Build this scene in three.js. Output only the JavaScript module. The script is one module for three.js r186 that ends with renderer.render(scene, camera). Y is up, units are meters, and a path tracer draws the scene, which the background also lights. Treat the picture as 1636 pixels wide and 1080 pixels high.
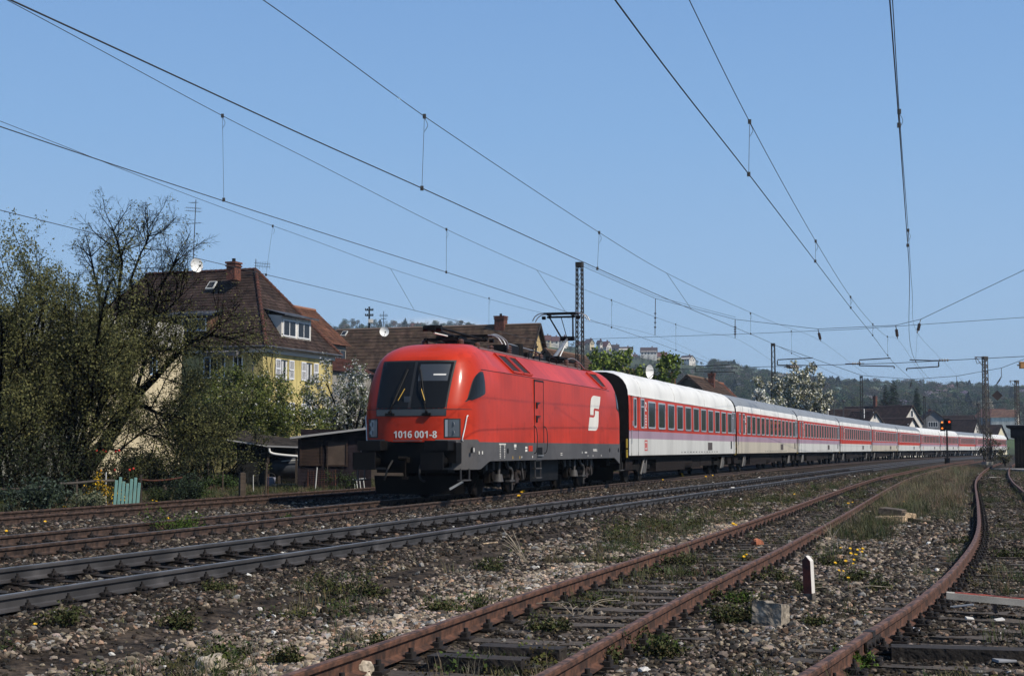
import * as THREE from 'three';
import { mergeGeometries } from 'three/addons/utils/BufferGeometryUtils.js';
import { FontLoader } from 'three/addons/loaders/FontLoader.js';
import { TextGeometry } from 'three/addons/geometries/TextGeometry.js';

// ---------------------------------------------------------------- camera, sky, sun, exposure
const scene = new THREE.Scene();
const PITCH = 0.07411, CAM_H = 1.3, FOC = 2384;
const camera = new THREE.PerspectiveCamera(2 * Math.atan(540 / FOC) * 180 / Math.PI, 1636 / 1080, 0.1, 9000);
camera.position.set(0, CAM_H, 0);
camera.rotation.set(PITCH, 0, 0);
scene.add(camera);

const renderer = new THREE.WebGLRenderer({ antialias: true });
renderer.toneMapping = THREE.LinearToneMapping;
renderer.toneMappingExposure = 1.06;
renderer.shadowMap.enabled = true;

const SUN = new THREE.Vector3(0.61, 0.69, 0.39).normalize();
const sun = new THREE.DirectionalLight(new THREE.Color(1, 0.92, 0.80), 4.6);
sun.position.copy(SUN).multiplyScalar(200).add(new THREE.Vector3(0, 0, -60));
sun.target.position.set(0, 0, -60);
sun.castShadow = true;
sun.shadow.mapSize.set(4096, 4096);
Object.assign(sun.shadow.camera, { left: -120, right: 120, top: 120, bottom: -120, near: 1, far: 600 });
scene.add(sun, sun.target);

// random numbers and noise
function rng(seed) { let a = seed >>> 0; return () => { a = (a + 0x6D2B79F5) | 0; let t = Math.imul(a ^ (a >>> 15), 1 | a); t = (t + Math.imul(t ^ (t >>> 7), 61 | t)) ^ t; return ((t ^ (t >>> 14)) >>> 0) / 4294967296; }; }
const hash2 = (i, j, s = 0) => { let h = Math.imul(i | 0, 374761393) + Math.imul(j | 0, 668265263) + Math.imul(s | 0, 974711); h = Math.imul(h ^ (h >>> 13), 1274126177); return ((h ^ (h >>> 16)) >>> 0) / 4294967296; };
function vnoise(x, y, s = 0, per = 0) {
  const i = Math.floor(x), j = Math.floor(y), fx = x - i, fy = y - j, u = fx * fx * (3 - 2 * fx), v = fy * fy * (3 - 2 * fy);
  const w = per ? (k) => ((k % per) + per) % per : (k) => k;
  const a = hash2(w(i), w(j), s), b = hash2(w(i + 1), w(j), s), c = hash2(w(i), w(j + 1), s), d = hash2(w(i + 1), w(j + 1), s);
  return a + (b - a) * u + (c - a) * v + (a - b - c + d) * u * v;
}
function fbm(x, y, o = 4, s = 0, per = 0) { let t = 0, a = 0.5, n = 0; for (let k = 0; k < o; k++) { t += a * vnoise(x, y, s + k, per); n += a; a *= 0.5; x *= 2; y *= 2; per *= 2; } return t / n; }
const clamp = (x, a = 0, b = 1) => Math.min(b, Math.max(a, x));
const sstep = (a, b, x) => { const t = clamp((x - a) / (b - a)); return t * t * (3 - 2 * t); };
const lerp = (a, b, t) => a + (b - a) * t;

{ // clear spring sky, pale at the horizon, with a few small fair-weather clouds low down
  const W = 2048, H = 1024, data = new Float32Array(W * H * 4);
  const keys = [[-90, .20, .20, .19], [-1, .36, .45, .56], [0, .375, .525, .70], [3, .335, .50, .70], [7, .295, .475, .725], [12, .235, .42, .705], [17, .195, .365, .66], [30, .11, .235, .48], [60, .065, .15, .36], [90, .05, .12, .30]];
  for (let j = 0; j < H; j++) {
    const el = ((j + .5) / H - .5) * 180;
    let k = 0; while (k < keys.length - 2 && keys[k + 1][0] < el) k++;
    const A = keys[k], Bk = keys[k + 1], t = clamp((el - A[0]) / (Bk[0] - A[0]));
    for (let i = 0; i < W; i++) {
      const az = ((i + .5) / W - .5) * 360; // 0 = +x, -90 = -z
      let c = [0, 1, 2].map(q => lerp(A[q + 1], Bk[q + 1], t));
      if (el > 2.5 && el < 8 && az < -86 && az > -106) {
        const n = fbm(az * .55 + 300, el * 1.3, 5, 3), m = fbm(az * .09 + 40, 7, 3, 9);
        let d = .35 * sstep(.72, .84, n * .75 + m * .35 - Math.abs(el - 4.8) * .12);
        const p = (az + 92.9) / 2.3, q = (el - 4.6) / .42, r = Math.exp(-p * p - q * q); // the little bank over the barn roof
        d = Math.max(d, sstep(.35, .75, r * (.45 + 1.0 * fbm(az * 1.7, el * 2.4, 4, 21))));
        const w = .6 * d; c = [lerp(c[0], .74, w), lerp(c[1], .78, w), lerp(c[2], .84, w)];
      }
      const o = (j * W + i) * 4; data[o] = c[0]; data[o + 1] = c[1]; data[o + 2] = c[2]; data[o + 3] = 1;
    }
  }
  const tex = new THREE.DataTexture(data, W, H, THREE.RGBAFormat, THREE.FloatType);
  tex.mapping = THREE.EquirectangularReflectionMapping; tex.magFilter = THREE.LinearFilter; tex.minFilter = THREE.LinearFilter; tex.needsUpdate = true;
  scene.background = tex; scene.environment = tex;
}
scene.fog = new THREE.FogExp2(new THREE.Color(.50, .62, .78), 0.00016);

// ---------------------------------------------------------------- helpers
const V3 = (x, y, z) => new THREE.Vector3(x, y, z);
const taken = new Map();
function numbered(n) { const k = (taken.get(n) ?? -1) + 1; taken.set(n, k); return k ? n + '_' + String(k).padStart(3, '0') : n; }
function tag(o, label, category, group, kind) { if (label) o.userData.label = label; if (category) o.userData.category = category; if (group) o.userData.group = group; if (kind) o.userData.kind = kind; return o; }
function thing(name, label, category, group, kind) { const o = new THREE.Group(); o.name = numbered(name); scene.add(o); return tag(o, label, category, group, kind); }
function uvm(g, s = 1) { // uv in metres by the dominant axis of each face
  if (g.index) g = g.toNonIndexed();
  const p = g.attributes.position, n = p.count, uv = new Float32Array(n * 2), a = V3(), b = V3(), c = V3(), e = V3(), f = V3();
  for (let i = 0; i < n; i += 3) {
    a.fromBufferAttribute(p, i); b.fromBufferAttribute(p, i + 1); c.fromBufferAttribute(p, i + 2);
    e.subVectors(b, a).cross(f.subVectors(c, a));
    const x = Math.abs(e.x), y = Math.abs(e.y), z = Math.abs(e.z), k = y > x && y > z ? 1 : x > z ? 0 : 2;
    [a, b, c].forEach((q, m) => { uv[(i + m) * 2] = (k === 0 ? q.z : q.x) * s; uv[(i + m) * 2 + 1] = (k === 1 ? q.z : q.y) * s; });
  }
  g.setAttribute('uv', new THREE.BufferAttribute(uv, 2)); return g;
}
function join(gs) {
  gs = [gs].flat(9).filter(Boolean).map(g => g.index ? g.toNonIndexed() : g);
  const col = gs.some(g => g.attributes.color);
  for (const g of gs) {
    for (const k of Object.keys(g.attributes)) if (!['position', 'normal', 'uv', 'color'].includes(k)) g.deleteAttribute(k);
    if (!g.attributes.normal) g.computeVertexNormals();
    if (!g.attributes.uv) g.setAttribute('uv', new THREE.BufferAttribute(new Float32Array(g.attributes.position.count * 2), 2));
    if (col && !g.attributes.color) g.setAttribute('color', new THREE.BufferAttribute(new Float32Array(g.attributes.position.count * 3).fill(1), 3));
  }
  return gs.length === 1 ? gs[0] : mergeGeometries(gs);
}
function mesh(name, gs, m, parent, uv = true) {
  let g = gs.isBufferGeometry && !uv ? gs : join(gs);
  if (uv) g = uvm(g);
  const o = new THREE.Mesh(g, m); o.name = parent ? name : numbered(name); o.castShadow = o.receiveShadow = true; (parent || scene).add(o); return o;
}
function same(name, g, m, parent) { const o = new THREE.Mesh(g, m); o.name = parent ? name : numbered(name); o.castShadow = o.receiveShadow = true; (parent || scene).add(o); return o; }
const E0 = new THREE.Euler();
function put(g, x = 0, y = 0, z = 0, rx = 0, ry = 0, rz = 0) { const m = new THREE.Matrix4().makeRotationFromEuler(new THREE.Euler(rx, ry, rz, 'YXZ')); m.setPosition(x, y, z); return g.applyMatrix4(m); }
const bx = (w, h, d, x, y, z, rx, ry, rz) => put(new THREE.BoxGeometry(w, h, d), x, y, z, rx, ry, rz);
function bev(w, h, d, r, x, y, z, rx, ry, rz) { // chamfered box, smooth enough to catch light
  const s = new THREE.Shape(), a = w / 2 - r, b = h / 2 - r; s.moveTo(-a, -b); s.lineTo(a, -b); s.lineTo(a, b); s.lineTo(-a, b); s.closePath();
  const g = new THREE.ExtrudeGeometry(s, { depth: d - 2 * r, bevelEnabled: true, bevelThickness: r, bevelSize: r, bevelSegments: 2, steps: 1 }); g.translate(0, 0, -d / 2 + r); return put(g, x, y, z, rx, ry, rz);
}
const cy = (r1, r2, h, n, x, y, z, rx, ry, rz) => put(new THREE.CylinderGeometry(r1, r2, h, n), x, y, z, rx, ry, rz);
function rod(p, q, r1, r2 = r1, n = 6) {
  const d = V3().subVectors(q, p), L = d.length(), g = new THREE.CylinderGeometry(r2, r1, L, n);
  g.applyQuaternion(new THREE.Quaternion().setFromUnitVectors(V3(0, 1, 0), d.divideScalar(L))); const c = V3().addVectors(p, q).multiplyScalar(.5); return g.translate(c.x, c.y, c.z);
}
function bar(p, q, w, h) { const d = V3().subVectors(q, p), L = d.length(), g = new THREE.BoxGeometry(w, h, L), m = new THREE.Matrix4().lookAt(p, q, Math.abs(d.y) / L > .98 ? V3(1, 0, 0) : V3(0, 1, 0)); g.applyMatrix4(m); const c = V3().addVectors(p, q).multiplyScalar(.5); return g.translate(c.x, c.y, c.z); }
function tube(pts, r, n = 6, seg = pts.length * 4) { return new THREE.TubeGeometry(new THREE.CatmullRomCurve3(pts, false, 'centripetal'), seg, r, n); }
function chain(pts, r, n = 5) { const gs = []; for (let i = 0; i + 1 < pts.length; i++) gs.push(rod(pts[i], pts[i + 1], r, r, n)); return gs; }
function tri(...ps) { const g = new THREE.BufferGeometry(), a = []; for (const p of ps) a.push(p.x, p.y, p.z); g.setAttribute('position', new THREE.Float32BufferAttribute(a, 3)); g.computeVertexNormals(); return g; }
const quad = (a, b, c, d) => tri(a, b, c, a, c, d);
function grid(nu, nv, f, smooth = true) { // f(i/nu, j/nv) -> Vector3
  const p = [], uv = [], ix = [];
  for (let j = 0; j <= nv; j++) for (let i = 0; i <= nu; i++) { const q = f(i / nu, j / nv); p.push(q.x, q.y, q.z); uv.push(i / nu, j / nv); }
  for (let j = 0; j < nv; j++) for (let i = 0; i < nu; i++) { const a = j * (nu + 1) + i, b = a + 1, c = a + nu + 1, d = c + 1; ix.push(a, b, d, a, d, c); }
  const g = new THREE.BufferGeometry(); g.setAttribute('position', new THREE.Float32BufferAttribute(p, 3)); g.setAttribute('uv', new THREE.Float32BufferAttribute(uv, 2)); g.setIndex(ix); g.computeVertexNormals(); return g;
}
function prism(poly, d, holes) { // polygon in xy, extruded from z = 0 to d
  const s = new THREE.Shape(poly.map(p => new THREE.Vector2(p[0], p[1])));
  for (const h of holes || []) s.holes.push(new THREE.Path(h.map(p => new THREE.Vector2(p[0], p[1]))));
  return new THREE.ExtrudeGeometry(s, { depth: d, bevelEnabled: false });
}
const rectHole = (x0, x1, y0, y1) => [[x0, y0], [x0, y1], [x1, y1], [x1, y0]];

// a pixel of the photograph (1636 x 1080) at the distance D in front of the camera, as a point of the place
function at(x, y, D) {
  const a = (x - 818) / FOC, b = -(y - 540) / FOC, c = Math.cos(PITCH), s = Math.sin(PITCH), d = c - b * s;
  return V3(a / d * D, CAM_H + (s + b * c) / d * D, -D);
}
// track frame: s metres along the curved main line, v metres towards the camera side of the train's track centre
const KAP = 0.0005, TH0 = 0.2838;
const head = s => TH0 + KAP * s;
function TV(s, v, h = 0) {
  const t = head(s), X = -1.03 + (Math.cos(TH0) - Math.cos(t)) / KAP, D = 37.01 + (Math.sin(t) - Math.sin(TH0)) / KAP;
  return V3(X + Math.cos(t) * (v - 1.5), h, -(D - Math.sin(t) * (v - 1.5)));
}
function toSV(x, D) {
  const cx = -1.03 + Math.cos(TH0) / KAP, cd = 37.01 - Math.sin(TH0) / KAP, dx = x - cx, dd = D - cd;
  return [(Math.atan2(dd, -dx) - TH0) / KAP, 1 / KAP - Math.hypot(dx, dd) + 1.5];
}
const turnAt = s => Math.PI / 2 - head(s); // rotation.y that lays local +x along the line and local +z towards the camera side
function piecewise(pts) { return x => { if (x <= pts[0][0]) return pts[0][1] + (x - pts[0][0]) * (pts[1][1] - pts[0][1]) / (pts[1][0] - pts[0][0]); let i = 0; while (i < pts.length - 2 && pts[i + 1][0] < x) i++; const a = pts[Math.max(0, i - 1)], b = pts[i], c = pts[i + 1], d = pts[Math.min(pts.length - 1, i + 2)], t = clamp((x - b[0]) / (c[0] - b[0])), h = c[0] - b[0]; const m0 = (c[1] - a[1]) / (c[0] - a[0]) * h, m1 = (d[1] - b[1]) / (d[0] - b[0]) * h; return (2 * t ** 3 - 3 * t * t + 1) * b[1] + (t ** 3 - 2 * t * t + t) * m0 + (-2 * t ** 3 + 3 * t * t) * c[1] + (t ** 3 - t * t) * m1; }; }
const vA = piecewise([[-40, 3.55], [-23, 3.85], [-15, 4.2], [-7.7, 4.4], [7, 4.9], [28, 5.6], [60, 6.1], [94, 6.3], [260, 6.4]]);
const vB = () => -5.55;
const vC = piecewise([[-40, 9.2], [-26, 9.47], [-21, 9.54], [-13, 9.77], [1, 9.95], [42, 9.95], [66, 10.2], [100, 10.3], [260, 10.3]]);
const vD = piecewise([[-40, 9.9], [-33, 11.4], [-26, 12.53], [-23.5, 12.86], [-20.7, 13.22], [-17, 13.57], [-11, 13.95], [-4, 14.17], [10.5, 14.37], [33, 14.48], [79, 14.8], [160, 14.9]]);

// ---------------------------------------------------------------- materials
const texCount = { n: 0 };
function dtex(n, f, srgb = true, rx = 1, ry = rx) { // f(u, v) -> [r, g, b] 0..1 (sRGB when srgb) on a tile
  const d = new Uint8Array(n * n * 4);
  for (let j = 0; j < n; j++) for (let i = 0; i < n; i++) { const c = f(i / n, j / n), o = (j * n + i) * 4; d[o] = clamp(c[0]) * 255; d[o + 1] = clamp(c[1]) * 255; d[o + 2] = clamp(c[2]) * 255; d[o + 3] = 255; }
  const t = new THREE.DataTexture(d, n, n, THREE.RGBAFormat); t.wrapS = t.wrapT = THREE.RepeatWrapping; t.magFilter = THREE.LinearFilter; t.minFilter = THREE.LinearMipmapLinearFilter; t.generateMipmaps = true; if (srgb) t.colorSpace = THREE.SRGBColorSpace; t.repeat.set(rx, ry); t.needsUpdate = true; texCount.n++; return t;
}
const g3 = x => [x, x, x];
const TX = {
  mottle: dtex(512, (u, v) => g3(.72 + .5 * (fbm(u * 8, v * 8, 6, 1, 8) - .5) + .08 * (hash2(u * 512, v * 512, 4) - .5)), true, .35),
  grime: dtex(512, (u, v) => { const a = fbm(u * 6, v * 3, 5, 11, 6), st = fbm(u * 64, v * 3, 3, 31, 64); const k = .93 + .14 * (a - .5) + .05 * (st - .5); return [k, k * .99, k * .975]; }, true, .22, .3),
  paint: dtex(512, (u, v) => { const a = fbm(u * 6, v * 4, 5, 211, 6), st = fbm(u * 48, v * 3, 4, 231, 48), sp = sstep(.66, .8, fbm(u * 30, v * 30, 3, 251, 30)); const k = .92 + .26 * (a - .5) + .11 * (st - .5) - .07 * sp; return [k, k * .985 + .01, k * .96 + .02]; }, true, .13, .2),
  rust: dtex(512, (u, v) => { const a = fbm(u * 16, v * 16, 6, 5, 16), b = fbm(u * 40, v * 40, 3, 15, 40); const k = .6 + .75 * (a - .5) + .25 * (b - .5); return [k * 1.08, k * .95, k * .88]; }, true, .8),
  wood: dtex(512, (u, v) => { const a = fbm(u * 4, v * 64, 4, 8, 4), b = fbm(u * 8, v * 8, 4, 18, 8); const k = .65 + .5 * (a - .5) + .35 * (b - .5); return [k, k * .97, k * .93]; }, true, .5, .5),
  plaster: dtex(512, (u, v) => { const a = fbm(u * 5, v * 5, 6, 41, 5), b = hash2(u * 512, v * 512, 3); const st = sstep(.5, .8, fbm(u * 26, v * 2.0, 4, 141, 26)) * .12; const k = .90 + .28 * (a - .5) + .05 * (b - .5) - st; return [k, k * .985, k * .96]; }, true, .2),
  dirt: dtex(512, (u, v) => { const a = fbm(u * 10, v * 10, 6, 51, 10), b = fbm(u * 60, v * 60, 3, 61, 60); const k = .6 + .7 * (a - .5) + .55 * (b - .5); return [k, k * .97, k * .93]; }, true, .4),
};
const BM = { rough: dtex(256, (u, v) => g3(fbm(u * 24, v * 24, 4, 71, 24)), false, 1.2), fine: dtex(256, (u, v) => g3(.5 + .5 * (fbm(u * 60, v * 60, 3, 81, 60) - .5)), false, 2) };
const C = (r, g, b) => new THREE.Color().setRGB(r, g, b);
const mat = (c, rough = .8, o = {}) => new THREE.MeshStandardMaterial({ color: Array.isArray(c) ? C(...c) : c, roughness: rough, ...o });
const phys = (c, rough, o = {}) => new THREE.MeshPhysicalMaterial({ color: C(...c), roughness: rough, ...o });
const M = {
  black: phys([.011, .010, .009], .7, { specularIntensity: .3, map: TX.mottle }), soot: phys([.018, .016, .014], .85, { specularIntensity: .3, map: TX.mottle }), steel: mat([.16, .15, .14], .45, { metalness: .6, map: TX.mottle }),
  glass: phys([.010, .011, .012], .1, { specularIntensity: .32 }), paneDark: phys([.018, .02, .024], .12, { specularIntensity: .5 }), white: mat([.74, .74, .72], .55, { map: TX.plaster }), chrome: mat([.5, .5, .5], .3, { metalness: .8 }),
  rubber: mat([.008, .008, .008], .8), wire: mat([.05, .05, .05], .6, { metalness: .3 }), mast: mat([.055, .065, .055], .75, { map: TX.rust }), porcelain: mat([.06, .03, .022], .25),
};
// ---------------------------------------------------------------- ground
function groundPx(x, y, h = -.29) { const p = at(x, y, 1), b = (p.y - CAM_H); const D = (h - CAM_H) / b; return at(x, y, D); }
const sandPath = [[-40, 1085], [20, 1072], [170, 1045], [330, 992], [480, 962], [600, 945], [665, 922], [720, 905], [800, 880], [930, 850]].map(p => groundPx(p[0], p[1]));
function pathDist(X, D) { let m = 9; for (let i = 0; i + 1 < sandPath.length; i++) { const a = sandPath[i], b = sandPath[i + 1], dx = b.x - a.x, dz = b.z - a.z, t = clamp(((X - a.x) * dx + (-D - a.z) * dz) / (dx * dx + dz * dz)); m = Math.min(m, Math.hypot(X - a.x - dx * t, -D - a.z - dz * t)); } return m; }
function hgt(X, D) {
  const [s, v] = toSV(X, D);
  const bed = sstep(-3.2, -2.1, v) * (1 - sstep(vA(clamp(s, -40, 250)) + 1.5, vA(clamp(s, -40, 250)) + 2.5, v));
  const bb = sstep(-7.9, -7.1, v) * (1 - sstep(-4.0, -3.2, v));
  const gdn = 1 - sstep(-9.5, -7.8, v);
  return -.295 + .105 * Math.max(bed, .75 * bb) + .06 * gdn + (D < 80 ? .045 * (fbm(X * .8, D * .8, 3, 7) - .5) + .03 * (fbm(X * 4, D * 4, 2, 17) - .5) : 0);
}
function grassy(X, D) { // 0..1, how thickly grass grows
  const [s, v] = toSV(X, D), a = vA(clamp(s, -40, 250)), c = vC(clamp(s, -40, 250)), d = vD(clamp(s, -38, 160));
  const n = fbm(X * .9 + 50, D * .9, 4, 27), n2 = fbm(X * .25, D * .25 + 9, 3, 37);
  let g = 0;
  g = Math.max(g, sstep(a + 1.6, a + 2.3, v) * (1 - sstep(c - 1.75, c - 1.15, v)) * sstep(.46, .66, n + .12 * sstep(-8, 12, s) - .05 * (1 - sstep(-27, -18, s))));
  g = Math.max(g, sstep(c - .8, c - .5, v) * (1 - sstep(c + .5, c + .8, v)) * sstep(.5, .66, n) * .55);
  g = Math.max(g, sstep(c + .85, c + 1.1, v) * (1 - sstep(d - 1.35, d - .9, v)) * sstep(-16, -10, s + 5 * (n - .5)) * sstep(.38, .56, n2 * .45 + n * .55 + .14 * sstep(-14, 6, s)) * (1 - (1 - sstep(-6, 10, s)) * sstep(c + 1.5, c + 2.2, v)));
  g = Math.max(g, sstep(c + .85, c + 1.1, v) * sstep(.62, .74, n) * .7);
  g = Math.max(g, (1 - sstep(-9.0, -7.4, v)) * sstep(.36, .5, n));
  g = Math.max(g, sstep(d + 1.0, d + 1.4, v) * sstep(.45, .6, n) * .6 * sstep(-15, 5, s)); if (Math.abs(v - d) < .7) g = Math.max(g, .45 * sstep(.52, .66, n) * sstep(-4, 8, s));
  return g * sstep(.22, .5, pathDist(X, D));
}
{
  const Ds = []; for (let D = -40; D < 3; D += 4) Ds.push(D); for (let D = 3; D < 3200; D *= D < 60 ? 1.012 : D < 300 ? 1.04 : 1.2) Ds.push(D);
  const NX = 200, pos = [], col = [], uv = [], ix = [], c = new THREE.Color();
  for (const D of Ds) for (let i = 0; i <= NX; i++) {
    const q = (i / NX - .5) * 2, w = .62 * Math.max(D, 0) + 9, X = (q * .45 + .55 * q ** 3) * w * 2.2 + Math.max(D, 0) * .05;
    const [s, v] = toSV(X, D), far = D > 320 || D < 2;
    pos.push(X, far ? -.32 : hgt(X, D), -D); uv.push(X, D);
    const g = far ? .5 : grassy(X, D), sc = clamp(s, -40, 250), a = vA(sc), cc = vC(sc), n = fbm(X * .5, D * .5, 4, 57);
    let k = [.052, .041, .033]; // oily ballast of the main lines
    const side = sstep(a + 1.3, a + 2.2, v); k = k.map((x, m) => lerp(x, [.075, .062, .05][m], side));
    const gd = 1 - sstep(-9, -7.6, v); k = k.map((x, m) => lerp(x, [.085, .058, .04][m], gd));
    const pd = D < 40 ? 1 - sstep(.25, .55, pathDist(X, D)) : 0; k = k.map((x, m) => lerp(x, [.072, .058, .046][m], pd));
    k = k.map((x, m) => lerp(x, [.046, .045, .026][m], clamp(g * .8)) * (1.25 + .9 * n));
    if (far) k = [.05, .055, .03];
    col.push(...k);
  }
  for (let j = 0; j + 1 < Ds.length; j++) for (let i = 0; i < NX; i++) { const a = j * (NX + 1) + i, b = a + 1, d = a + NX + 1, e = d + 1; ix.push(a, b, e, a, e, d); }
  const g = new THREE.BufferGeometry(); g.setAttribute('position', new THREE.Float32BufferAttribute(pos, 3)); g.setAttribute('color', new THREE.Float32BufferAttribute(col, 3)); g.setAttribute('uv', new THREE.Float32BufferAttribute(uv, 2)); g.setIndex(ix); g.computeVertexNormals();
  const m = new THREE.MeshPhysicalMaterial({ vertexColors: true, roughness: 1, specularIntensity: .3, map: TX.dirt, bumpMap: BM.rough, bumpScale: .03 });
  tag(mesh('ground', g, m, null, false), 'brown stony railway ground with weeds around the tracks', null, null, 'structure');
}

// ---------------------------------------------------------------- railway tracks
const railProf = [[-.0355, -.012], [-.030, -.002], [-.014, 0], [.014, 0], [.030, -.002], [.0355, -.012], [.0345, -.038], [.012, -.05], [.0085, -.062], [.0085, -.118], [.016, -.132], [.064, -.143], [.064, -.154], [-.064, -.154], [-.064, -.143], [-.016, -.132], [-.0085, -.118], [-.0085, -.062], [-.012, -.05], [-.0345, -.038]];
function sweep(path, prof, i0 = 0, i1 = prof.length, closed = true) { // path: [{p, n}] points with a sideways unit vector
  const pos = [], uv = [], ix = [], N = closed ? prof.length : i1 - i0; let L = 0;
  path.forEach((q, j) => { if (j) L += q.p.distanceTo(path[j - 1].p); let w = 0; for (let k = 0; k <= (closed ? N : N - 1); k++) { const r = prof[(i0 + k) % prof.length]; pos.push(q.p.x + q.n.x * r[0], q.p.y + r[1], q.p.z + q.n.z * r[0]); uv.push(L, w); w += .04; } });
  const W = closed ? N + 1 : N; for (let j = 0; j + 1 < path.length; j++) for (let k = 0; k + 1 < W; k++) { const a = j * W + k, b = a + 1, c = a + W, d = c + 1; ix.push(a, c, d, a, d, b); }
  const g = new THREE.BufferGeometry(); g.setAttribute('position', new THREE.Float32BufferAttribute(pos, 3)); g.setAttribute('uv', new THREE.Float32BufferAttribute(uv, 2)); g.setIndex(ix); const h = g.toNonIndexed(); h.computeVertexNormals(); return h;
}
function linePoint(vf, s, off, h) { const e = .5, a = TV(s - e, vf(s - e), 0), b = TV(s + e, vf(s + e), 0), t = V3().subVectors(b, a).normalize(), n = V3(-t.z, 0, t.x), p = TV(s, vf(s), h); return { p: p.addScaledVector(n, off), n, t }; }
const RM = {
  main: mat([.125, .116, .116], .62, { map: TX.mottle, metalness: .25 }), head: mat([.52, .50, .475], .42, { metalness: .45, map: TX.mottle }),
  brown: mat([.125, .098, .08], .7, { map: TX.rust, metalness: .15 }), headDull: mat([.34, .29, .25], .5, { metalness: .3, map: TX.mottle }),
  rusty: mat([.185, .105, .070], .88, { map: TX.rust, bumpMap: BM.fine, bumpScale: .004 }), headRust: mat([.31, .21, .155], .7, { map: TX.rust, metalness: .15 }),
  clip: mat([.03, .024, .021], .8, { map: TX.rust }), sleeper: mat([.055, .043, .036], .9, { map: TX.wood, bumpMap: BM.rough, bumpScale: .012 }), sleeperGrey: mat([.17, .142, .118], .92, { map: TX.wood, bumpMap: BM.rough, bumpScale: .015 }),
};
const fastG = (() => { // rib plate with two clips, bolts and nuts
  const gs = [bev(.36, .022, .17, .004, 0, -.163, 0)];
  for (const e of [-1, 1]) gs.push(bev(.05, .042, .13, .006, e * .098, -.133, 0), bx(.075, .018, .07, e * .07, -.118, 0, 0, 0, e * .25), cy(.012, .012, .075, 6, e * .092, -.095, 0), cy(.024, .024, .026, 6, e * .092, -.098, 0), cy(.015, .015, .04, 6, e * .155, -.14, .045), cy(.015, .015, .04, 6, e * .155, -.14, -.045), cy(.026, .026, .014, 6, e * .155, -.13, .045), cy(.026, .026, .014, 6, e * .155, -.13, -.045));
  return uvm(join(gs));
})();
const fastSmallG = (() => { const gs = [bx(.3, .02, .16, 0, -.163, 0)]; for (const e of [-1, 1]) gs.push(bev(.06, .05, .1, .008, e * .09, -.135, 0), cy(.02, .02, .05, 6, e * .1, -.1, .02)); return uvm(join(gs)); })();
const sleeperGs = [0, 1, 2].map(k => { const r = rng(90 + k), g = new THREE.BoxGeometry(2.5, .16, .25, 10, 1, 2), p = g.attributes.position; for (let i = 0; i < p.count; i++) { p.setY(i, p.getY(i) + (p.getY(i) > 0 ? (r() - .6) * .022 : 0)); p.setZ(i, p.getZ(i) + (r() - .5) * .02); } g.computeVertexNormals(); return uvm(g.toNonIndexed()); });
function orient(o, q) { o.position.copy(q.p); o.rotation.y = Math.atan2(-q.n.z, q.n.x); }
function track(label, vf, top, cant, s0, s1, rm, hm, smat, fast, fmin, fmax, seed) {
  const t = thing('railway_track', label, 'railway track'), r = rng(seed);
  for (const e of [-1, 1]) {
    const path = []; for (let s = s0; s <= s1; s += s < 20 ? .5 : s < 90 ? 2 : 5) path.push(linePoint(vf, s, e * .755, top + (e < 0 ? cant : 0)));
    const rail = mesh('rail', [sweep(path, railProf)], rm, t, false);
    const p2 = path.map(q => ({ p: q.p.clone().add(V3(0, .0015, 0)), n: q.n })); mesh('running_surface', [sweep(p2, railProf, 1, 5, false)], hm, rail, false);
    for (let s = fmin, i = 0; s < fmax; s += .65, i++) { const q = linePoint(vf, s, e * .755, top + (e < 0 ? cant : 0)); const o = same('rail_fastening', fast, RM.clip, t); orient(o, q); o.position.x += (r() - .5) * .02; }
  }
  for (let s = fmin - 1.3; s < fmax; s += .65) { const q = linePoint(vf, s, 0, top + cant / 2 - .254), o = same('sleeper', sleeperGs[Math.floor(r() * 3)], smat, t); orient(o, q); o.rotation.y += (r() - .5) * .03; o.position.y += (r() - .5) * .012; o.rotation.z = cant / 1.5 * -1; o.position.x += (r() - .5) * .08; }
  return t;
}
track('busy main track with dark bare rails between the train and the rusty siding', vA, 0, .045, -36, 260, RM.main, RM.head, RM.sleeper, fastG, -28.6, 66, 1);
track('main track with brown rails that the red locomotive runs on', () => 0, 0, .01, -36, 300, RM.brown, RM.headDull, RM.sleeper, fastG, -21.4, 30, 2);
track('overgrown rusty track at the edge of the gardens', vB, -.03, 0, -26, 120, RM.brown, RM.headRust, RM.sleeper, fastSmallG, -11.5, 18, 3);
track('rusty weed-grown siding in the foreground with the cut-off rail ends leaving below', vC, -.1, 0, -36, 160, RM.rusty, RM.headRust, RM.sleeperGrey, fastSmallG, -28, 40, 4).userData.label = 'straight rusty weed-grown siding crossing the foreground';
const trackD = track('rusty siding that curves away at the right edge', vD, -.1, 0, -36, 150, RM.rusty, RM.headRust, RM.sleeperGrey, fastG, -28, 40, 5);
{ // joint in the left rail of the curved siding
  const q = linePoint(vD, -23.55, -.755, -.1), gs = [];
  for (const e of [-1, 1]) { gs.push(bev(.024, .075, .62, .006, e * .026, -.085, 0)); for (const z of [-.24, -.1, .1, .24]) gs.push(cy(.022, .022, .03, 6, e * .045, -.085, z, 0, 0, Math.PI / 2)); }
  const o = mesh('fishplate', gs, RM.clip, trackD); orient(o, q);
  const gap = mesh('joint_gap', [bev(.078, .045, .13, .006, 0, -.018, 0)], RM.clip, trackD); orient(gap, q);
}

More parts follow.
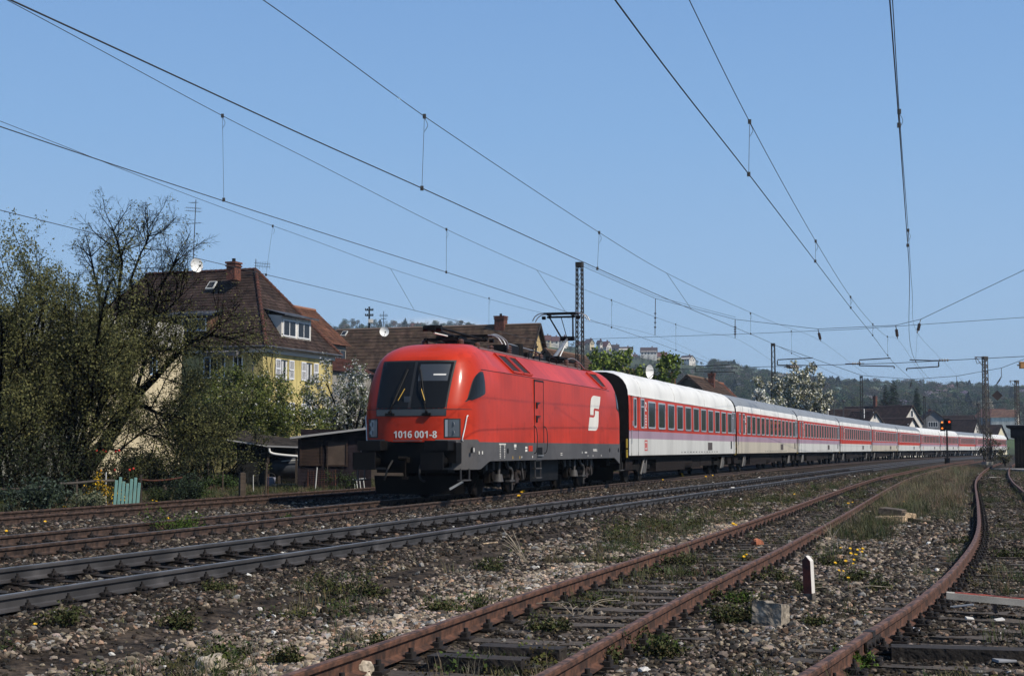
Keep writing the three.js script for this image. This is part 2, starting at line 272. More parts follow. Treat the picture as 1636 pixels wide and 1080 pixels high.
// ---------------------------------------------------------------- ballast
{
  const r = rng(77), shapes = [];
  for (let k = 0; k < 5; k++) { const g = new THREE.IcosahedronGeometry(1, 0), p = g.attributes.position, seen = new Map(); for (let i = 0; i < p.count; i++) { const key = [p.getX(i), p.getY(i), p.getZ(i)].map(x => x.toFixed(3)).join(); if (!seen.has(key)) seen.set(key, .68 + .5 * r()); const f = seen.get(key); p.setXYZ(i, p.getX(i) * f, p.getY(i) * f * .72, p.getZ(i) * f * .85); } g.computeVertexNormals(); shapes.push(g); }
  const lists = shapes.map(() => []);
  const nearRail = (s, v) => { for (const [f, lo] of RAILS) { const d = Math.abs(v - f(s)); if (Math.abs(d - .755) < lo) return true; } return false; };
  const RAILS = [[vA, .1], [() => 0, .1], [vB, .1], [vC, .1], [vD, .1]];
  const Dmin = 5.5, Dmax = 92; let made = 0;
  for (let D = Dmin; D < Dmax; D *= 1.02) {
    const dD = D * .02, w = .74 * D + 2.5, f = Math.max(1, D / 15), dens = 1150 / f ** 1.35, n = Math.round(w * dD * dens);
    for (let i = 0; i < n; i++) {
      const X = (r() - .5) * w + .03 * D, d = D + r() * dD, [s, v] = toSV(X, d);
      if (v < -8 || s > 70) continue;
      if (nearRail(s, v)) continue;
      const pd = d < 40 ? pathDist(X, d) : 9; if (pd < .3 && r() < .93) continue;
      const g = grassy(X, d); if (r() < g * .72) continue;
      const a = vA(s), c = vC(s), dd = vD(s), inC = Math.abs(v - c) < .7, inD = Math.abs(v - dd) < .7, main = v < a + 1.9, inA = Math.abs(v - a) < .7 || Math.abs(v) < .7;
      const nz = fbm(X * .7, d * .7, 3, 87), lightZone = sstep(c - 2.3, c - 1.5, v) * (1 - sstep(c - .85, c - .75, v)) * (1 - sstep(-10, 4, s)) * sstep(.3, .42, nz);
      if ((inC && r() < .5) || (inA && r() < .25) || (inD && r() < .3)) continue;
      if (!main && v > 0 && lightZone < .4 && r() < (1 - sstep(.40, .62, nz)) * .5 + .2 * sstep(18, 50, d)) continue;
      const q = r(), dim = 1 - .35 * sstep(20, 60, d), [b0, b1, ex] = main ? [.020, .21, 4.2] : lightZone > .4 ? [.06, .44, 1.4] : inC || inD ? [.022, .24, 3.8] : [.026, .34, 3.6 - 1.2 * (nz > .55)];
      const t = b0 + b1 * Math.pow(q, ex) * dim, hu = r(); let col = hu < .1 ? [t * 1.25, t * .82, t * .56] : hu < .22 ? [t * .98, t * .93, t * .85] : [t * 1.04, t * (.80 + .08 * r()), t * (.58 + .14 * r())];
      if (r() < .003) col = [.6, .58, .53];
      const size = (.0155 + .021 * r() ** 1.8 + (r() < .02 ? .02 : 0)) * Math.min(1.9, Math.pow(f, .62)) * (lightZone > .4 ? 1.12 : inD || inC ? .85 : 1);
      lists[Math.floor(r() * 5)].push([X, hgt(X, d) + size * (.15 + .35 * r()), -d, size, r() * 6.3, r() * 6.3, col]); made++;
    }
  }
  const grp = tag(thing('ballast', 'loose grey and brown ballast stones between all the rails', 'ballast'), null, null, null, 'stuff');
  const m = phys([1, 1, 1], .95, { specularIntensity: .35, bumpMap: BM.fine, bumpScale: .003 }), M4 = new THREE.Matrix4(), q = new THREE.Quaternion(), e = new THREE.Euler(), cc = new THREE.Color();
  lists.forEach((L, k) => { const im = new THREE.InstancedMesh(shapes[k], m, L.length); im.name = 'stones'; L.forEach((o, i) => { e.set((o[4] - 3) * .25, o[5], (o[5] - 3) * .2); M4.compose(V3(o[0], o[1], o[2]), q.setFromEuler(e), V3(o[3] * 1.15, o[3], o[3])); im.setMatrixAt(i, M4); im.setColorAt(i, cc.setRGB(...o[6])); }); im.castShadow = im.receiveShadow = true; im.userData.kind = 'stuff'; grp.add(im); });
}
// ---------------------------------------------------------------- the red electric locomotive
const boldFont = await new FontLoader().loadAsync('fonts/droid/droid_sans_bold.typeface.json');
function textG(str, h, depth = .004) { const g = new TextGeometry(str, { font: boldFont, size: h, depth, curveSegments: 5, bevelEnabled: false }); g.computeBoundingBox(); const b = g.boundingBox; g.translate(-(b.min.x + b.max.x) / 2, -(b.min.y + b.max.y) / 2, 0); return g; }
const LM = {
  red: phys([.56, .040, .015], .42, { clearcoat: .14, clearcoatRoughness: .14, specularIntensity: .22, map: TX.paint }), grey: mat([.088, .083, .084], .55, { map: TX.paint }), black: phys([.011, .010, .010], .6, { specularIntensity: .3, map: TX.mottle }),
  band: phys([.03, .032, .036], .2, { clearcoat: .6 }), blind: mat([.04, .047, .056], .4), seal: mat([.01, .01, .01], .6), white: mat([.78, .77, .73], .6, { map: TX.grime }), vent: mat([.055, .025, .02], .6, { map: TX.mottle }),
  lampGlass: phys([.22, .25, .29], .08, { clearcoat: 1 }), lampDark: phys([.055, .065, .08], .12, { clearcoat: 1 }), roofGrey: mat([.16, .12, .125], .7, { map: TX.grime }), bogie: phys([.018, .016, .014], .85, { specularIntensity: .3, map: TX.rust }), damper: mat([.12, .11, .105], .55, { map: TX.mottle }),
  yellow: mat([.5, .3, .03], .6), rail: mat([.72, .71, .68], .4), insul: mat([.10, .045, .03], .3), alu: mat([.33, .33, .33], .4, { metalness: .6 }), brake: mat([.09, .08, .075], .6, { metalness: .3, map: TX.rust }),
};
function makeLoco() {
  const t = thing('electric_locomotive', 'red electric locomotive with black windscreen at the head of the train', 'locomotive');
  t.position.copy(TV(8.5, 0, 0)); t.rotation.y = turnAt(8.5);
  const S0 = -.28, S1 = 18.3, MID = 9.01, Ln = 1.4, NN = 2.8, X = s => s - 8.5;
  const fN = w => w < 2.28 ? .012 * (2.28 - w) : w < 3.5 ? .56 * Math.pow((w - 2.28) / 1.22, 1.12) : .56 + 1.55 * (1 - Math.sqrt(Math.max(0, 1 - Math.pow((w - 3.5) / .56, 2)))) + .45 * (w - 3.5);
  const hM = w => w < 3.33 ? 1.5 - .015 * Math.max(0, w - 2) : w < 3.97 ? lerp(1.48, .82, (w - 3.33) / .64) : lerp(.82, .3, (w - 3.97) / .09);
  const hC = w => w < 2.7 ? 1.5 : w >= 4.06 ? .3 : .62 + .88 * Math.pow(Math.max(0, 1 - Math.pow((w - 2.7) / 1.36, 2.3)), .5);
  const half = (w, s) => { const d = Math.min(s - S0, S1 - s), k = sstep(2.3, 3.3, d); return lerp(hC(w), hM(w), k); };
  const noseX = (w, v) => { const h = half(w, S0), q = Math.min(1, Math.abs(v) / h); return fN(w) + Ln * (h / 1.5) * (1 - Math.pow(1 - Math.pow(q, NN), 1 / NN)); }; // distance behind S0
  const sideZ = (s, w) => { const h = half(w, s), d = Math.min(s - S0, S1 - s) - fN(w), L = Ln * (half(w, S0) / 1.5); if (d <= 0) return 0; if (d >= L) return h; return h * Math.pow(1 - Math.pow(1 - d / L, NN), 1 / NN); };
  function ring(w, out = 0) { // closed outline at height w, from the middle of the nose along the +z side, round the rear and back
    const pts = [], q = 16, st = [];
    for (let i = 0; i <= q; i++) { const a = i / q * Math.PI / 2, sn = Math.pow(Math.sin(a), 2 / NN), cs = Math.pow(Math.cos(a), 2 / NN), h = half(w, S0), L = Ln * h / 1.5; st.push([S0 + fN(w) + L * (1 - cs), h * sn]); }
    const e = st[st.length - 1][0]; const mids = []; for (let i = 1; i <= 30; i++) { const s = lerp(e, MID, Math.pow(i / 30, 1.3)); mids.push([s, half(w, s)]); }
    const front = st.concat(mids), back = front.slice(0, -1).reverse().map(p => [2 * MID - p[0], p[1]]), right = front.concat(back);
    const all = right.concat(right.slice(1, -1).reverse().map(p => [p[0], -p[1]]));
    return all.map(p => V3(X(p[0] + (p[0] < MID ? -out : out) * (Math.abs(p[1]) < 1.3 ? 1 : 0)), w, p[1] + Math.sign(p[1]) * out));
  }
  function rings(ws, out, cap) {
    const R = ws.map(w => ring(w, out)), n = R[0].length, p = [], ix = [];
    R.forEach(r => r.forEach(q => p.push(q.x, q.y, q.z)));
    for (let j = 0; j + 1 < R.length; j++) for (let i = 0; i < n; i++) { const a = j * n + i, b = j * n + (i + 1) % n, c = a + n, d = b + n; ix.push(a, c, d, a, d, b); }
    if (cap) { const o = (R.length - 1) * n, half_ = n / 2; for (let i = 0; i < half_; i++) { const a = o + i, b = o + i + 1, c = o + (n - i) % n, d = o + (n - i - 1) % n; ix.push(a, c, d, a, d, b); } }
    const g = new THREE.BufferGeometry(); g.setAttribute('position', new THREE.Float32BufferAttribute(p, 3)); g.setIndex(ix); g.computeVertexNormals(); return g;
  }
  const ws = []; for (let w = 1.47; w < 3.3; w += .12) ws.push(w); ws.push(3.3, 3.325, 3.335, 3.36, 3.45, 3.54, 3.62, 3.7, 3.77, 3.83, 3.88, 3.93, 3.96, 3.975, 4.0, 4.02, 4.04, 4.055);
  mesh('body_shell', [rings(ws, 0, true)], LM.red, t);
  { // grey sill: walls that follow the body, deeper at the ends
    const low = s => { const d = Math.min(s - S0, S1 - s); return d < 1.15 ? .78 : d < 1.9 ? lerp(.78, .98, (d - 1.15) / .75) : .98; };
    const topS = s => Math.min(s - S0, S1 - s) < 1.0 ? 1.53 : 1.47;
    const gs = [];
    for (const e of [-1, 1]) for (const o of [.012, -.03]) gs.push(grid(120, 1, (a, b) => { const s = lerp(S0 + .06, S1 - .06, .5 - .5 * Math.cos(a * Math.PI)); const z = Math.max(sideZ(s, 1.47), .6); return V3(X(s), lerp(low(s), topS(s), b), e * (z + o)); }));
    mesh('sill', gs, LM.grey, t);
    for (const e of [-1, 1]) mesh('bottom_lip', [grid(120, 1, (a, b) => { const s = lerp(S0 + .06, S1 - .06, .5 - .5 * Math.cos(a * Math.PI)), z = Math.max(sideZ(s, 1.47), .6); return V3(X(s), low(s), e * (z + lerp(-.03, .012, b))); })], LM.black, t);
  }
  mesh('underframe', [bx(15.6, .5, 2.3, 0, 1.22, 0), bx(3.2, .75, 2.2, 0, .72, 0), bx(.5, .5, 2.5, X(-.05), 1.2, 0), bx(.5, .5, 2.5, X(17.9), 1.2, 0)], LM.black, t);
  // windscreen
  const face = (w, v, o) => V3(X(S0 + noseX(w, v)) - o, w, v);
  const patch = (w0, w1, va, vb, o, nu = 16, nv = 10) => grid(nu, nv, (a, b) => { const w = lerp(w0, w1, b), l = va(w), r = vb(w); return face(w, lerp(r, l, a), o); });
  const edge = w => lerp(.93, .985, (w - 2.12) / 1.4);
  mesh('windscreen_frame', [patch(2.11, 3.53, w => -edge(w), w => edge(w), .006)], LM.seal, t);
  mesh('black_panel', [patch(2.12, 2.27, w => -edge(w) + .015, w => edge(w) - .015, .010, 16, 3)], LM.band, t);
  mesh('windscreen', [patch(2.31, 3.49, w => -edge(w) + .04, w => -.035, .011)], M.glass, t);
  mesh('windscreen', [patch(2.31, 3.49, w => .035, w => edge(w) - .04, .011)], M.glass, t);
  mesh('sun_blind', [patch(3.0, 3.43, w => .12, w => edge(w) - .1, .013)], LM.blind, t);
  mesh('paper_strip', [patch(3.14, 3.18, w => .5, w => edge(w) - .16, .0145, 8, 2)], LM.white, t);
  mesh('middle_post', [patch(2.31, 3.49, w => -.035, w => .035, .014, 2, 10)], LM.seal, t);
  { const p = face(2.52, -.08, .02); mesh('equipment_box', [bev(.03, .17, .17, .01, p.x, p.y, p.z)], LM.blind, t); }
  mesh('panel_seam', [patch(2.275, 2.29, w => -1.42, w => -edge(w), .004, 10, 1), patch(2.275, 2.29, w => edge(w), w => 1.42, .004, 10, 1)], LM.seal, t);
  for (const [v0, v1, w1] of [[-.52, -.20, 3.36], [.46, .10, 3.40]]) {
    const b = face(2.2, v0, .05), m = face(2.75, lerp(v0, v1, .5), .10), e = face(w1, v1, .07), wp = mesh('wiper', [rod(b, m, .014, .012), rod(m, e, .011, .008), cy(.035, .04, .07, 8, b.x + .02, b.y, b.z, 0, 0, Math.PI / 2), bx(.07, .07, .22, b.x + .02, b.y - .05, b.z)], LM.black, t);
    const q0 = face(2.42, lerp(v0, v1, .18) + .02, .045), q1 = face(3.3, lerp(v0, v1, .95) + .03, .045);
    mesh('blade', [bar(q0, q1, .02, .03)], LM.rubber || M.rubber, wp);
    mesh('arm_tip', [bar(face(2.5, lerp(v0, v1, .3) + (v0 < 0 ? .12 : .05), .075), face(2.8, lerp(v0, v1, .55) + (v0 < 0 ? .17 : .0), .075), .016, .016)], LM.yellow, wp);
  }
  // lamps at the corners of the nose
  for (const e of [-1, 1]) {
    const hl = mesh('headlight', [grid(8, 6, (a, b) => { const w = lerp(1.57, 2.05, b); return face(w, e * lerp(1.235, .88, e > 0 ? a : 1 - a), .008); })], LM.seal, t);
    mesh('lens', [grid(8, 6, (a, b) => { const w = lerp(1.60, 2.02, b); return face(w, e * lerp(1.205, .975, e > 0 ? a : 1 - a), .014); })], LM.lampDark, hl);
    mesh('lens', [grid(4, 6, (a, b) => { const w = lerp(1.60, 2.02, b); return face(w, e * lerp(.965, .905, e > 0 ? a : 1 - a), .014); })], e > 0 ? LM.lampGlass : LM.lampDark, hl);
    for (const w of [1.70, 1.91]) { const p = face(w, e * 1.08, .012), g = cy(.062, .05, .03, 14, 0, 0, 0, 0, 0, Math.PI / 2); g.rotateY(-e * .55); g.translate(p.x, p.y, p.z); mesh('reflector', [g], LM.alu, hl); }
    const h0 = face(1.5, e * 1.27, .05), h1 = face(2.12, e * 1.36, .05); mesh('handrail', [tube([face(1.5, e * 1.27, -.01), h0, h0.clone().lerp(h1, .5), h1, face(2.12, e * 1.36, -.01)], .017, 6)], LM.rail, t);
  }
  { const g = textG('1016 001-8', .172, .004), p = g.attributes.position; for (let i = 0; i < p.count; i++) { const v = p.getX(i) * .96 + .15, w = p.getY(i) + 1.655, o = p.getZ(i); const q = face(w, v, .003 + o); p.setXYZ(i, q.x, q.y, q.z); } g.computeVertexNormals(); mesh('number', [g], LM.white, t); }
  // nose underside: buffer beam, crash boxes, buffers, hook, hoses, plough
  for (const end of [0, 1]) {
    const k = end ? -1 : 1, bs = end ? S1 : S0, L = s => X(bs + k * s);
    mesh('buffer_beam', [bx(.3, .64, 2.1, L(.18), 1.16, 0), bx(.5, .3, 1.9, L(.5), .85, 0)], LM.black, t);
    for (const z of [-.88, .88]) {
      mesh('crash_box', [bev(.62, .25, .62, .02, L(-.16), 1.375, z)], LM.black, t);
      const b = mesh('buffer', [cy(.13, .15, .45, 16, L(-.2), 1.0, z, 0, 0, Math.PI / 2)], LM.black, t);
      mesh('buffer_plate', [bev(.05, .42, .60, .02, L(-.76), 1.0, z), cy(.10, .10, .4, 14, L(-.56), 1.0, z, 0, 0, Math.PI / 2)], LM.black, b);
    }
    mesh('coupling', [bx(.3, .14, .1, L(-.2), 1.02, 0), cy(.05, .05, .22, 8, L(-.42), 1.06, 0, Math.PI / 2), bx(.05, .5, .05, L(-.33), .8, .02), bx(.06, .06, .16, L(-.33), .58, .02)], LM.bogie, t);
    mesh('brake_hose', [tube([V3(L(-.05), 1.0, .38), V3(L(-.32), .8, .40), V3(L(-.34), .55, .44), V3(L(-.2), .5, .5)], .028, 6), tube([V3(L(-.05), 1.0, -.42), V3(L(-.32), .78, -.44), V3(L(-.34), .56, -.5), V3(L(-.2), .55, -.56)], .028, 6)], M.rubber, t);
    mesh('footboard', [bx(.2, .03, .7, L(-.1), 1.5, 0)], LM.damper, t);
    mesh('plough', [grid(10, 4, (a, b) => { const z = (a - .5) * 2.4; return V3(L(.15 + .55 * Math.abs(z) / 1.2 + .12 * (1 - b)), lerp(.16, .62, b), z); })], LM.black, t);
    for (const z of [-1, 1]) { mesh('step', [bx(.03, .3, .03, L(.0), .66, z * 1.36), bx(.03, .3, .03, L(.55), .66, z * 1.4), bx(.62, .03, .16, L(.28), .52, z * 1.36)], LM.damper, t); }
  }
  mesh('plough_edge', [bar(V3(X(-.02), .30, .98), V3(X(.32), .48, 1.22), .02, .055)], LM.alu, t);
  // cab side windows and the rear cab's
  for (const e of [-1, 1]) for (const k of [0, 1]) {
    const Lw = piecewise([[2.45, .18], [2.5, .28], [2.75, .44], [2.98, .60], [3.12, .75], [3.22, .93], [3.28, 1.12]]), Rw = w => w < 2.70 ? lerp(.22, 1.28, (w - 2.46) / .24) : 1.28;
    const P = (a, b, o) => { const w = lerp(2.47, 3.27, b), s0 = Lw(w), s = lerp(s0, Math.max(s0 + .01, Rw(w)), a), z = sideZ(s, w) + o; return V3(X(k ? 2 * MID - s : s), w, e * z); };
    const f = mesh('cab_window', [grid(12, 12, (a, b) => P((e > 0) === !k ? a : 1 - a, b, .004))], LM.seal, t);
    mesh('pane', [grid(12, 12, (a, b) => P(lerp(.04, .95, (e > 0) === !k ? a : 1 - a), lerp(.06, .95, b), .009))], M.glass, f);
  }
  for (const e of [-1, 1]) mesh('cant_rail', [grid(60, 1, (a, b) => { const s = lerp(1.15, 15.9, a); return V3(X(s), lerp(3.315, 3.332, b), e * (half(3.32, s) + .006)); })], LM.vent, t);
  // doors, handles, ladders
  for (const e of [-1, 1]) {
    const s0 = 5.93, s1 = 6.92, z = 1.5; const F = (x0, x1, y0, y1, d, o) => bx(x1 - x0, y1 - y0, d, X((x0 + x1) / 2), (y0 + y1) / 2, e * (z + o));
    mesh('door_gap', [F(s0, s0 + .03, 1.2, 3.27, .02, 0), F(s1 - .03, s1, 1.2, 3.27, .02, 0), F(s0, s1, 3.24, 3.28, .02, -.004)], LM.seal, t);
    const d = mesh('door', [F(s0 + .05, s1 - .05, 1.5, 3.22, .02, -.004)], LM.red, t);
    mesh('handle', [F(s0 + .15, s0 + .2, 2.05, 2.22, .05, .03), F(s0 + .15, s0 + .55, 2.22, 2.25, .03, .03), F(s0 + .15, s0 + .2, 2.45, 2.6, .05, .03), F(s0 + .15, s0 + .5, 2.6, 2.63, .03, .03)], LM.seal, d);
    for (const q of [s0 - .06, s1 + .06]) mesh('grab_rail', [tube([V3(X(q), 1.16, e * 1.5), V3(X(q), 1.2, e * 1.57), V3(X(q), 1.9, e * 1.57), V3(X(q), 1.95, e * 1.5)], .014, 5)], LM.seal, t);
    mesh('step_recess', [F(6.15, 6.75, 1.12, 1.34, .03, .004)], LM.black, t); mesh('step_plate', [F(6.15, 6.75, 1.09, 1.12, .08, .02)], LM.alu, t);
    mesh('ladder', [F(6.12, 6.15, .45, 1.0, .03, -.04), F(6.72, 6.75, .45, 1.0, .03, -.04), F(6.12, 6.75, .45, .48, .14, -.06), F(6.12, 6.75, .72, .75, .12, -.06), F(6.12, 6.75, .95, .98, .1, -.06)], LM.damper, t);
  }
  // louvres on the sloping shoulders
  for (const e of [-1, 1]) for (const [s0, s1] of [[4.0, 4.95], [5.05, 5.95], [14.75, 15.6]]) {
    const P = (s, q, o) => { const w = lerp(3.36, 3.95, q), z = half(w, s); return V3(X(s), w + o * .7, e * (z + o * .7)); };
    const gs = [], A = .04; for (const [a0, a1, b0, b1] of [[s0, s1, .02, .1], [s0, s1, .86, .94], [s0, s0 + .07, .02, .94], [s1 - .07, s1, .02, .94]]) gs.push(bar(P(a0, (a1 - a0 > .2 ? (b0 + b1) / 2 : b0), .02), P(a1 - a0 > .2 ? a1 : a0, a1 - a0 > .2 ? (b0 + b1) / 2 : b1, .02), .07, .05));
    const v = mesh('air_vent', gs, LM.red, t); mesh('vent_mesh', [quad(P(s0 + .06, .08, .012), P(s1 - .06, .08, .012), P(s1 - .06, .88, .012), P(s0 + .06, .88, .012))], LM.vent, v);
    const sl = []; for (let i = 1; i < 9; i++) sl.push(bar(P(s0 + .06, .08 + i * .09, .016), P(s1 - .06, .08 + i * .09, .016), .012, .02)); mesh('slats', sl, LM.vent, v);
  }
  // railway emblem and small lettering on the flank
  for (const e of [-1, 1]) {
    const c = (x, y) => [X(12.5 + x * .0163), 3.07 - (y - 280) * .00387];
    const up = [[22, 330], [26, 308], [34, 292], [48, 281], [108, 283], [104, 330], [93, 392], [54, 389], [47, 404], [45, 449], [17, 450], [18, 390]], lo = [[60, 410], [92, 412], [90, 500], [86, 545], [78, 568], [66, 581], [0, 583], [12, 470], [46, 470], [56, 462], [59, 440]];
    const gs = [up, lo].map(P => { const g = prism(P.map(q => c(...q)), .004); if (e < 0) g.rotateY(Math.PI), g.translate(0, 0, -1.4985); else g.translate(0, 0, 1.4985); return g; });
    mesh('railway_emblem', gs, LM.white, t);
    const n = textG('1016 001-8', .085, .004); n.rotateY(e < 0 ? Math.PI : 0); n.translate(e * X(13.4), 1.25, e * 1.512); mesh('number', [n], LM.white, t);
    const F = (s, w, a, b) => bx(a, b, .004, X(s), w, e * 1.514), marks = []; const r = rng(5);
    for (const s of [2.55, 2.95]) for (let i = 0; i < 8; i++) marks.push(F(s, 1.38 - i * .045, .06 + .06 * r(), .022)); marks.push(F(2.75, 1.42, .62, .035), F(3.95, 1.38, .22, .08), F(3.95, 1.3, .16, .02), F(5.05, 1.33, .2, .06), F(5.05, 1.25, .2, .06), F(.3, 1.27, .07, .1), F(.72, 1.2, .07, .08), F(1.0, 1.2, .07, .08), F(8.95, 1.16, .2, .02), F(8.95, 1.11, .2, .02), F(11.6, 1.18, .05, .06), F(12.1, 1.18, .3, .04), F(5.7, 1.07, .05, .06), F(4.6, 1.07, .05, .05), F(13.1, 1.07, .05, .05), F(14.3, 1.07, .05, .05), F(12.4, 1.07, .05, .05));
    mesh('white_markings', marks, LM.white, t); mesh('red_plate', [F(5.5, 1.31, .42, .16)], LM.red, t);
    for (const [s, w] of [[.42, 1.27], [3.25, 1.24], [15.6, 1.25], [17.0, 1.25]]) mesh('jacking_hole', [cy(.075, .075, .012, 14, X(s), w, e * (sideZ(s, 1.47) + .013), Math.PI / 2)], LM.black, t);
    mesh('socket_hatch', [bx(.3, .3, .012, X(-.02), 1.2, e * (sideZ(-.02, 1.47) + .01), 0, e * -.5)], LM.black, t);
    mesh('yellow_marks', [F(3.72, 1.06, .05, .08), F(4.4, 1.06, .05, .08)], LM.yellow, t);
  }
  // bogies
  for (const b of [4.4, 12.7]) {
    const g = new THREE.Group(); g.name = 'bogie'; t.add(g); g.position.set(X(b), 0, 0);
    for (const a of [-1.5, 1.5]) {
      mesh('axle', [cy(.09, .09, 2.0, 10, a, .575, 0, Math.PI / 2)], LM.bogie, g);
      for (const z of [-.73, .73]) { const pr = [[0, -.065], [.50, -.065], [.575, -.055], [.575, .03], [.6, .045], [.6, .07], [.52, .07], [.48, .03], [.2, .02], [.16, .06], [0, .06]].map(p => new THREE.Vector2(...p)); const w = new THREE.LatheGeometry(pr, 32); w.rotateX(z > 0 ? -Math.PI / 2 : Math.PI / 2); w.translate(a, .575, z); mesh('wheel', [w], LM.bogie, g); }
    }
    for (const z of [-1, 1]) {
      mesh('side_frame', [prism([[-2.1, .62], [-1.7, .74], [-.9, .74], [-.5, .5], [.5, .5], [.9, .74], [1.7, .74], [2.1, .62], [2.1, .82], [1.6, .92], [.7, .92], [.4, .72], [-.4, .72], [-.7, .92], [-1.6, .92], [-2.1, .82]], .14).translate(0, 0, z > 0 ? .98 : -1.12)], LM.bogie, g);
      for (const a of [-1.5, 1.5]) mesh('axle_box', [bev(.42, .36, .18, .03, a, .575, z * 1.08), cy(.13, .13, .06, 14, a, .575, z * 1.19, Math.PI / 2)], LM.bogie, g);
      for (const a of [-1.82, -1.18, 1.18, 1.82]) mesh('coil_spring', [cy(.09, .09, .22, 10, a, .84, z * 1.06)], LM.damper, g);
      mesh('damper', [rod(V3(-1.15, .55, z * 1.25), V3(-1.1, .98, z * 1.25), .045), cy(.12, .16, .2, 12, -1.12, .52, z * 1.22)], LM.damper, g);
      mesh('damper', [rod(V3(1.2, .45, z * 1.25), V3(1.0, .92, z * 1.25), .04)], LM.damper, g);
      mesh('traction_link', [tube([V3(-.45, 1.0, z * 1.25), V3(-.38, .82, z * 1.27), V3(-.05, .74, z * 1.27), V3(.05, .6, z * 1.27), V3(.02, .42, z * 1.27)], .05, 7), bx(.5, .05, .12, -.05, .42, z * 1.25), rod(V3(.1, .42, z * 1.25), V3(.12, .16, z * 1.25), .03)], LM.damper, g);
      mesh('brake_gear', [bx(.3, .3, .1, .62, .5, z * 1.2), rod(V3(.4, .3, z * 1.2), V3(.9, .45, z * 1.22), .03), rod(V3(.55, .95, z * 1.24), V3(.62, .5, z * 1.24), .028), cy(.07, .09, .14, 10, .75, .62, z * 1.24, Math.PI / 2)], LM.brake, g);
      mesh('sand_pipe', [tube([V3(-2.0, .9, z * 1.1), V3(-2.15, .5, z * .95), V3(-2.12, .12, z * .78)], .025, 5)], LM.bogie, g);
    }
    mesh('motor', [cy(.38, .38, 1.1, 14, -.8, .62, 0, Math.PI / 2), cy(.38, .38, 1.1, 14, .8, .62, 0, Math.PI / 2), bx(2.8, .25, 1.6, 0, .75, 0)], LM.black, g);
  }
  // roof
  mesh('roof_deck', [bx(12.6, .05, 1.1, X(MID), 4.06, 0)], LM.roofGrey, t);
  const insul = (x, y, z, h = .34) => { const gs = [cy(.05, .05, h, 8, x, y + h / 2, z)]; for (let i = 0; i < 4; i++) gs.push(cy(.075, .1, .035, 12, x, y + .05 + i * (h - .06) / 3.6, z)); return gs; };
  mesh('roof_insulator', [].concat(...[[7.4, .3], [7.9, -.3], [8.8, .2], [9.7, -.2], [10.6, .25], [11.7, .1], [7.2, -.2]].map(([s, z]) => insul(X(s), 4.08, z, .3))), LM.insul, t);
  mesh('roof_busbar', [tube([V3(X(5.9), 4.55, .1), V3(X(6.5), 4.62, .2), V3(X(7.2), 4.45, .3), V3(X(7.35), 4.25, .3)], .03, 6), rod(V3(X(7.4), 4.42, .3), V3(X(11.7), 4.42, .1), .022), tube([V3(X(13.8), 4.25, .3), V3(X(14.6), 4.4, .42), V3(X(15.4), 4.28, .5), V3(X(15.9), 4.1, .55)], .02, 5)], LM.alu, t);
  mesh('roof_switchgear', [bev(.9, .32, .7, .04, X(7.9), 4.25, 0), cy(.14, .16, .4, 12, X(8.6), 4.3, .25), bev(.6, .2, .5, .03, X(9.6), 4.18, .1), bev(1.3, .12, .8, .03, X(10.6), 4.14, 0)], LM.black, t);
  mesh('roof_handrail', [tube([V3(X(8.1), 4.02, .72), V3(X(8.15), 4.2, .72), V3(X(9.3), 4.2, .72), V3(X(9.35), 4.02, .72)], .018, 5), tube([V3(X(10.4), 4.02, .74), V3(X(10.45), 4.16, .74), V3(X(11.3), 4.16, .74), V3(X(11.35), 4.02, .74)], .018, 5)], LM.black, t);
  // collector: base frame, lower arm, upper arm, head with horns
  function panto(s, k, up) {
    const g = new THREE.Group(); g.name = 'pantograph'; t.add(g); g.position.set(X(s), 0, 0); // base middle
    const BH = up ? 4.3 : 4.2, gs = []; for (const z of [-.5, .5]) for (const x of [-.7, .7]) gs.push(...insul(x, 4.04, z, up ? .26 : .16)); mesh('insulator', gs, LM.insul, g);
    mesh('base_frame', [bx(1.7, .06, .06, 0, BH, .45), bx(1.7, .06, .06, 0, BH, -.45), bx(.08, .07, .95, -.75, BH, 0), bx(.08, .07, .95, .75, BH, 0), bev(.7, .14, .5, .03, k * -.3, BH + .06, 0), cy(.07, .07, .5, 10, k * .45, BH + .07, 0, Math.PI / 2)], LM.black, g);
    const foot = V3(k * -.45, BH + .07, 0), knee = up ? V3(k * 1.45, 5.17, 0) : V3(k * 1.5, 4.44, 0), top = up ? V3(k * .55, 5.86, 0) : V3(k * -1.7, 4.34, 0);
    mesh('lower_arm', [rod(foot, knee, .06, .045, 8)], up ? LM.alu : LM.black, g); mesh('coupling_rod', [rod(foot.clone().add(V3(k * .35, .02, .1)), knee.clone().add(V3(k * -.12, -.12, 0)), .022, .022, 6)], LM.rail, g);
    mesh('knee', [cy(.08, .08, .5, 10, knee.x, knee.y, 0, Math.PI / 2), bx(.2, .14, .22, knee.x, knee.y, 0)], LM.black, g);
    mesh('upper_arm', [rod(knee.clone().add(V3(0, 0, .2)), top.clone().add(V3(0, 0, .42)), .032, .026, 7), rod(knee.clone().add(V3(0, 0, -.2)), top.clone().add(V3(0, 0, -.42)), .032, .026, 7), rod(knee.clone().add(V3(0, -.05, 0)), top.clone(), .014, .014, 5)], LM.black, g);
    const hd = new THREE.Group(); hd.name = 'collector_head'; g.add(hd); hd.position.copy(top);
    for (const x of [-.2, .2]) { mesh('contact_strip', [bx(.05, .05, 1.15, x, .12, 0)], LM.black, hd); mesh('horn', [-1, 1].map(e => tube([V3(x, .12, e * .57), V3(x, .11, e * .72), V3(x, .02, e * .88), V3(x * .9, -.14, e * .98)], .02, 6)).flat(), LM.alu, hd); }
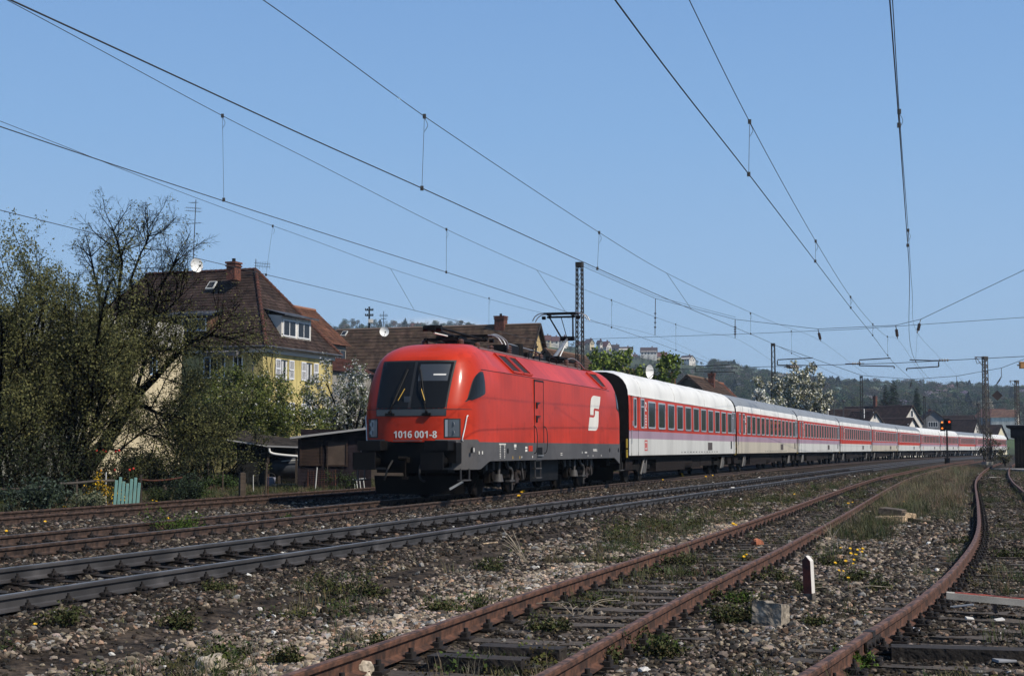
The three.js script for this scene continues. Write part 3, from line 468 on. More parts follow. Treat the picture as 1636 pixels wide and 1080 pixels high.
    mesh('head_frame', [bx(.4, .04, .06, 0, .06, .42), bx(.4, .04, .06, 0, .06, -.42), cy(.035, .035, 1.0, 8, 0, .0, 0, Math.PI / 2), bx(.06, .16, .05, 0, .03, .42), bx(.06, .16, .05, 0, .03, -.42), cy(.06, .06, .12, 8, 0, -.02, .62, Math.PI / 2), cy(.06, .06, .12, 8, 0, -.02, -.62, Math.PI / 2)], LM.black, hd);
  }
  panto(2.95, -1, false); panto(14.2, 1, true);
  return t;
}
makeLoco();
// ---------------------------------------------------------------- the coaches
{
  const CM = {
    red: phys([.50, .042, .016], .45, { specularIntensity: .25, map: TX.grime }), lilac: mat([.36, .255, .335], .55, { map: TX.grime }), pale: mat([.62, .63, .62], .5, { map: TX.grime }), dirty: mat([.50, .46, .385], .6, { map: TX.grime }),
    roofWhite: mat([.78, .79, .78], .5, { map: TX.grime }), roofGrey: mat([.23, .255, .29], .6, { map: TX.grime }), frame: mat([.52, .54, .56], .4, { metalness: .5 }), soot: phys([.03, .025, .022], .85, { specularIntensity: .35, map: TX.rust }), rubber: M.rubber, grille: mat([.07, .052, .045], .6), badge: mat([.55, .05, .04], .5), yellow: mat([.6, .42, .06], .6), white: mat([.75, .75, .72], .6), damper: mat([.2, .19, .18], .5, { map: TX.mottle }),
  };
  const glassVar = [M.glass, phys([.016, .016, .017], .14, { specularIntensity: .32 }), phys([.008, .008, .009], .08, { specularIntensity: .3 })];
  const L = 25.95, Z0 = 1.41; // profile of the side and roof
  const prof = [[1.40, 1.02], [1.41, 1.2], [1.41, 1.68], [1.41, 1.98], [1.405, 3.0], [1.385, 3.3]];
  const zAt = h => { for (let i = 0; i + 1 < prof.length; i++) if (h <= prof[i + 1][1]) return lerp(prof[i][0], prof[i + 1][0], clamp((h - prof[i][1]) / (prof[i + 1][1] - prof[i][1]))); return prof[5][0]; };
  const strip = (h0, h1, e, x0 = 0, x1 = L, o = 0) => grid(1, 4, (a, b) => { const h = lerp(h0, h1, b); return V3(lerp(x0, x1, e > 0 ? a : 1 - a), h, e * (zAt(h) + o)); });
  function makeCoach(label, k) {
    const t = thing('passenger_coach', label, 'coach', 'coaches of the red and white train');
    const lo = k.dirty ? CM.dirty : CM.pale, redBase = k.lilac ? 1.98 : 1.74;
    mesh('lower_panel', [strip(1.02, k.lilac ? 1.68 : redBase, 1), strip(1.02, k.lilac ? 1.68 : redBase, -1)], lo, t);
    if (k.lilac) mesh('lilac_stripe', [strip(1.68, 1.98, 1), strip(1.68, 1.98, -1)], CM.lilac, t);
    mesh('window_band', [strip(redBase, 3.3, 1), strip(redBase, 3.3, -1)], CM.red, t);
    const roofP = (q, o = 0) => { const a = q * Math.PI, c = Math.cos(a), s = Math.sin(a); return [Math.sign(c) * Math.pow(Math.abs(c), .62) * (1.385 + o), 3.3 + Math.pow(s, .86) * (.98 + o)]; };
    const roofSeg = (q0, q1, m, nm) => mesh(nm, [grid(24, 14, (a, b) => { const x = lerp(0, L, a), d = Math.min(x, L - x), dr = d < .5 ? .10 * Math.pow(1 - d / .5, 2) : 0, p = roofP(lerp(q0, q1, b)); return V3(x, p[1] - dr, p[0]); })], m, t);
    if (k.roof === 'white') roofSeg(0, 1, CM.roofWhite, 'roof'); else { roofSeg(.10, .90, CM.roofGrey, 'roof'); roofSeg(0, .10, CM.roofWhite, 'roof_edge'); roofSeg(.90, 1, CM.roofWhite, 'roof_edge'); }
    const seams = []; for (const x of [2.2, 9, 16.5, 23.6]) for (let i = 0; i < 12; i++) { const p = roofP(i / 12, .004), q = roofP((i + 1) / 12, .004); seams.push(bar(V3(x, p[1], p[0]), V3(x, q[1], q[0]), .03, .012)); } mesh('roof_seam', seams, k.roof === 'white' ? CM.roofWhite : CM.roofGrey, t);
    mesh('gutter', [-1, 1].map(e => bx(L - .6, .035, .03, L / 2, 3.3, e * 1.392)), k.roof === 'white' ? CM.roofWhite : CM.red, t);
    const end = [[-1.385, 1.02], [1.385, 1.02], [1.385, 3.3]]; for (let i = 0; i <= 14; i++) { const p = roofP(i / 14, -.01); end.push([p[0], p[1] - .1]); } end.push([-1.385, 3.3]);
    for (const x of [0.02, L - .02]) { const g = prism(end, .03); g.rotateY(Math.PI / 2); g.translate(x - .015, 0, 0); mesh('end_wall', [g], x < 1 ? M.soot : M.soot, t); }
    for (const e of [-1, 1]) { const x = e < 0 ? -.2 : L + .2; mesh('gangway', [bev(.42, 2.3, .18, .05, x, 2.25, .6), bev(.42, 2.3, .18, .05, x, 2.25, -.6), bev(.42, .18, 1.38, .05, x, 3.42, 0)], CM.rubber, t); for (const z of [-.88, .88]) mesh('buffer', [cy(.1, .12, .35, 10, e < 0 ? -.12 : L + .12, 1.02, z, 0, 0, Math.PI / 2), cy(.26, .26, .04, 14, e < 0 ? -.27 : L + .27, 1.02, z, 0, 0, Math.PI / 2)], M.soot, t); mesh('marker_plate', [bx(.05, .34, .05, e < 0 ? -.03 : L + .03, 1.5, 1.33), bx(.05, .3, .05, e < 0 ? -.03 : L + .03, 1.12, 1.33)], CM.yellow, t); }
    // windows with rounded light frames
    const rr = (w, h, r) => { const s = new THREE.Shape(), a = w / 2, b = h / 2; s.moveTo(-a + r, -b); s.lineTo(a - r, -b); s.quadraticCurveTo(a, -b, a, -b + r); s.lineTo(a, b - r); s.quadraticCurveTo(a, b, a - r, b); s.lineTo(-a + r, b); s.quadraticCurveTo(-a, b, -a, b - r); s.lineTo(-a, -b + r); s.quadraticCurveTo(-a, -b, -a + r, -b); return s; };
    const geoCache = {};
    function win(x, h, w, ht, bars) {
      const key = [w, ht, bars].join(); if (!geoCache[key]) { const o = rr(w, ht, .09), hole = rr(w - .12, ht - .13, .06); o.holes.push(new THREE.Path(hole.getPoints(4).reverse())); const fr = new THREE.ExtrudeGeometry(o, { depth: .028, bevelEnabled: false, curveSegments: 4 }); const gl = new THREE.ShapeGeometry(rr(w - .10, ht - .11, .06), 4); gl.translate(0, 0, .008); geoCache[key] = [uvm(join([fr].concat(bars ? [bx(w - .1, .05, .02, 0, ht * .22, .018)] : []))), uvm(join([gl]))]; }
      for (const e of [-1, 1]) { const f = same('window', geoCache[key][0], CM.frame, t); f.position.set(x, h, e * (zAt(h) - .004)); f.rotation.set(0, e < 0 ? Math.PI : 0, 0); same('pane', geoCache[key][1], glassVar[Math.floor(hash2(Math.round(x * 10), k.n, 5) * 3)], f); }
    }
    for (let i = 0; i < k.n; i++) win(lerp(4.1, 23.95, i / (k.n - 1)), 2.63, k.w, 1.08, false);
    win(2.35, 2.66, .66, 1.16, true); win(25.0, 2.66, .5, 1.16, true);
    for (const [x0, x1] of [[.42, 1.62], [25.32, 25.9]]) { const m = (x0 + x1) / 2; mesh('door_gap', [-1, 1].flatMap(e => [x0, x1].map(x => bx(.025, 2.26, .02, x, 2.17, e * 1.405))), M.black, t); win(m, 2.66, Math.min(.52, x1 - x0 - .08), 1.14, false); mesh('door_handle', [-1, 1].map(e => bx(.04, .2, .05, x0 + .16, 2.25, e * 1.43)), CM.frame, t); mesh('door_rail', [-1, 1].map(e => bx(.03, .5, .03, x0 - .06, 1.75, e * 1.44)), CM.frame, t); }
    // panels and plates on the flank
    for (const e of [-1, 1]) {
      mesh('grille', [bev(1.15, .36, .03, .008, 17.8, 1.42, e * 1.415)], CM.grille, t); mesh('plate_board', [bev(.34, .4, .03, .008, 24.4, 1.5, e * 1.415)], M.steel, t);
      mesh('sill_rail', [bx(L, .035, .03, L / 2, 1.03, e * 1.398)], CM.soot, t);
      const r = rng(9), gs = []; for (let i = 0; i < 14; i++) gs.push(bx(.12 + .2 * r(), .05, .004, 10.5 + i * .72, 1.15, e * 1.409)); if (k.lilac) mesh('small_lettering', gs, M.steel, t);
      if (k.badge) { const fr = [bx(.5, .05, .006, 3.0, 1.61, e * 1.412), bx(.5, .05, .006, 3.0, 1.25, e * 1.412), bx(.05, .41, .006, 2.77, 1.43, e * 1.412), bx(.05, .41, .006, 3.23, 1.43, e * 1.412)]; const g = textG('DB', .2, .004); if (e < 0) g.rotateY(Math.PI); g.translate(3.0, 1.43, e * 1.412); mesh('railway_badge', [fr, g].flat(), CM.badge, t); }
      const g2 = textG('2', .36, .004); if (e < 0) g2.rotateY(Math.PI); g2.translate(3.0, 2.94, e * 1.408); const dots = []; for (let i = 0; i < 5; i++) dots.push(bx(.16, .07, .004, 3.0, 2.58 - i * .11, e * 1.411)); mesh('class_marking', [g2, dots, [0, 1, 2, 3, 4, 5].map(i => bx(.1, .09, .004, 24.68, 3.0 - i * .16, e * 1.411))].flat(), CM.white, t);
    }
    // underside: bogies, tanks, boxes
    mesh('underframe', [bx(L - .4, .2, 2.5, L / 2, .98, 0), bx(6.4, .55, 2.3, 9.3, .66, 0), bx(2.4, .5, 2.2, 15.5, .68, 0), bx(3.2, .42, 2.2, 18.4, .7, 0), bx(1.2, .5, 2.4, .9, .75, 0), bx(1.2, .5, 2.4, L - .9, .75, 0)], CM.soot, t);
    mesh('tank', [cy(.3, .3, 2.2, 14, 13.4, .66, .85, 0, 0, Math.PI / 2), cy(.3, .3, 2.2, 14, 13.4, .66, -.85, 0, 0, Math.PI / 2)], CM.soot, t);
    for (const b of [3.4, L - 3.4]) { const g = new THREE.Group(); g.name = 'bogie'; t.add(g); g.position.x = b; for (const a of [-1.25, 1.25]) for (const z of [-.73, .73]) mesh('wheel', [cy(.46, .46, .13, 24, a, .46, z, Math.PI / 2), cy(.5, .5, .03, 24, a, .46, z - Math.sign(z) * .07, Math.PI / 2)], M.soot, g); for (const z of [-1, 1]) { mesh('side_frame', [prism([[-1.8, .5], [-.8, .5], [-.5, .38], [.5, .38], [.8, .5], [1.8, .5], [1.8, .66], [.8, .7], [-.8, .7], [-1.8, .66]], .14).translate(0, 0, z > 0 ? .95 : -1.09)], M.soot, g); mesh('damper', [rod(V3(-.5, .3, z * 1.2), V3(.05, .92, z * 1.22), .05), rod(V3(.4, .35, z * 1.2), V3(.5, .9, z * 1.22), .035), cy(.14, .14, .4, 10, .15, .55, z * 1.12)], CM.damper, g); } }
    return t;
  }
  const kinds = {
    A: ['white-roofed coach with clean white sides and lilac stripe directly behind the red locomotive', { lilac: 1, roof: 'white', n: 11, w: 1.4, badge: 1 }],
    B: ['grey-roofed coach with a dirty beige lower side, second behind the locomotive', { lilac: 1, dirty: 1, roof: 'grey', n: 12, w: 1.3 }],
    Cc: ['grey-roofed coach with lilac stripe, third behind the locomotive', { lilac: 1, roof: 'grey', n: 13, w: 1.15 }],
    D: ['grey-roofed coach without lilac stripe, fourth behind the locomotive', { roof: 'grey', n: 13, w: 1.15 }],
    E: ['grey-roofed coach with a dirty side, fifth behind the locomotive', { lilac: 1, dirty: 1, roof: 'grey', n: 13, w: 1.15 }],
  };
  const protos = {}; for (const q in kinds) protos[q] = makeCoach(...kinds[q]);
  const order = ['A', 'B', 'Cc', 'D', 'E', ['D', 'grey-roofed coach without lilac stripe behind the dark signal, sixth behind the locomotive'], ['A', 'bright white-roofed coach below the white gabled house, seventh behind the locomotive'], ['A', 'distant white-roofed coach, eighth behind the locomotive, left of the signal'], ['D', 'distant coach just right of the signal, ninth behind the locomotive'], ['Cc', 'distant coach behind the right-hand lattice mast, tenth behind the locomotive'], ['A', 'last visible coach vanishing behind the bare bush by the dark shed']];
  order.forEach((o, i) => {
    const s = 19.2 + i * 26.4; let c;
    if (typeof o === 'string') c = protos[o]; else { c = protos[o[0]].clone(); c.name = numbered('passenger_coach'); scene.add(c); c.userData = { ...protos[o[0]].userData, label: o[1] }; }
    c.position.copy(TV(s, 0, 0)); const q = TV(s + L, 0, 0); c.rotation.y = Math.atan2(-(q.z - c.position.z), q.x - c.position.x);
  });
}
// ---------------------------------------------------------------- overhead line: masts, cross spans, catenaries
{
  const OM = { wire: mat([.035, .035, .035], .6), cable: mat([.03, .03, .03], .6), ins: mat([.05, .03, .022], .35), mast: mat([.05, .055, .048], .8, { map: TX.rust }), mastGrey: mat([.11, .12, .115], .7, { map: TX.rust }), white: mat([.7, .7, .68], .6), sign: mat([.05, .03, .022], .6), rustSign: mat([.35, .17, .05], .7) };
  function lattice(label, base, h, w0, w1, turn, m, arm) { // tapering mast of two channels with zigzag lacing on both faces
    const t = thing('lattice_mast', label, 'mast', 'overhead line masts'); t.position.copy(base); t.rotation.y = turn;
    const W = y => lerp(w0, w1, y / h) / 2, D = y => lerp(w0 * .75, w1 * .8, y / h) / 2;
    for (const e of [-1, 1]) { const gs = []; for (const f of [-1, 1]) gs.push(bar(V3(e * W(0), 0, f * D(0)), V3(e * W(h), h, f * D(h)), .07, .06)); mesh('leg', gs, m, t); }
    const n = Math.round(h / .62), gs = []; for (let i = 0; i < n; i++) for (const f of [-1, 1]) { const y0 = i * h / n, y1 = (i + .5) * h / n, y2 = (i + 1) * h / n; gs.push(bar(V3(-W(y0), y0, f * D(y0)), V3(W(y1), y1, f * D(y1)), .03, .085), bar(V3(W(y1), y1, f * D(y1)), V3(-W(y2), y2, f * D(y2)), .03, .085)); }
    for (let i = 0; i < n; i += 2) for (const e of [-1, 1]) { const y0 = i * h / n, y1 = (i + 1) * h / n, y2 = Math.min(h, (i + 2) * h / n); gs.push(bar(V3(e * W(y0), y0, -D(y0)), V3(e * W(y1), y1, D(y1)), .06, .02), bar(V3(e * W(y1), y1, D(y1)), V3(e * W(y2), y2, -D(y2)), .06, .02)); }
    mesh('lacing', gs, m, t); mesh('cap', [bx(w1 + .12, .3, w1, 0, h - .12, 0)], m, t); mesh('footing', [bev(w0 + .3, .5, w0 + .2, .03, 0, .05, 0)], mat([.3, .29, .27], .9, { map: TX.plaster }), t);
    if (arm) mesh('bracket', [bx(1.2, .08, .08, -.65, h - .05, 0), rod(V3(-1.1, h - .1, 0), V3(-.15, h - 1.1, 0), .03), cy(.12, .12, .1, 8, -1.15, h - .2, 0), tube([V3(-1.15, h - .25, 0), V3(-1.0, h - .7, 0), V3(-.55, h - .55, 0)], .03, 5)], m, t);
    return t;
  }
  const m1 = TV(57.2, -10.5, -.3), m2 = TV(135, -10.6, -.3), m3 = TV(205, -10.6, -.3), m4 = TV(276, -10.6, -.3);
  const topOf = (b, py) => { const D = -b.z; return at(818, py, D).y; };
  lattice('tall dark lattice mast close behind the raised pantograph', m1, topOf(m1, 420) + .3, .62, .42, turnAt(57), OM.mast);
  const mm2 = lattice('dark lattice mast rising between the two white-blossomed trees', m2, topOf(m2, 549) + .3, .62, .42, turnAt(135), OM.mast);
  mesh('insulator', [rod(V3(.2, 8.2, .3), V3(.2, 8.2, .9), .03), [0, 1, 2].map(i => cy(.12, .12, .06, 10, .2, 8.2, .4 + i * .16, Math.PI / 2))].flat(), OM.ins, mm2);
  const mm3 = lattice('dark lattice mast with two white plates in front of the long brown roof', m3, topOf(m3, 601) + .3, .62, .42, turnAt(205), OM.mast);
  mesh('white_plate', [bx(.5, .75, .05, .1, topOf(m3, 657) + .3, .35), bx(.45, .6, .05, .1, topOf(m3, 665) + .3, .35)], OM.white, mm3);
  lattice('far dark mast in front of the grey house', m4, topOf(m4, 633) + .3, .6, .42, turnAt(276), OM.mast);
  const b5 = at(1578, 722, 150); b5.y = -.3; lattice('grey lattice mast with top bracket right of the signal', b5, topOf(b5, 570) + .3, .56, .4, .4, OM.mastGrey, true);
  const b6 = at(1628, 722, 215); b6.y = -.3; lattice('grey lattice mast with top bracket at the right edge', b6, topOf(b6, 608) + .3, .62, .45, .4, OM.mastGrey, true);
  const b7 = at(1566, 722, 300); b7.y = -.3; lattice('small far dark mast left of the white gable, beyond the train', b7, topOf(b7, 645) + .3, .7, .5, .4, OM.mast);
  { // right-hand masts of the two cross spans, outside the picture
    const a = TV(38, 19.5, -.3), b = TV(108, 20, -.3); lattice('lattice mast outside the picture holding the nearer cross span', a, 12.5, .8, .5, turnAt(38), OM.mastGrey); lattice('lattice mast outside the picture holding the farther cross span', b, 12.5, .8, .5, turnAt(108), OM.mastGrey);
  }
  // a string of insulators between two points with rod ends
  const string = (p, q, n, r) => { const gs = [rod(p, q, .022)], d = V3().subVectors(q, p), qn = new THREE.Quaternion().setFromUnitVectors(V3(0, 1, 0), d.clone().normalize()); for (let i = 0; i < n; i++) { const g = new THREE.CylinderGeometry(r * .5, r, .07, 10); g.applyQuaternion(qn); const c = p.clone().lerp(q, .35 + .5 * (i + .5) / n); gs.push(g.translate(c.x, c.y, c.z)); } return gs; };
  const span1 = thing('cross_span', 'nearer cable span that hangs over all tracks from the tall mast behind the pantograph', 'cross span', 'cable cross spans over the tracks');
  const top1 = m1.clone(); top1.y = topOf(m1, 423);
  const nodes = [TV(57.5, -5.6, 10.8), TV(54.2, 0, 9.05), TV(50.4, 5.3, 8.05), TV(44.5, 9.9, 7.68), TV(43.2, 11.2, 7.85), TV(39.5, 16.2, 9.8), TV(38, 19.5, 11.6)];
  mesh('span_cable', [chain([top1, ...nodes], .014), chain([top1, nodes[0], nodes[1]].map(p => p.clone().add(V3(0, .12, .12))), .010)].flat(), OM.cable, span1);
  const lowEnds = [TV(57.2, -10.3, 6.15), TV(54.2, 0, 6.15), TV(44.5, 9.9, 5.72), TV(38, 19.5, 5.7)];
  mesh('lower_cross_wire', chain(lowEnds, .016), OM.cable, span1);
  mesh('upper_cross_wire', chain([TV(57.2, -10.3, 8.3), TV(54.2, 0, 8.15), TV(47, 7.5, 7.72), TV(38, 19.5, 7.55)], .012), OM.cable, span1);
  const hang = [[nodes[0], TV(57.3, -5.6, 8.45)], [nodes[1], TV(54.1, 0, 7.9)], [nodes[2], TV(52.8, 5.2, 7.53)], [nodes[3], TV(46.0, 9.9, 7.1)]];
  for (const [p, q] of hang) mesh('insulator_string', string(p, q, 4, .085), OM.ins, span1);
  for (const [s, v, h] of [[49.3, 4.0, 5.86], [42.7, 12.2, 5.72], [46.8, 7.6, 5.85]]) { const gs = []; const p = TV(s, v - .5, h), q = TV(s, v + .5, h); gs.push(...string(p, q, 4, .08)); mesh('insulator', gs, OM.ins, span1); }
  for (const [s, v, h, l, dv] of [[55, -2.6, 6.25, 3.0, 2.4], [50.4, 3.0, 6.3, 2.6, 2.2], [46, 7.9, 5.95, 2.0, 1.8], [44.5, 12.0, 5.75, -1.8, -1.6]]) { // steady arms
    const a = TV(s, v, h), b = TV(s, v + dv, h - .32), c = TV(s, v, h - .25); mesh('steady_arm', [rod(TV(s, v, h + .05), TV(s, v + dv * .9, h + .12), .03), rod(c, a, .035), rod(c, b, .03), rod(b, b.clone().add(V3(0, -.12, 0)), .03)], OM.cable, span1);
  }
  // farther span, between the second mast and one outside the picture
  const span2 = thing('cross_span', 'farther cable span that sags in front of the wooded ridge at right', 'cross span', 'cable cross spans over the tracks');
  const far = [[1240, 552, 158], [1378, 600, 152], [1458, 606, 147], [1529, 601, 143], [1601, 588, 138], [1640, 573, 134], [1690, 550, 130]].map(p => at(...p));
  mesh('span_cable', chain(far, .024), OM.cable, span2);
  for (const [i, px, py] of [[2, 1454.5, 621], [3, 1531, 621]]) mesh('insulator_string', string(far[i], at(px, py, -far[i].z), 3, .1), OM.ins, span2);
  mesh('insulator_string', [chain([far[4], at(1601, 601, 138), at(1593, 614, 138)], .03), string(at(1602, 602, 138), at(1592.5, 615, 138), 4, .09)].flat(), OM.ins, span2);
  mesh('lower_cross_wire', chain([at(1240, 641, 158), at(1400, 642, 150), at(1480, 643, 146), at(1640, 643, 134)], .018), OM.cable, span2);
  { const c = at(1594.3, 632, 138), t = thing('diamond_sign', 'dark diamond-shaped board hanging from the wires left of the right-edge mast', 'signal board'); const g = bev(.68, .68, .06, .01, 0, 0, 0, 0, 0, Math.PI / 4); mesh('board', [g], OM.sign, t); mesh('border', [[0, 1, 2, 3].map(k => { const b = bx(.68, .06, .03, 0, .31, .04); b.rotateZ(Math.PI / 4 + k * Math.PI / 2); return b; })].flat(), OM.sign, t); mesh('hanger', [rod(V3(0, .48, 0), V3(.02, 1.05, 0), .015)], OM.cable, t); t.position.copy(c); t.rotation.y = -.25; }
  { const c = at(1634, 583.5, 110), t = thing('line_weight', 'rust-orange fitting on the cross wire at the very right edge', 'wire fitting'); mesh('body', [bev(.36, .5, .3, .04, 0, 0, 0), cy(.05, .05, .7, 8, 0, 0, 0, 0, 0, Math.PI / 2)], OM.rustSign, t); mesh('rim', [bx(.4, .06, .34, 0, .2, 0)], OM.rustSign, t); t.position.copy(c); }
  // catenaries: contact wire, messenger wire and droppers for each track
  const dens = (P, n = 8) => { const c = new THREE.CatmullRomCurve3(P, false, 'centripetal'); return c.getPoints(P.length * n); };
  function catenary(label, con, mes, drops, hangers, rc = .0085, rm = .0062) {
    const t = thing('overhead_line', label, 'overhead line', 'overhead lines above the tracks');
    mesh('contact_wire', chain(dens(con), rc, 5), OM.wire, t); mesh('messenger_wire', chain(dens(mes), rm, 5), OM.wire, t);
    for (const [p, q] of drops) mesh('dropper', [rod(p, q, .0045, .0045, 4), bx(.05, .07, .03, p.x, p.y, p.z), bx(.05, .07, .03, q.x, q.y, q.z), tube([p.clone().add(V3(0, -.02, 0)), p.clone().add(V3(.05, -.14, 0)), p.clone().add(V3(0, -.24, 0))], .004, 4)], OM.wire, t);
    for (const P of hangers) mesh('stitch_wire', chain(P, .007, 4), OM.wire, t);
    return t;
  }
  const S = (v, l) => l.map(([s, h, dv]) => TV(s, v + (dv || 0), h));
  catenary('overhead line above the dark main track nearest the camera side of the train', S(5.2, [[-60, 5.0, -1.6], [-24.4, 5.07], [-18.6, 5.16], [-14.1, 5.25], [-2, 5.43], [10.4, 5.64], [30, 5.9, .1], [50.4, 5.95, .1], [75, 5.6, .8], [120, 5.5, 1.1]]), S(5.2, [[-60, 7.6, -1.6], [-19.5, 6.51], [-15.4, 6.41], [-14, 6.38], [-1.8, 6.29], [6.8, 6.32], [30, 6.85, .1], [52.8, 7.53, 0], [75, 6.6, .8], [120, 6.3, 1.1]]), [S(5.2, [[-14, 6.38], [-14.1, 5.25]]), S(5.2, [[-1.8, 6.29], [-2, 5.43]]), S(5.3, [[24, 6.65], [24, 5.84]]), S(5.3, [[38, 7.0], [38, 5.92]])], [S(5.2, [[6.8, 6.32], [11, 5.65]])]);
  catenary('overhead line above the train touched by the raised pantograph', S(0, [[-60, 5.8], [-17.3, 5.84], [-6.3, 5.93], [2.5, 6.03], [15.1, 6.1], [30, 6.1], [44, 5.97], [54, 5.95], [90, 5.7], [132, 5.6]]), S(0, [[-60, 8.6], [-16.8, 7.68], [-10.5, 7.47], [-6.3, 7.39], [2.5, 7.19], [11.6, 7.14], [22.8, 7.19], [41.5, 7.39], [54.1, 7.9], [80, 7.1], [132, 7.3]]), [S(0, [[-10.5, 7.47], [-10.4, 5.91]]), S(0, [[2.5, 7.19], [2.5, 6.03]]), S(0, [[22.5, 7.19], [22.5, 6.1]]), S(0, [[36, 7.3], [36, 6.05]])], [S(0, [[11.6, 7.14], [15.3, 6.1]])]);
  catenary('overhead line above the overgrown track by the gardens', S(-5.6, [[-50, 6.0], [-9.2, 6.14], [-1.2, 6.18], [6.4, 6.24], [21.5, 6.29], [57, 6.2], [130, 6.0]]), S(-5.6, [[-50, 8.8], [-9.3, 7.96], [-1.2, 7.74], [6.3, 7.63], [12.8, 7.52], [30.4, 7.63], [57.3, 8.44], [90, 7.6], [130, 8.2]]), [S(-5.6, [[3.5, 7.66], [3.1, 6.21]]), S(-5.6, [[24, 7.58], [24, 6.29]])], [S(-5.6, [[12.8, 7.52], [15.2, 6.27]])]);
  catenary('overhead line above the straight rusty siding', S(9.9, [[-45, 5.2], [-22.2, 5.38], [-12.2, 5.6], [.8, 5.77], [13.7, 5.82], [25.8, 5.81], [42, 5.6], [80, 5.6], [120, 5.6]]), S(9.9, [[-45, 7.6], [-17.7, 6.67], [-11.8, 6.48], [1, 6.28], [13.7, 6.17], [26, 6.27], [36.8, 6.54], [46.3, 7.06], [80, 6.3], [120, 6.6]]), [S(9.9, [[-11.8, 6.48], [-12, 5.6]]), S(9.9, [[1, 6.28], [.8, 5.77]]), S(9.9, [[13.7, 6.17], [13.7, 5.82]]), S(9.9, [[26, 6.27], [25.8, 5.81]]), S(9.9, [[36.8, 6.54], [36.8, 5.67]])], []);
  const R = (l) => l.map(([x, y, D]) => at(x, y, D));
  const dc = R([[1415, -90, 13], [1422.7, 4.7, 14.73], [1442, 264.4, 23.18], [1453, 420, 35.3], [1463.9, 578, 75.5], [1530, 640, 140], [1560, 665, 200]]), dm = R([[1421, -90, 13.6], [1427, 4.7, 16.2], [1437.5, 178, 21.4], [1451.8, 368, 33.2], [1457.9, 460.5, 45], [1466.3, 530.7, 75.5], [1504, 573, 100], [1560, 630, 150]]);
  catenary('nearly vertical pair of wires above the curving siding', dc, dm, [[at(1437.5, 178, 21.4), at(1437.2, 200, 21.4)], [at(1451.8, 368, 33.2), at(1451, 392, 33.2)], [at(1466.3, 530.7, 75.5), at(1463.9, 578, 75.5)]], []);
  mesh('insulator_string', string(TV(43.2, 11.2, 7.85), at(1466.5, 532, 75), 4, .09), OM.ins, span1);
  // signal
  const sg = thing('railway_signal', 'black light signal on a thin post showing small orange lamps beside the far train', 'signal'); const sb = at(1514.5, 735, 150); sb.y = -.3; sg.position.copy(sb); sg.rotation.y = -.33;
  const H = topOf(sb, 684) + .3;
  mesh('post', [cy(.07, .09, H, 10, 0, H / 2, 0)], M.black, sg); mesh('base', [bev(.5, .7, .5, .04, 0, .3, 0)], M.black, sg); mesh('ladder', [bx(.03, H - .5, .03, -.2, H / 2, -.12), bx(.03, H - .5, .03, .1, H / 2, -.2), ...[...Array(10)].map((_, i) => bx(.3, .02, .02, -.05, .5 + i * (H - .8) / 10, -.16))], M.black, sg);
  mesh('signal_head', [bev(.75, 1.0, .22, .06, .12, H + .35, 0), bev(.5, .8, .2, .06, -.38, H + .1, 0), bx(.6, .06, .2, 0, H + .9, .1)], M.black, sg);
  const lampM = [[1, .10, .015, 1.1], [1, .42, .10, .8], [1, .26, .03, .9]];
  [[.28, H + .62, 0], [-.42, H + .58, 1], [-.42, H - .02, 2]].forEach(([x, y, k]) => {
    const c = lampM[k], m = new THREE.MeshStandardMaterial({ color: C(.1, .05, .02), emissive: C(c[0], c[1], c[2]), emissiveIntensity: c[3] }); const hood = mesh('hood', [put(new THREE.CylinderGeometry(.17, .17, .3, 12, 1, true, 0, Math.PI * 2), x, y, .2, Math.PI / 2)], M.black, sg); mesh('lamp', [cy(.105, .105, .03, 14, x, y, .16, Math.PI / 2)], m, hood);
    const L = new THREE.PointLight(C(c[0], c[1], c[2]), .12); L.position.set(x, y, .26); L.castShadow = true; sg.add(L);
  });
}
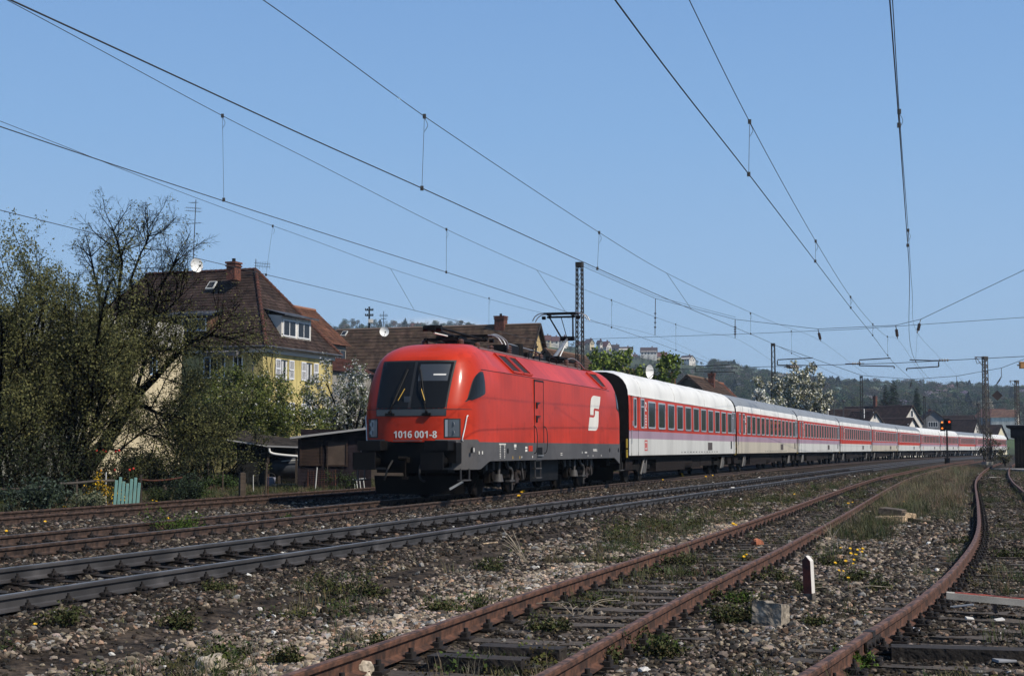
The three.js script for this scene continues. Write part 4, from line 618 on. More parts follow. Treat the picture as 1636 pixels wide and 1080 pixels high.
// ---------------------------------------------------------------- hills and the woods on them
const ridgeY = piecewise([[-600, 560], [200, 535], [480, 524], [560, 522], [640, 526], [760, 530], [870, 547], [960, 556], [1050, 571], [1110, 580], [1150, 592], [1200, 606], [1260, 617], [1330, 623], [1400, 627], [1470, 628], [1540, 630], [1636, 637], [1760, 640], [2400, 640]]);
const ridgeD = x => 1300 + 40 * Math.sin(x * .013);
function hillAt(px, t) { // t 0 at the foot, 1 on the ridge, up to 1.4 behind it
  const D = lerp(420, ridgeD(px), t), top = at(px, ridgeY(px), ridgeD(px)).y; let k = t <= 1 ? Math.pow(t, 1.35) : 1 - .5 * (t - 1);
  const p = at(px, 717, D); p.y = -.4 + (top + .4) * k + 5 * (fbm(p.x * .006, D * .006, 4, 5) - .5) * Math.min(1, t * 2) * (t > .9 ? .3 : 1); return p;
}
{
  const g = grid(150, 36, (a, b) => hillAt(-700 + a * 3000, b * 1.35)), col = [], p = g.attributes.position;
  for (let i = 0; i < p.count; i++) { const n = fbm(p.getX(i) * .008, p.getZ(i) * .008, 4, 3); col.push(...(n > .52 ? [.07, .10, .035] : [.05, .062, .03])); }
  g.setAttribute('color', new THREE.Float32BufferAttribute(col, 3));
  tag(mesh('hills', g, phys([1, 1, 1], 1, { vertexColors: true, specularIntensity: .2, side: THREE.DoubleSide }), null, false), 'long green hillside behind the village and the train', null, null, 'structure');
  // crowns: clumps of leaf-sized faces round limbs
  const r = rng(404);
  function crown(kind) {
    const gs = [], W = [], put3 = (c, s, tone) => { const n = V3(r() - .5, r() - .5, r() - .5).normalize(), u = V3(n.y, -n.x, .3).normalize(), v = V3().crossVectors(n, u); const q = tri(c.clone().addScaledVector(u, s), c.clone().addScaledVector(u, -s * .6).addScaledVector(v, s * .8), c.clone().addScaledVector(u, -s * .5).addScaledVector(v, -s * .8)); q.setAttribute('color', new THREE.Float32BufferAttribute([tone, tone, tone, tone, tone, tone, tone, tone, tone], 3)); gs.push(q); };
    if (kind === 'conifer') { for (let i = 0; i < 260; i++) { const h = Math.pow(r(), .8), a = r() * 6.283, R = (1 - h) * .30 * (.55 + .5 * r()) + .02; put3(V3(Math.cos(a) * R, .08 + h * .92, Math.sin(a) * R), .055, .6 + .6 * r()); } }
    else { const lobes = []; for (let k = 0; k < 9; k++) { const a = r() * 6.283, h = .38 + .5 * r(), q = .30 * Math.sqrt(r()) * (h > .7 ? .6 : 1); lobes.push([V3(Math.cos(a) * q, h, Math.sin(a) * q), .14 + .1 * r(), .75 + .5 * r()]); } for (let i = 0; i < 330; i++) { const l = lobes[Math.floor(r() * 9)], d = V3(r() - .5, r() - .5, r() - .5).normalize().multiplyScalar(l[1] * (.55 + .5 * r())); d.y *= .85; put3(l[0].clone().add(d), kind === 'bare' ? .022 : .042, l[2] * (.8 + .4 * r())); } for (let k = 0; k < 4; k++) { const q = rod(V3(0, 0, 0), lobes[k][0], .02, .008, 4); q.setAttribute('color', new THREE.Float32BufferAttribute(new Float32Array(q.attributes.position.count * 3).fill(.6), 3)); gs.push(q); } }
    return join(gs);
  }
  const forms = { leafA: crown('leaf'), leafB: crown('leaf'), leafC: crown('leaf'), bare: crown('bare'), conifer: crown('conifer') };
  const lists = {}; for (const k in forms) lists[k] = [];
  const house = []; globalThis.villageClear = house;
  for (let i = 0; i < 9000; i++) {
    const px = -80 + 1800 * r(), t = px > 840 && px < 1135 ? .5 + .52 * Math.sqrt(r()) : .35 + .67 * Math.sqrt(r()), p = hillAt(px, t), n = fbm(p.x * .01, p.z * .01, 4, 13);
    if (px < 850 && t > .9 && r() < .65) continue;
    const vil = px > 845 && px < 1135; if (vil && t > .80 && r() < .8) continue; // gardens of the village
    if (n < .40 && r() < .85 && px < 1150) continue;
    const q = r(), k = q < (vil ? .004 : .02) ? 'conifer' : q < .2 ? 'bare' : ['leafA', 'leafB', 'leafC'][Math.floor(r() * 3)], s = (k === 'conifer' ? 9.5 : 8.5) * (.7 + .6 * r()) * (px > 1150 ? 1.2 : vil && t > .72 ? .5 : 1);
    const w = r(); let c = k === 'bare' ? [.075, .06, .05] : k === 'conifer' ? [.018, .03, .016] : w < .5 ? [.045, .06, .026] : w < .72 ? [.062, .075, .03] : w < .87 ? [.075, .095, .036] : w < .94 ? [.10, .095, .06] : [.28, .27, .24];
    c = c.map(x => x * (.75 + .5 * r())); lists[k].push([p, s, r() * 6.28, c, .85 + .4 * r()]);
  }
  const wood = tag(thing('woodland', 'mixed spring woodland covering the hillside and the far ridge', 'woodland'), null, null, null, 'stuff'), m4 = new THREE.Matrix4(), q4 = new THREE.Quaternion(), cc = new THREE.Color();
  for (const k in forms) { const L = lists[k], im = new THREE.InstancedMesh(forms[k], phys([1, 1, 1], 1, { vertexColors: true, specularIntensity: .15, side: THREE.DoubleSide }), L.length); im.name = 'trees'; im.userData.kind = 'stuff'; L.forEach((o, i) => { q4.setFromAxisAngle(V3(0, 1, 0), o[2]); m4.compose(o[0], q4, V3(o[1] * o[4], o[1], o[1] * o[4])); im.setMatrixAt(i, m4); im.setColorAt(i, cc.setRGB(...o[3])); }); im.castShadow = im.receiveShadow = true; wood.add(im); }
}
// ---------------------------------------------------------------- houses
const HM = {
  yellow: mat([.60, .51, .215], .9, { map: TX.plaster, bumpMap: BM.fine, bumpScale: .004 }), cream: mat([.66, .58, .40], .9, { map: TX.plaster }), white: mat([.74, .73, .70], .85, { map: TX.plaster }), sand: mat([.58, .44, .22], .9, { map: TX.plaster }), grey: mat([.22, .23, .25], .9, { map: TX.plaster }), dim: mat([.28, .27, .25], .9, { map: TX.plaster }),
  frame: mat([.72, .73, .74], .5), shutter: mat([.70, .71, .74], .6), fascia: mat([.50, .50, .47], .6), zinc: mat([.17, .18, .20], .5, { metalness: .3, map: TX.mottle }), brick: mat([.27, .12, .085], .9, { map: TX.rust }), darkwood: mat([.07, .045, .03], .8, { map: TX.wood }), curtain: mat([.5, .5, .5], .9), sill: mat([.4, .4, .38], .7), awning: mat([.18, .17, .18], .8), green: mat([.16, .22, .17], .8),
};
const tileM = phys([1, 1, 1], .85, { vertexColors: true, specularIntensity: .3, map: TX.mottle });
function wallHit(px, py, o, d) { const r = at(px, py, 1).sub(V3(0, CAM_H, 0)); const den = r.x * d.z - r.z * d.x, k = (o.x * d.z - o.z * d.x) / den; const q = r.multiplyScalar(k); return [(q.x - o.x) * d.x + (q.z - o.z) * d.z, q.y + CAM_H - o.y]; } // metres along a wall and up it, for a point seen in the photograph
function tiles(A, B, Cc, Dd, base, seed, course = .3, tw = .26, lift = .035) { // roof plane A-B (eaves) D-C (ridge) in lapped courses
  const pos = [], col = [], r = rng(seed), H = V3().lerpVectors(A, B, .5).distanceTo(V3().lerpVectors(Dd, Cc, .5)), n = Math.max(2, Math.round(H / course)), N = V3().subVectors(B, A).cross(V3().subVectors(Dd, A)).normalize(), a = V3(), b = V3();
  const P = (u, v, l) => { a.lerpVectors(A, Dd, v); b.lerpVectors(B, Cc, v); return V3().lerpVectors(a, b, u).addScaledVector(N, l); };
  for (let j = 0; j < n; j++) {
    const v0 = j / n, v1 = Math.min(1, (j + 1.06) / n), w = P(0, (v0 + v1) / 2, 0).distanceTo(P(1, (v0 + v1) / 2, 0)), m = Math.max(1, Math.round(w / tw)), off = (j % 2) * .5;
    const rowT = .9 + .2 * r();
    for (let i = 0; i < m; i++) {
      const u0 = i / m, u1 = (i + 1) / m, l = lift * (.75 + .5 * r()), p = P(u0, v0, l), q = P(u1, v0, l), s = P(u1, v1, .004), t = P(u0, v1, .004), pb = P(u0, v0, 0), qb = P(u1, v0, 0), g = rowT * (.8 + .4 * r() - (r() < .05 ? .25 : 0)), c = [base[0] * g, base[1] * g * (.95 + .1 * r()), base[2] * g];
      for (const x of [p, q, s, p, s, t, pb, qb, q, pb, q, p]) { pos.push(x.x, x.y, x.z); col.push(...c); }
    }
  }
  const g = new THREE.BufferGeometry(); g.setAttribute('position', new THREE.Float32BufferAttribute(pos, 3)); g.setAttribute('color', new THREE.Float32BufferAttribute(col, 3)); g.computeVertexNormals(); return g;
}
function roof(t, faces, base, seed, course, tw) { const gs = faces.map((f, i) => tiles(...f, base, seed + i, course, tw)); const o = mesh('roof', gs, tileM, t); return o; }
// a window set in a wall plane: frame F(x, y, z) local axes along wall, up, outwards
function windowAt(t, M4, x, y, w, h, o = {}) {
  const A = (gs) => join(gs).applyMatrix4(M4), fw = o.fw || .07, gs = [bx(w, fw, .08, x, y + h / 2 - fw / 2, 0), bx(w, fw, .08, x, y - h / 2 + fw / 2, 0), bx(fw, h - 2 * fw, .08, x - w / 2 + fw / 2, y, 0), bx(fw, h - 2 * fw, .08, x + w / 2 - fw / 2, y, 0)];
  for (let i = 1; i < (o.panes || 2); i++) gs.push(bx(fw * .8, h - 2 * fw, .07, x - w / 2 + w * i / (o.panes || 2), y, 0));
  const f = mesh('window', A(gs), o.mat || HM.frame, t); mesh('pane', A([bx(w - fw, h - fw, .012, x, y, .010)]), M.paneDark, f);
  if (o.curtain) for (let i = 0; i < (o.panes || 2); i++) mesh('curtain', A([bx(w / (o.panes || 2) * .28, h - 2 * fw, .006, x - w / 2 + w * (i + .78) / (o.panes || 2), y, .021)]), HM.curtain, f);
  if (o.sill) mesh('sill', A([bx(w + .16, .06, .16, x, y - h / 2 - .03, .05)]), HM.sill, f);
  if (o.shutter) for (const e of [-1, 1]) { const s = mesh('shutter', A([bx(.05, h, .05, x + e * (w / 2 + .05), y, .06), bx(.05, h, .05, x + e * (w / 2 + o.shutter - .03), y, .06), bx(o.shutter - .08, .06, .05, x + e * (w / 2 + o.shutter / 2), y + h / 2 - .03, .06), bx(o.shutter - .08, .06, .05, x + e * (w / 2 + o.shutter / 2), y - h / 2 + .03, .06), bx(o.shutter - .08, .06, .05, x + e * (w / 2 + o.shutter / 2), y, .06)]), HM.shutter, t); const sl = []; for (let k = 0; k < 18; k++) sl.push(bx(o.shutter - .1, .05, .012, x + e * (w / 2 + o.shutter / 2), y - h / 2 + .1 + k * (h - .2) / 17, .06, .6)); const ss = mesh('slats', A(sl), HM.shutter, s); ss.userData.kind = 'stuff'; }
  return f;
}
const frameM = (o, d) => { const n = V3(-d.z, 0, d.x); if (n.z < 0 && false) n.negate(); return new THREE.Matrix4().makeBasis(d, V3(0, 1, 0), V3().crossVectors(d, V3(0, 1, 0))).setPosition(o); };
const dirOf = th => V3(Math.sin(th), 0, -Math.cos(th)); // along the tracks
const sideOf = th => V3(Math.cos(th), 0, Math.sin(th)); // towards the camera side of the tracks
function chimney(t, c, w, h, d, th) { const g = mesh('chimney', [bx(w, h, d, 0, h / 2, 0), bx(w + .12, .1, d + .12, 0, h - .2, 0), bx(w + .14, .12, d + .14, 0, h, 0)], HM.brick, t); g.position.copy(c); g.rotation.y = th; mesh('flue', [cy(.12, .12, .3, 10, 0, h + .15, 0)], M.soot, g); return g; }
function dish(label, c, r, az, group) { const t = thing('satellite_dish', label, 'satellite dish', group); const pr = []; for (let i = 0; i <= 8; i++) { const q = i / 8 * r; pr.push(new THREE.Vector2(q, q * q / r * .35)); } const g = new THREE.LatheGeometry(pr, 24); g.rotateX(Math.PI / 2); mesh('reflector', [g], mat([.75, .75, .73], .5, { side: THREE.DoubleSide }), t); mesh('feed_arm', [rod(V3(0, -r * .9, .1), V3(0, -r * .2, r * 1.2), .02), bx(.1, .1, .14, 0, -r * .15, r * 1.2)], M.steel, t); mesh('bracket', [rod(V3(0, 0, -.02), V3(0, -r * .3, -.35), .03), rod(V3(0, -r * .3, -.35), V3(0, -r * 1.7, -.35), .03)], M.steel, t); t.position.copy(c); t.rotation.y = az; return t; }

{ // ---- the yellow house with the brown hipped roof
  const th = .345, o = at(418, 717, 92); o.y = -.2; const d = dirOf(th), n = sideOf(th), W = 9.5, L = 15, up = V3(0, 1, 0);
  const t = thing('house', 'yellow rendered house with steep brown hipped roof and white shutters behind the blossoming garden tree', 'house');
  const eave = wallHit(418, 553, o, d)[1], ridge = at(413, 431, 97.5).y + .2;
  const P = (x, y, z) => o.clone().addScaledVector(d, x).addScaledVector(n, z).add(V3(0, y, 0)); // z negative = into the house
  const A = frameM(o, d);
  // track-side wall with openings
  const wins = [[447.8, 460, 574, 606], [488.3, 499.4, 579, 610], [447.6, 460, 642, 676], [488.3, 499.4, 645, 679]].map(([x0, x1, y0, y1]) => { const a = wallHit(x0, y0, o, d), b = wallHit(x1, y1, o, d); return { x: (a[0] + b[0]) / 2, y: (a[1] + b[1]) / 2, w: b[0] - a[0], h: a[1] - b[1] }; });
  const holes = wins.map(q => rectHole(q.x - q.w / 2, q.x + q.w / 2, q.y - q.h / 2, q.y + q.h / 2));
  mesh('wall', [prism([[0, 0], [W, 0], [W, eave], [0, eave]], .3, holes).translate(0, 0, -.3).applyMatrix4(A)], HM.yellow, t);
  for (const q of wins) { const B = A.clone().multiply(new THREE.Matrix4().makeTranslation(0, 0, -.13)); windowAt(t, B, q.x, q.y, q.w, q.h, { curtain: true, panes: 2 }); const f = t.children[t.children.length - 1]; mesh('sill', [bx(q.w + .2, .07, .24, q.x, q.y - q.h / 2 - .03, .06).applyMatrix4(A)], HM.sill, f);
    for (const e of [-1, 1]) { const sw = q.w * .62, cx = q.x + e * (q.w / 2 + sw / 2 + .06), sh = mesh('shutter', [bx(.06, q.h, .05, cx - sw / 2 + .03, q.y, .04), bx(.06, q.h, .05, cx + sw / 2 - .03, q.y, .04), bx(sw - .12, .07, .05, cx, q.y + q.h / 2 - .035, .04), bx(sw - .12, .07, .05, cx, q.y - q.h / 2 + .035, .04), bx(sw - .12, .07, .05, cx, q.y, .04)].map(g => g.applyMatrix4(A)), HM.shutter, t); const sl = []; for (let k = 0; k < 16; k++) sl.push(bx(sw - .1, .06, .012, cx, q.y - q.h / 2 + .1 + k * (q.h - .2) / 15, .035, .6).applyMatrix4(A)); mesh('slats', sl, HM.shutter, sh); } }
  // front wall (facing the camera), rear and far walls, plinth
  const B = frameM(P(0, 0, -L), n); // x along n from the far left end to the corner
  mesh('wall', [bx(L - .3, eave, .3, (L - .3) / 2, eave / 2, -.15).applyMatrix4(B), bx(.3, eave, L, W - .15, eave / 2, -L / 2).applyMatrix4(A), bx(W - .6, eave, .3, W / 2, eave / 2, -L + .15).applyMatrix4(A)], HM.yellow, t);
  mesh('cornice', [bx(W + .3, .35, .12, W / 2, eave - .2, .06).applyMatrix4(A), bx(L, .35, .12, L / 2, eave - .2, .06).applyMatrix4(B)], HM.fascia, t);
  const fr = [[325, 346, 570, 604], [346.5, 359, 570, 604], [372, 387, 568, 604]].map(([x0, x1, y0, y1]) => { const a = wallHit(x0, y0, P(0, 0, -L), n), b = wallHit(x1, y1, P(0, 0, -L), n); return [(a[0] + b[0]) / 2, (a[1] + b[1]) / 2, b[0] - a[0], a[1] - b[1]]; });
  for (const q of fr) windowAt(t, B, ...q, { panes: 2, sill: true });
  { const a = wallHit(333, 562, P(0, 0, -L), n), b = wallHit(387, 567, P(0, 0, -L), n); mesh('awning', [bx(b[0] - a[0], .25, .7, (a[0] + b[0]) / 2, a[1] - .1, .4, .3).applyMatrix4(B)], HM.awning, t); const q = wallHit(404.5, 600, P(0, 0, -L), n); mesh('downpipe', [cy(.06, .06, eave - .3, 8, q[0], (eave - .3) / 2, .1).applyMatrix4(B)], HM.zinc, t); }
  // roof: eaves overhang .45
  const ov = .45, e0 = eave - .05, a = P(-ov, e0, ov), b = P(W + ov, e0, ov), c = P(W + ov, e0, -L - ov), f = P(-ov, e0, -L - ov), r0 = P(W / 2, ridge, -3.3), r1 = P(W / 2, ridge, -L + 3.3);
  const rf = roof(t, [[a, b, r0.clone().addScaledVector(d, .04), r0.clone().addScaledVector(d, -.04)], [f, a, r0, r1], [b, c, r1, r0], [c, f, r1.clone().addScaledVector(d, -.04), r1.clone().addScaledVector(d, .04)]], [.088, .058, .047], 11, .27, .24);
  mesh('soffit', [quad(P(-ov, e0 - .02, ov), P(W + ov, e0 - .02, ov), P(W + ov, e0 - .02, -L - ov), P(-ov, e0 - .02, -L - ov))], HM.fascia, rf);
  const caps = []; const capLine = (p, q) => { const m = Math.round(p.distanceTo(q) / .36); for (let i = 0; i < m; i++) { const u = p.clone().lerp(q, i / m), w = p.clone().lerp(q, (i + 1.08) / m); caps.push(rod(u.add(V3(0, .02, 0)), w.add(V3(0, .02, 0)), .15, .12, 8)); } }; capLine(r0, r1); capLine(a, r0); capLine(b, r0); mesh('ridge_tiles', caps, mat([.15, .06, .036], .85, { map: TX.rust }), rf).userData.kind = 'stuff';
  mesh('gutter', [rod(P(-ov - .06, e0 + .02, ov + .06), P(W + ov, e0 + .02, ov + .06), .07, .07, 8), rod(P(-ov - .06, e0 + .02, ov), P(-ov - .06, e0 + .02, -L), .07, .07, 8)], HM.zinc, rf);
  chimney(t, at(372.5, 448, 96.5).clone(), .62, (448 - 420) / 2384 * 96.5, .8, -th);
  { const c = at(337, 456, 94.5), g = mesh('skylight', [bx(.55, .75, .1, 0, 0, 0)], HM.fascia, t); g.position.copy(c); g.rotation.set(-.8, -th, 0, 'YXZ'); mesh('pane', [bx(.42, .6, .02, 0, 0, .055)], M.paneDark, g); }
  // dormers
  const slopeZ = h => -ov + (h - e0) / (ridge - e0) * (3.3 + ov); // how far in the hip is at height h
  { const oz = P(0, 0, -.1), q0 = wallHit(449, 541, oz, d), q1 = wallHit(496.5, 512, oz, d), xm = (q0[0] + q1[0]) / 2, w = q1[0] - q0[0], h = q1[1] - q0[1], D = A.clone().multiply(new THREE.Matrix4().makeTranslation(xm, (q0[1] + q1[1]) / 2, -.1));
    const dm = mesh('dormer', [bx(w, h, .12, 0, 0, -.06).applyMatrix4(D), prism([[0, -h / 2], [0, h / 2], [-2.6, h / 2 + .3]], .1).rotateY(-Math.PI / 2).translate(-w / 2 + .1, 0, -.1).applyMatrix4(D), prism([[0, -h / 2], [0, h / 2], [-2.6, h / 2 + .3]], .1).rotateY(-Math.PI / 2).translate(w / 2, 0, -.1).applyMatrix4(D)], HM.white, t);
    mesh('dormer_roof', [quad(V3(-w / 2 - .35, h / 2 + .05, .4), V3(w / 2 + .3, h / 2 + .05, .4), V3(w / 2 + .1, h / 2 + .75, -2.3), V3(-w / 2 - .1, h / 2 + .75, -2.3)).applyMatrix4(D), bx(w + .65, .1, .06, 0, h / 2 + .03, .4).applyMatrix4(D)], HM.zinc, dm);
    for (const e of [-.26, .26]) windowAt(dm, D, e * w * .93, -.02, w * .42, h * .72, { panes: 2 }); }
  { const oz = P(.15, 0, -L), q0 = wallHit(288, 532, oz, n), q1 = wallHit(331, 505, oz, n), xm = (q0[0] + q1[0]) / 2, w = q1[0] - q0[0], h = q1[1] - q0[1], D = B.clone().multiply(new THREE.Matrix4().makeTranslation(xm, (q0[1] + q1[1]) / 2, -.15));
    const wood = mat([.20, .10, .06], .8, { map: TX.wood }), dm = mesh('dormer', [bx(w, h, .12, 0, 0, -.06).applyMatrix4(D), prism([[0, -h / 2], [0, h / 2], [-2.4, h / 2 + .2]], .1).rotateY(-Math.PI / 2).translate(w / 2, 0, -.1).applyMatrix4(D), prism([[0, -h / 2], [0, h / 2], [-2.4, h / 2 + .2]], .1).rotateY(-Math.PI / 2).translate(-w / 2 + .1, 0, -.1).applyMatrix4(D)], wood, t);
    mesh('dormer_roof', [quad(V3(-w / 2 - 1.6, h / 2 + .1, .5), V3(w / 2 + .6, h / 2 + .1, .5), V3(w / 2 + .1, h / 2 + .6, -2.2), V3(-w / 2 - 1.2, h / 2 + .6, -2.2)).applyMatrix4(D), bx(w + 2.2, .14, .06, -.5, h / 2 + .06, .5).applyMatrix4(D)], HM.zinc, dm);
    windowAt(dm, D, 0, -.02, w * .92, h * .8, { panes: 3, mat: mat([.42, .47, .56], .6) }); }
  // creeper stems on the corner of the wall
  const r = rng(61), st = []; for (let k = 0; k < 16; k++) { let x = .2 + 2.2 * r(), y = 3.5 * r() + 2; const p = []; for (let i = 0; i < 7; i++) { p.push(V3(x, y, .03)); x += (r() - .45) * .35; y += .25 + .45 * r(); if (y > eave - .3) break; } if (p.length > 2) st.push(tube(p, .014, 4).applyMatrix4(A)); } mesh('creeper', st, HM.darkwood, t);
  // things on the roof
  const an = thing('roof_aerial', 'tall thin aerial mast on the left part of the brown hipped roof', 'aerial'), ab = at(306.5, 437, 95.5), as = 95.5 / 2384; an.position.copy(ab); const hh = (437 - 317) * as;
  mesh('pole', [rod(V3(0, -.4, 0), V3(.16, hh, 0), .035, .025)], M.steel, an); const yagi = (y, l, n0, rot) => { const gs = [rod(V3(-l / 2, y, 0), V3(l / 2, y, 0), .012, .012, 4)]; for (let i = 0; i < n0; i++) gs.push(rod(V3(-l / 2 + l * i / (n0 - 1), y, -.3), V3(-l / 2 + l * i / (n0 - 1), y, .3), .007, .007, 4)); return gs.map(g => g.rotateY(rot)); };
  mesh('aerial', [yagi(hh - .55, 1.0, 9, .5), yagi(hh - .75, 1.0, 9, .5), yagi(hh - 1.55, 1.2, 6, -.4), yagi(hh - .2, .3, 3, 1.2)].flat(), M.steel, an);
  dish('white satellite dish at the ridge beside the tall aerial mast', at(311.5, 424, 95), .46, .75);
  const a2 = thing('roof_aerial', 'small comb-shaped aerial at the right end of the brown roof ridge', 'aerial'); a2.position.copy(at(408, 432, 97)); mesh('pole', [rod(V3(0, -.2, 0), V3(0, .75, 0), .025)], M.steel, a2); mesh('aerial', [rod(V3(-.1, .3, 0), V3(.95, .22, 0), .012, .012, 4), rod(V3(-.1, .5, 0), V3(.95, .4, 0), .012, .012, 4), ...[...Array(9)].map((_, i) => rod(V3(i * .11, .1 + .1 * (i % 2), -.15), V3(i * .11, .55, .15), .008, .008, 4))], M.steel, a2);
}
{ // ---- cream wing with the white terrace parapet behind the big tree
  const th = .345, o = at(133, 717, 80), d = dirOf(th), n = sideOf(th); o.y = -.2; const e = wallHit(290, 565, o, d), L = e[0], h = e[1], hp = wallHit(290, 520, o, d)[1], t = thing('house', 'cream flat-topped house with white terrace parapet seen through the leaning tree', 'house'), A = frameM(o, d);
  const wins = [[146, 158, 565, 592], [238, 252, 568, 600]].map(([x0, x1, y0, y1]) => { const a = wallHit(x0, y0, o, d), b = wallHit(x1, y1, o, d); return [(a[0] + b[0]) / 2, (a[1] + b[1]) / 2, b[0] - a[0], a[1] - b[1]]; });
  mesh('wall', [prism([[0, 0], [L, 0], [L, h], [0, h]], .3, wins.map(q => rectHole(q[0] - q[2] / 2, q[0] + q[2] / 2, q[1] - q[3] / 2, q[1] + q[3] / 2))).translate(0, 0, -.3).applyMatrix4(A), bx(.3, h, 8, .15, h / 2, -4.3).applyMatrix4(A), bx(.3, h, 8, L - .15, h / 2, -4.3).applyMatrix4(A)], HM.cream, t);
  mesh('terrace', [bx(L, .2, 8.3, L / 2, h + .1, -4.15).applyMatrix4(A)], HM.darkwood, t); mesh('parapet', [bx(L + .1, hp - h - .2, .12, L / 2, (h + hp) / 2 + .1, .0).applyMatrix4(A), bx(.12, hp - h - .2, 8, .0, (h + hp) / 2 + .1, -4.1).applyMatrix4(A)], HM.white, t);
  for (const q of wins) windowAt(t, A.clone().multiply(new THREE.Matrix4().makeTranslation(0, 0, -.12)), ...q, { panes: 2, mat: mat([.35, .5, .7], .5) });
  const a = wallHit(147, 605, o, d), b = wallHit(172, 632, o, d); mesh('roller_blind', [bx(b[0] - a[0], a[1] - b[1], .08, (a[0] + b[0]) / 2, (a[1] + b[1]) / 2, .05).applyMatrix4(A)], HM.green, t); const c = wallHit(193, 600, o, d), f = wallHit(199, 645, o, d); mesh('door_frame', [bx(f[0] - c[0], c[1] - f[1], .08, (f[0] + c[0]) / 2, (c[1] + f[1]) / 2, .05).applyMatrix4(A)], HM.frame, t);
}
// a plain gabled house: ridge along 'd' (with the tracks) or 'n' (across them); o is the near corner on the camera side
function gabled(label, o, th, W, L, eave, ridge, axis, wm, roofC, opt = {}) {
  const t = thing('house', label, 'house', opt.group), d = dirOf(th), n = sideOf(th), P = (x, y, z) => o.clone().addScaledVector(d, x).addScaledVector(n, z).add(V3(0, y, 0)), A = frameM(o, d), ov = opt.ov ?? .35;
  const gp = (q) => q === 'n' ? [[0, 0], [W, 0], [W, eave], [W / 2, ridge - .12], [0, eave]] : null;
  if (axis === 'n') { mesh('wall', [prism(gp('n'), .25).translate(0, 0, -.25).applyMatrix4(A), prism(gp('n'), .25).translate(0, 0, -L).applyMatrix4(A), bx(.25, eave, L - .5, .125, eave / 2, -L / 2).applyMatrix4(A), bx(.25, eave, L - .5, W - .125, eave / 2, -L / 2).applyMatrix4(A)], wm, t);
    const k = (ridge - eave) / (W / 2), e0 = eave - ov * k, r0 = P(W / 2, ridge, ov), r1 = P(W / 2, ridge, -L - ov); const rf = roof(t, [[P(-ov, e0, -L - ov), P(-ov, e0, ov), r0, r1], [P(W + ov, e0, ov), P(W + ov, e0, -L - ov), r1, r0]], roofC, opt.seed || 5, opt.course || .32, opt.tw || .3); mesh('verge_board', [bar(P(-ov, e0, ov + .02), P(W / 2, ridge, ov + .02), .06, .2), bar(P(W + ov, e0, ov + .02), P(W / 2, ridge, ov + .02), .06, .2)], opt.verge || HM.darkwood, rf);
    mesh('ridge_tiles', chain([r0, r1], .12, 6), mat(roofC.map(x => x * 1.1), .9), rf); }
  else { const B = frameM(P(0, 0, -L), n); const g = [[0, 0], [L, 0], [L, eave], [L / 2, ridge - .12], [0, eave]]; mesh('wall', [prism(g, .25).translate(0, 0, -.25).applyMatrix4(B), prism(g, .25).translate(0, 0, -W).applyMatrix4(B), bx(W - .5, eave, .25, W / 2, eave / 2, -.125).applyMatrix4(A), bx(W - .5, eave, .25, W / 2, eave / 2, -L + .125).applyMatrix4(A)], wm, t);
    const k = (ridge - eave) / (L / 2), e0 = eave - ov * k, r0 = P(-ov, ridge, -L / 2), r1 = P(W + ov, ridge, -L / 2); const rf = roof(t, [[P(-ov, e0, ov), P(W + ov, e0, ov), r1, r0], [P(W + ov, e0, -L - ov), P(-ov, e0, -L - ov), r0, r1]], roofC, opt.seed || 5, opt.course || .32, opt.tw || .3); mesh('verge_board', [bar(P(-ov - .02, e0, ov), P(-ov - .02, ridge, -L / 2), .06, .2), bar(P(-ov - .02, e0, -L - ov), P(-ov - .02, ridge, -L / 2), .06, .2)], opt.verge || HM.darkwood, rf); mesh('ridge_tiles', chain([r0, r1], .12, 6), mat(roofC.map(x => x * 1.1), .9), rf); }
  for (const w of opt.win || []) windowAt(t, w[0] === 'g' ? A : frameM(P(0, 0, -L), n), w[1], w[2], w[3], w[4], { panes: w[5] || 2 });
  for (const c of opt.chim || []) chimney(t, P(c[0], c[1], c[2]), c[3], c[4], c[3], -th);
  t.userData.P = undefined; delete t.userData.P; return { t, P, A, d, n };
}
const gnd = (px, D, y = -.2) => { const o = at(px, 717, D); o.y = y; return o; };
{ // house with orange-brown roof just behind the yellow one
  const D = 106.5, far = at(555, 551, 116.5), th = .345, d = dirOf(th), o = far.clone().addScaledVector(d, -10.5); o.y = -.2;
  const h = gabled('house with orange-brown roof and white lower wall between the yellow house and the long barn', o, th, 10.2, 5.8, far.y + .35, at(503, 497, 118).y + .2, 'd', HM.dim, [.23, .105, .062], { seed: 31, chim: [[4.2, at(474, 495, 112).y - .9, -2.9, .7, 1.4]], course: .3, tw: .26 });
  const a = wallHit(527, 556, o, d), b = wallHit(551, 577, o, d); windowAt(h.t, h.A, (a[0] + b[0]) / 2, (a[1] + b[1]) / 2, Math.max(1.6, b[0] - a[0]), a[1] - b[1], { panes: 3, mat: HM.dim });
  const q = wallHit(530, 571, o, d)[1]; mesh('porch_roof', [tiles(h.P(-.5, q - 1.3, 2.6), h.P(10.5, q - 1.3, 2.6), h.P(10.5, q, .05), h.P(-.5, q, .05), [.13, .05, .035], 8, .3, .26)], tileM, h.t); mesh('lower_wall', [bx(10, q - 1.4, .2, 5, (q - 1.4) / 2, 2.2).applyMatrix4(h.A)], HM.dim, h.t);
}
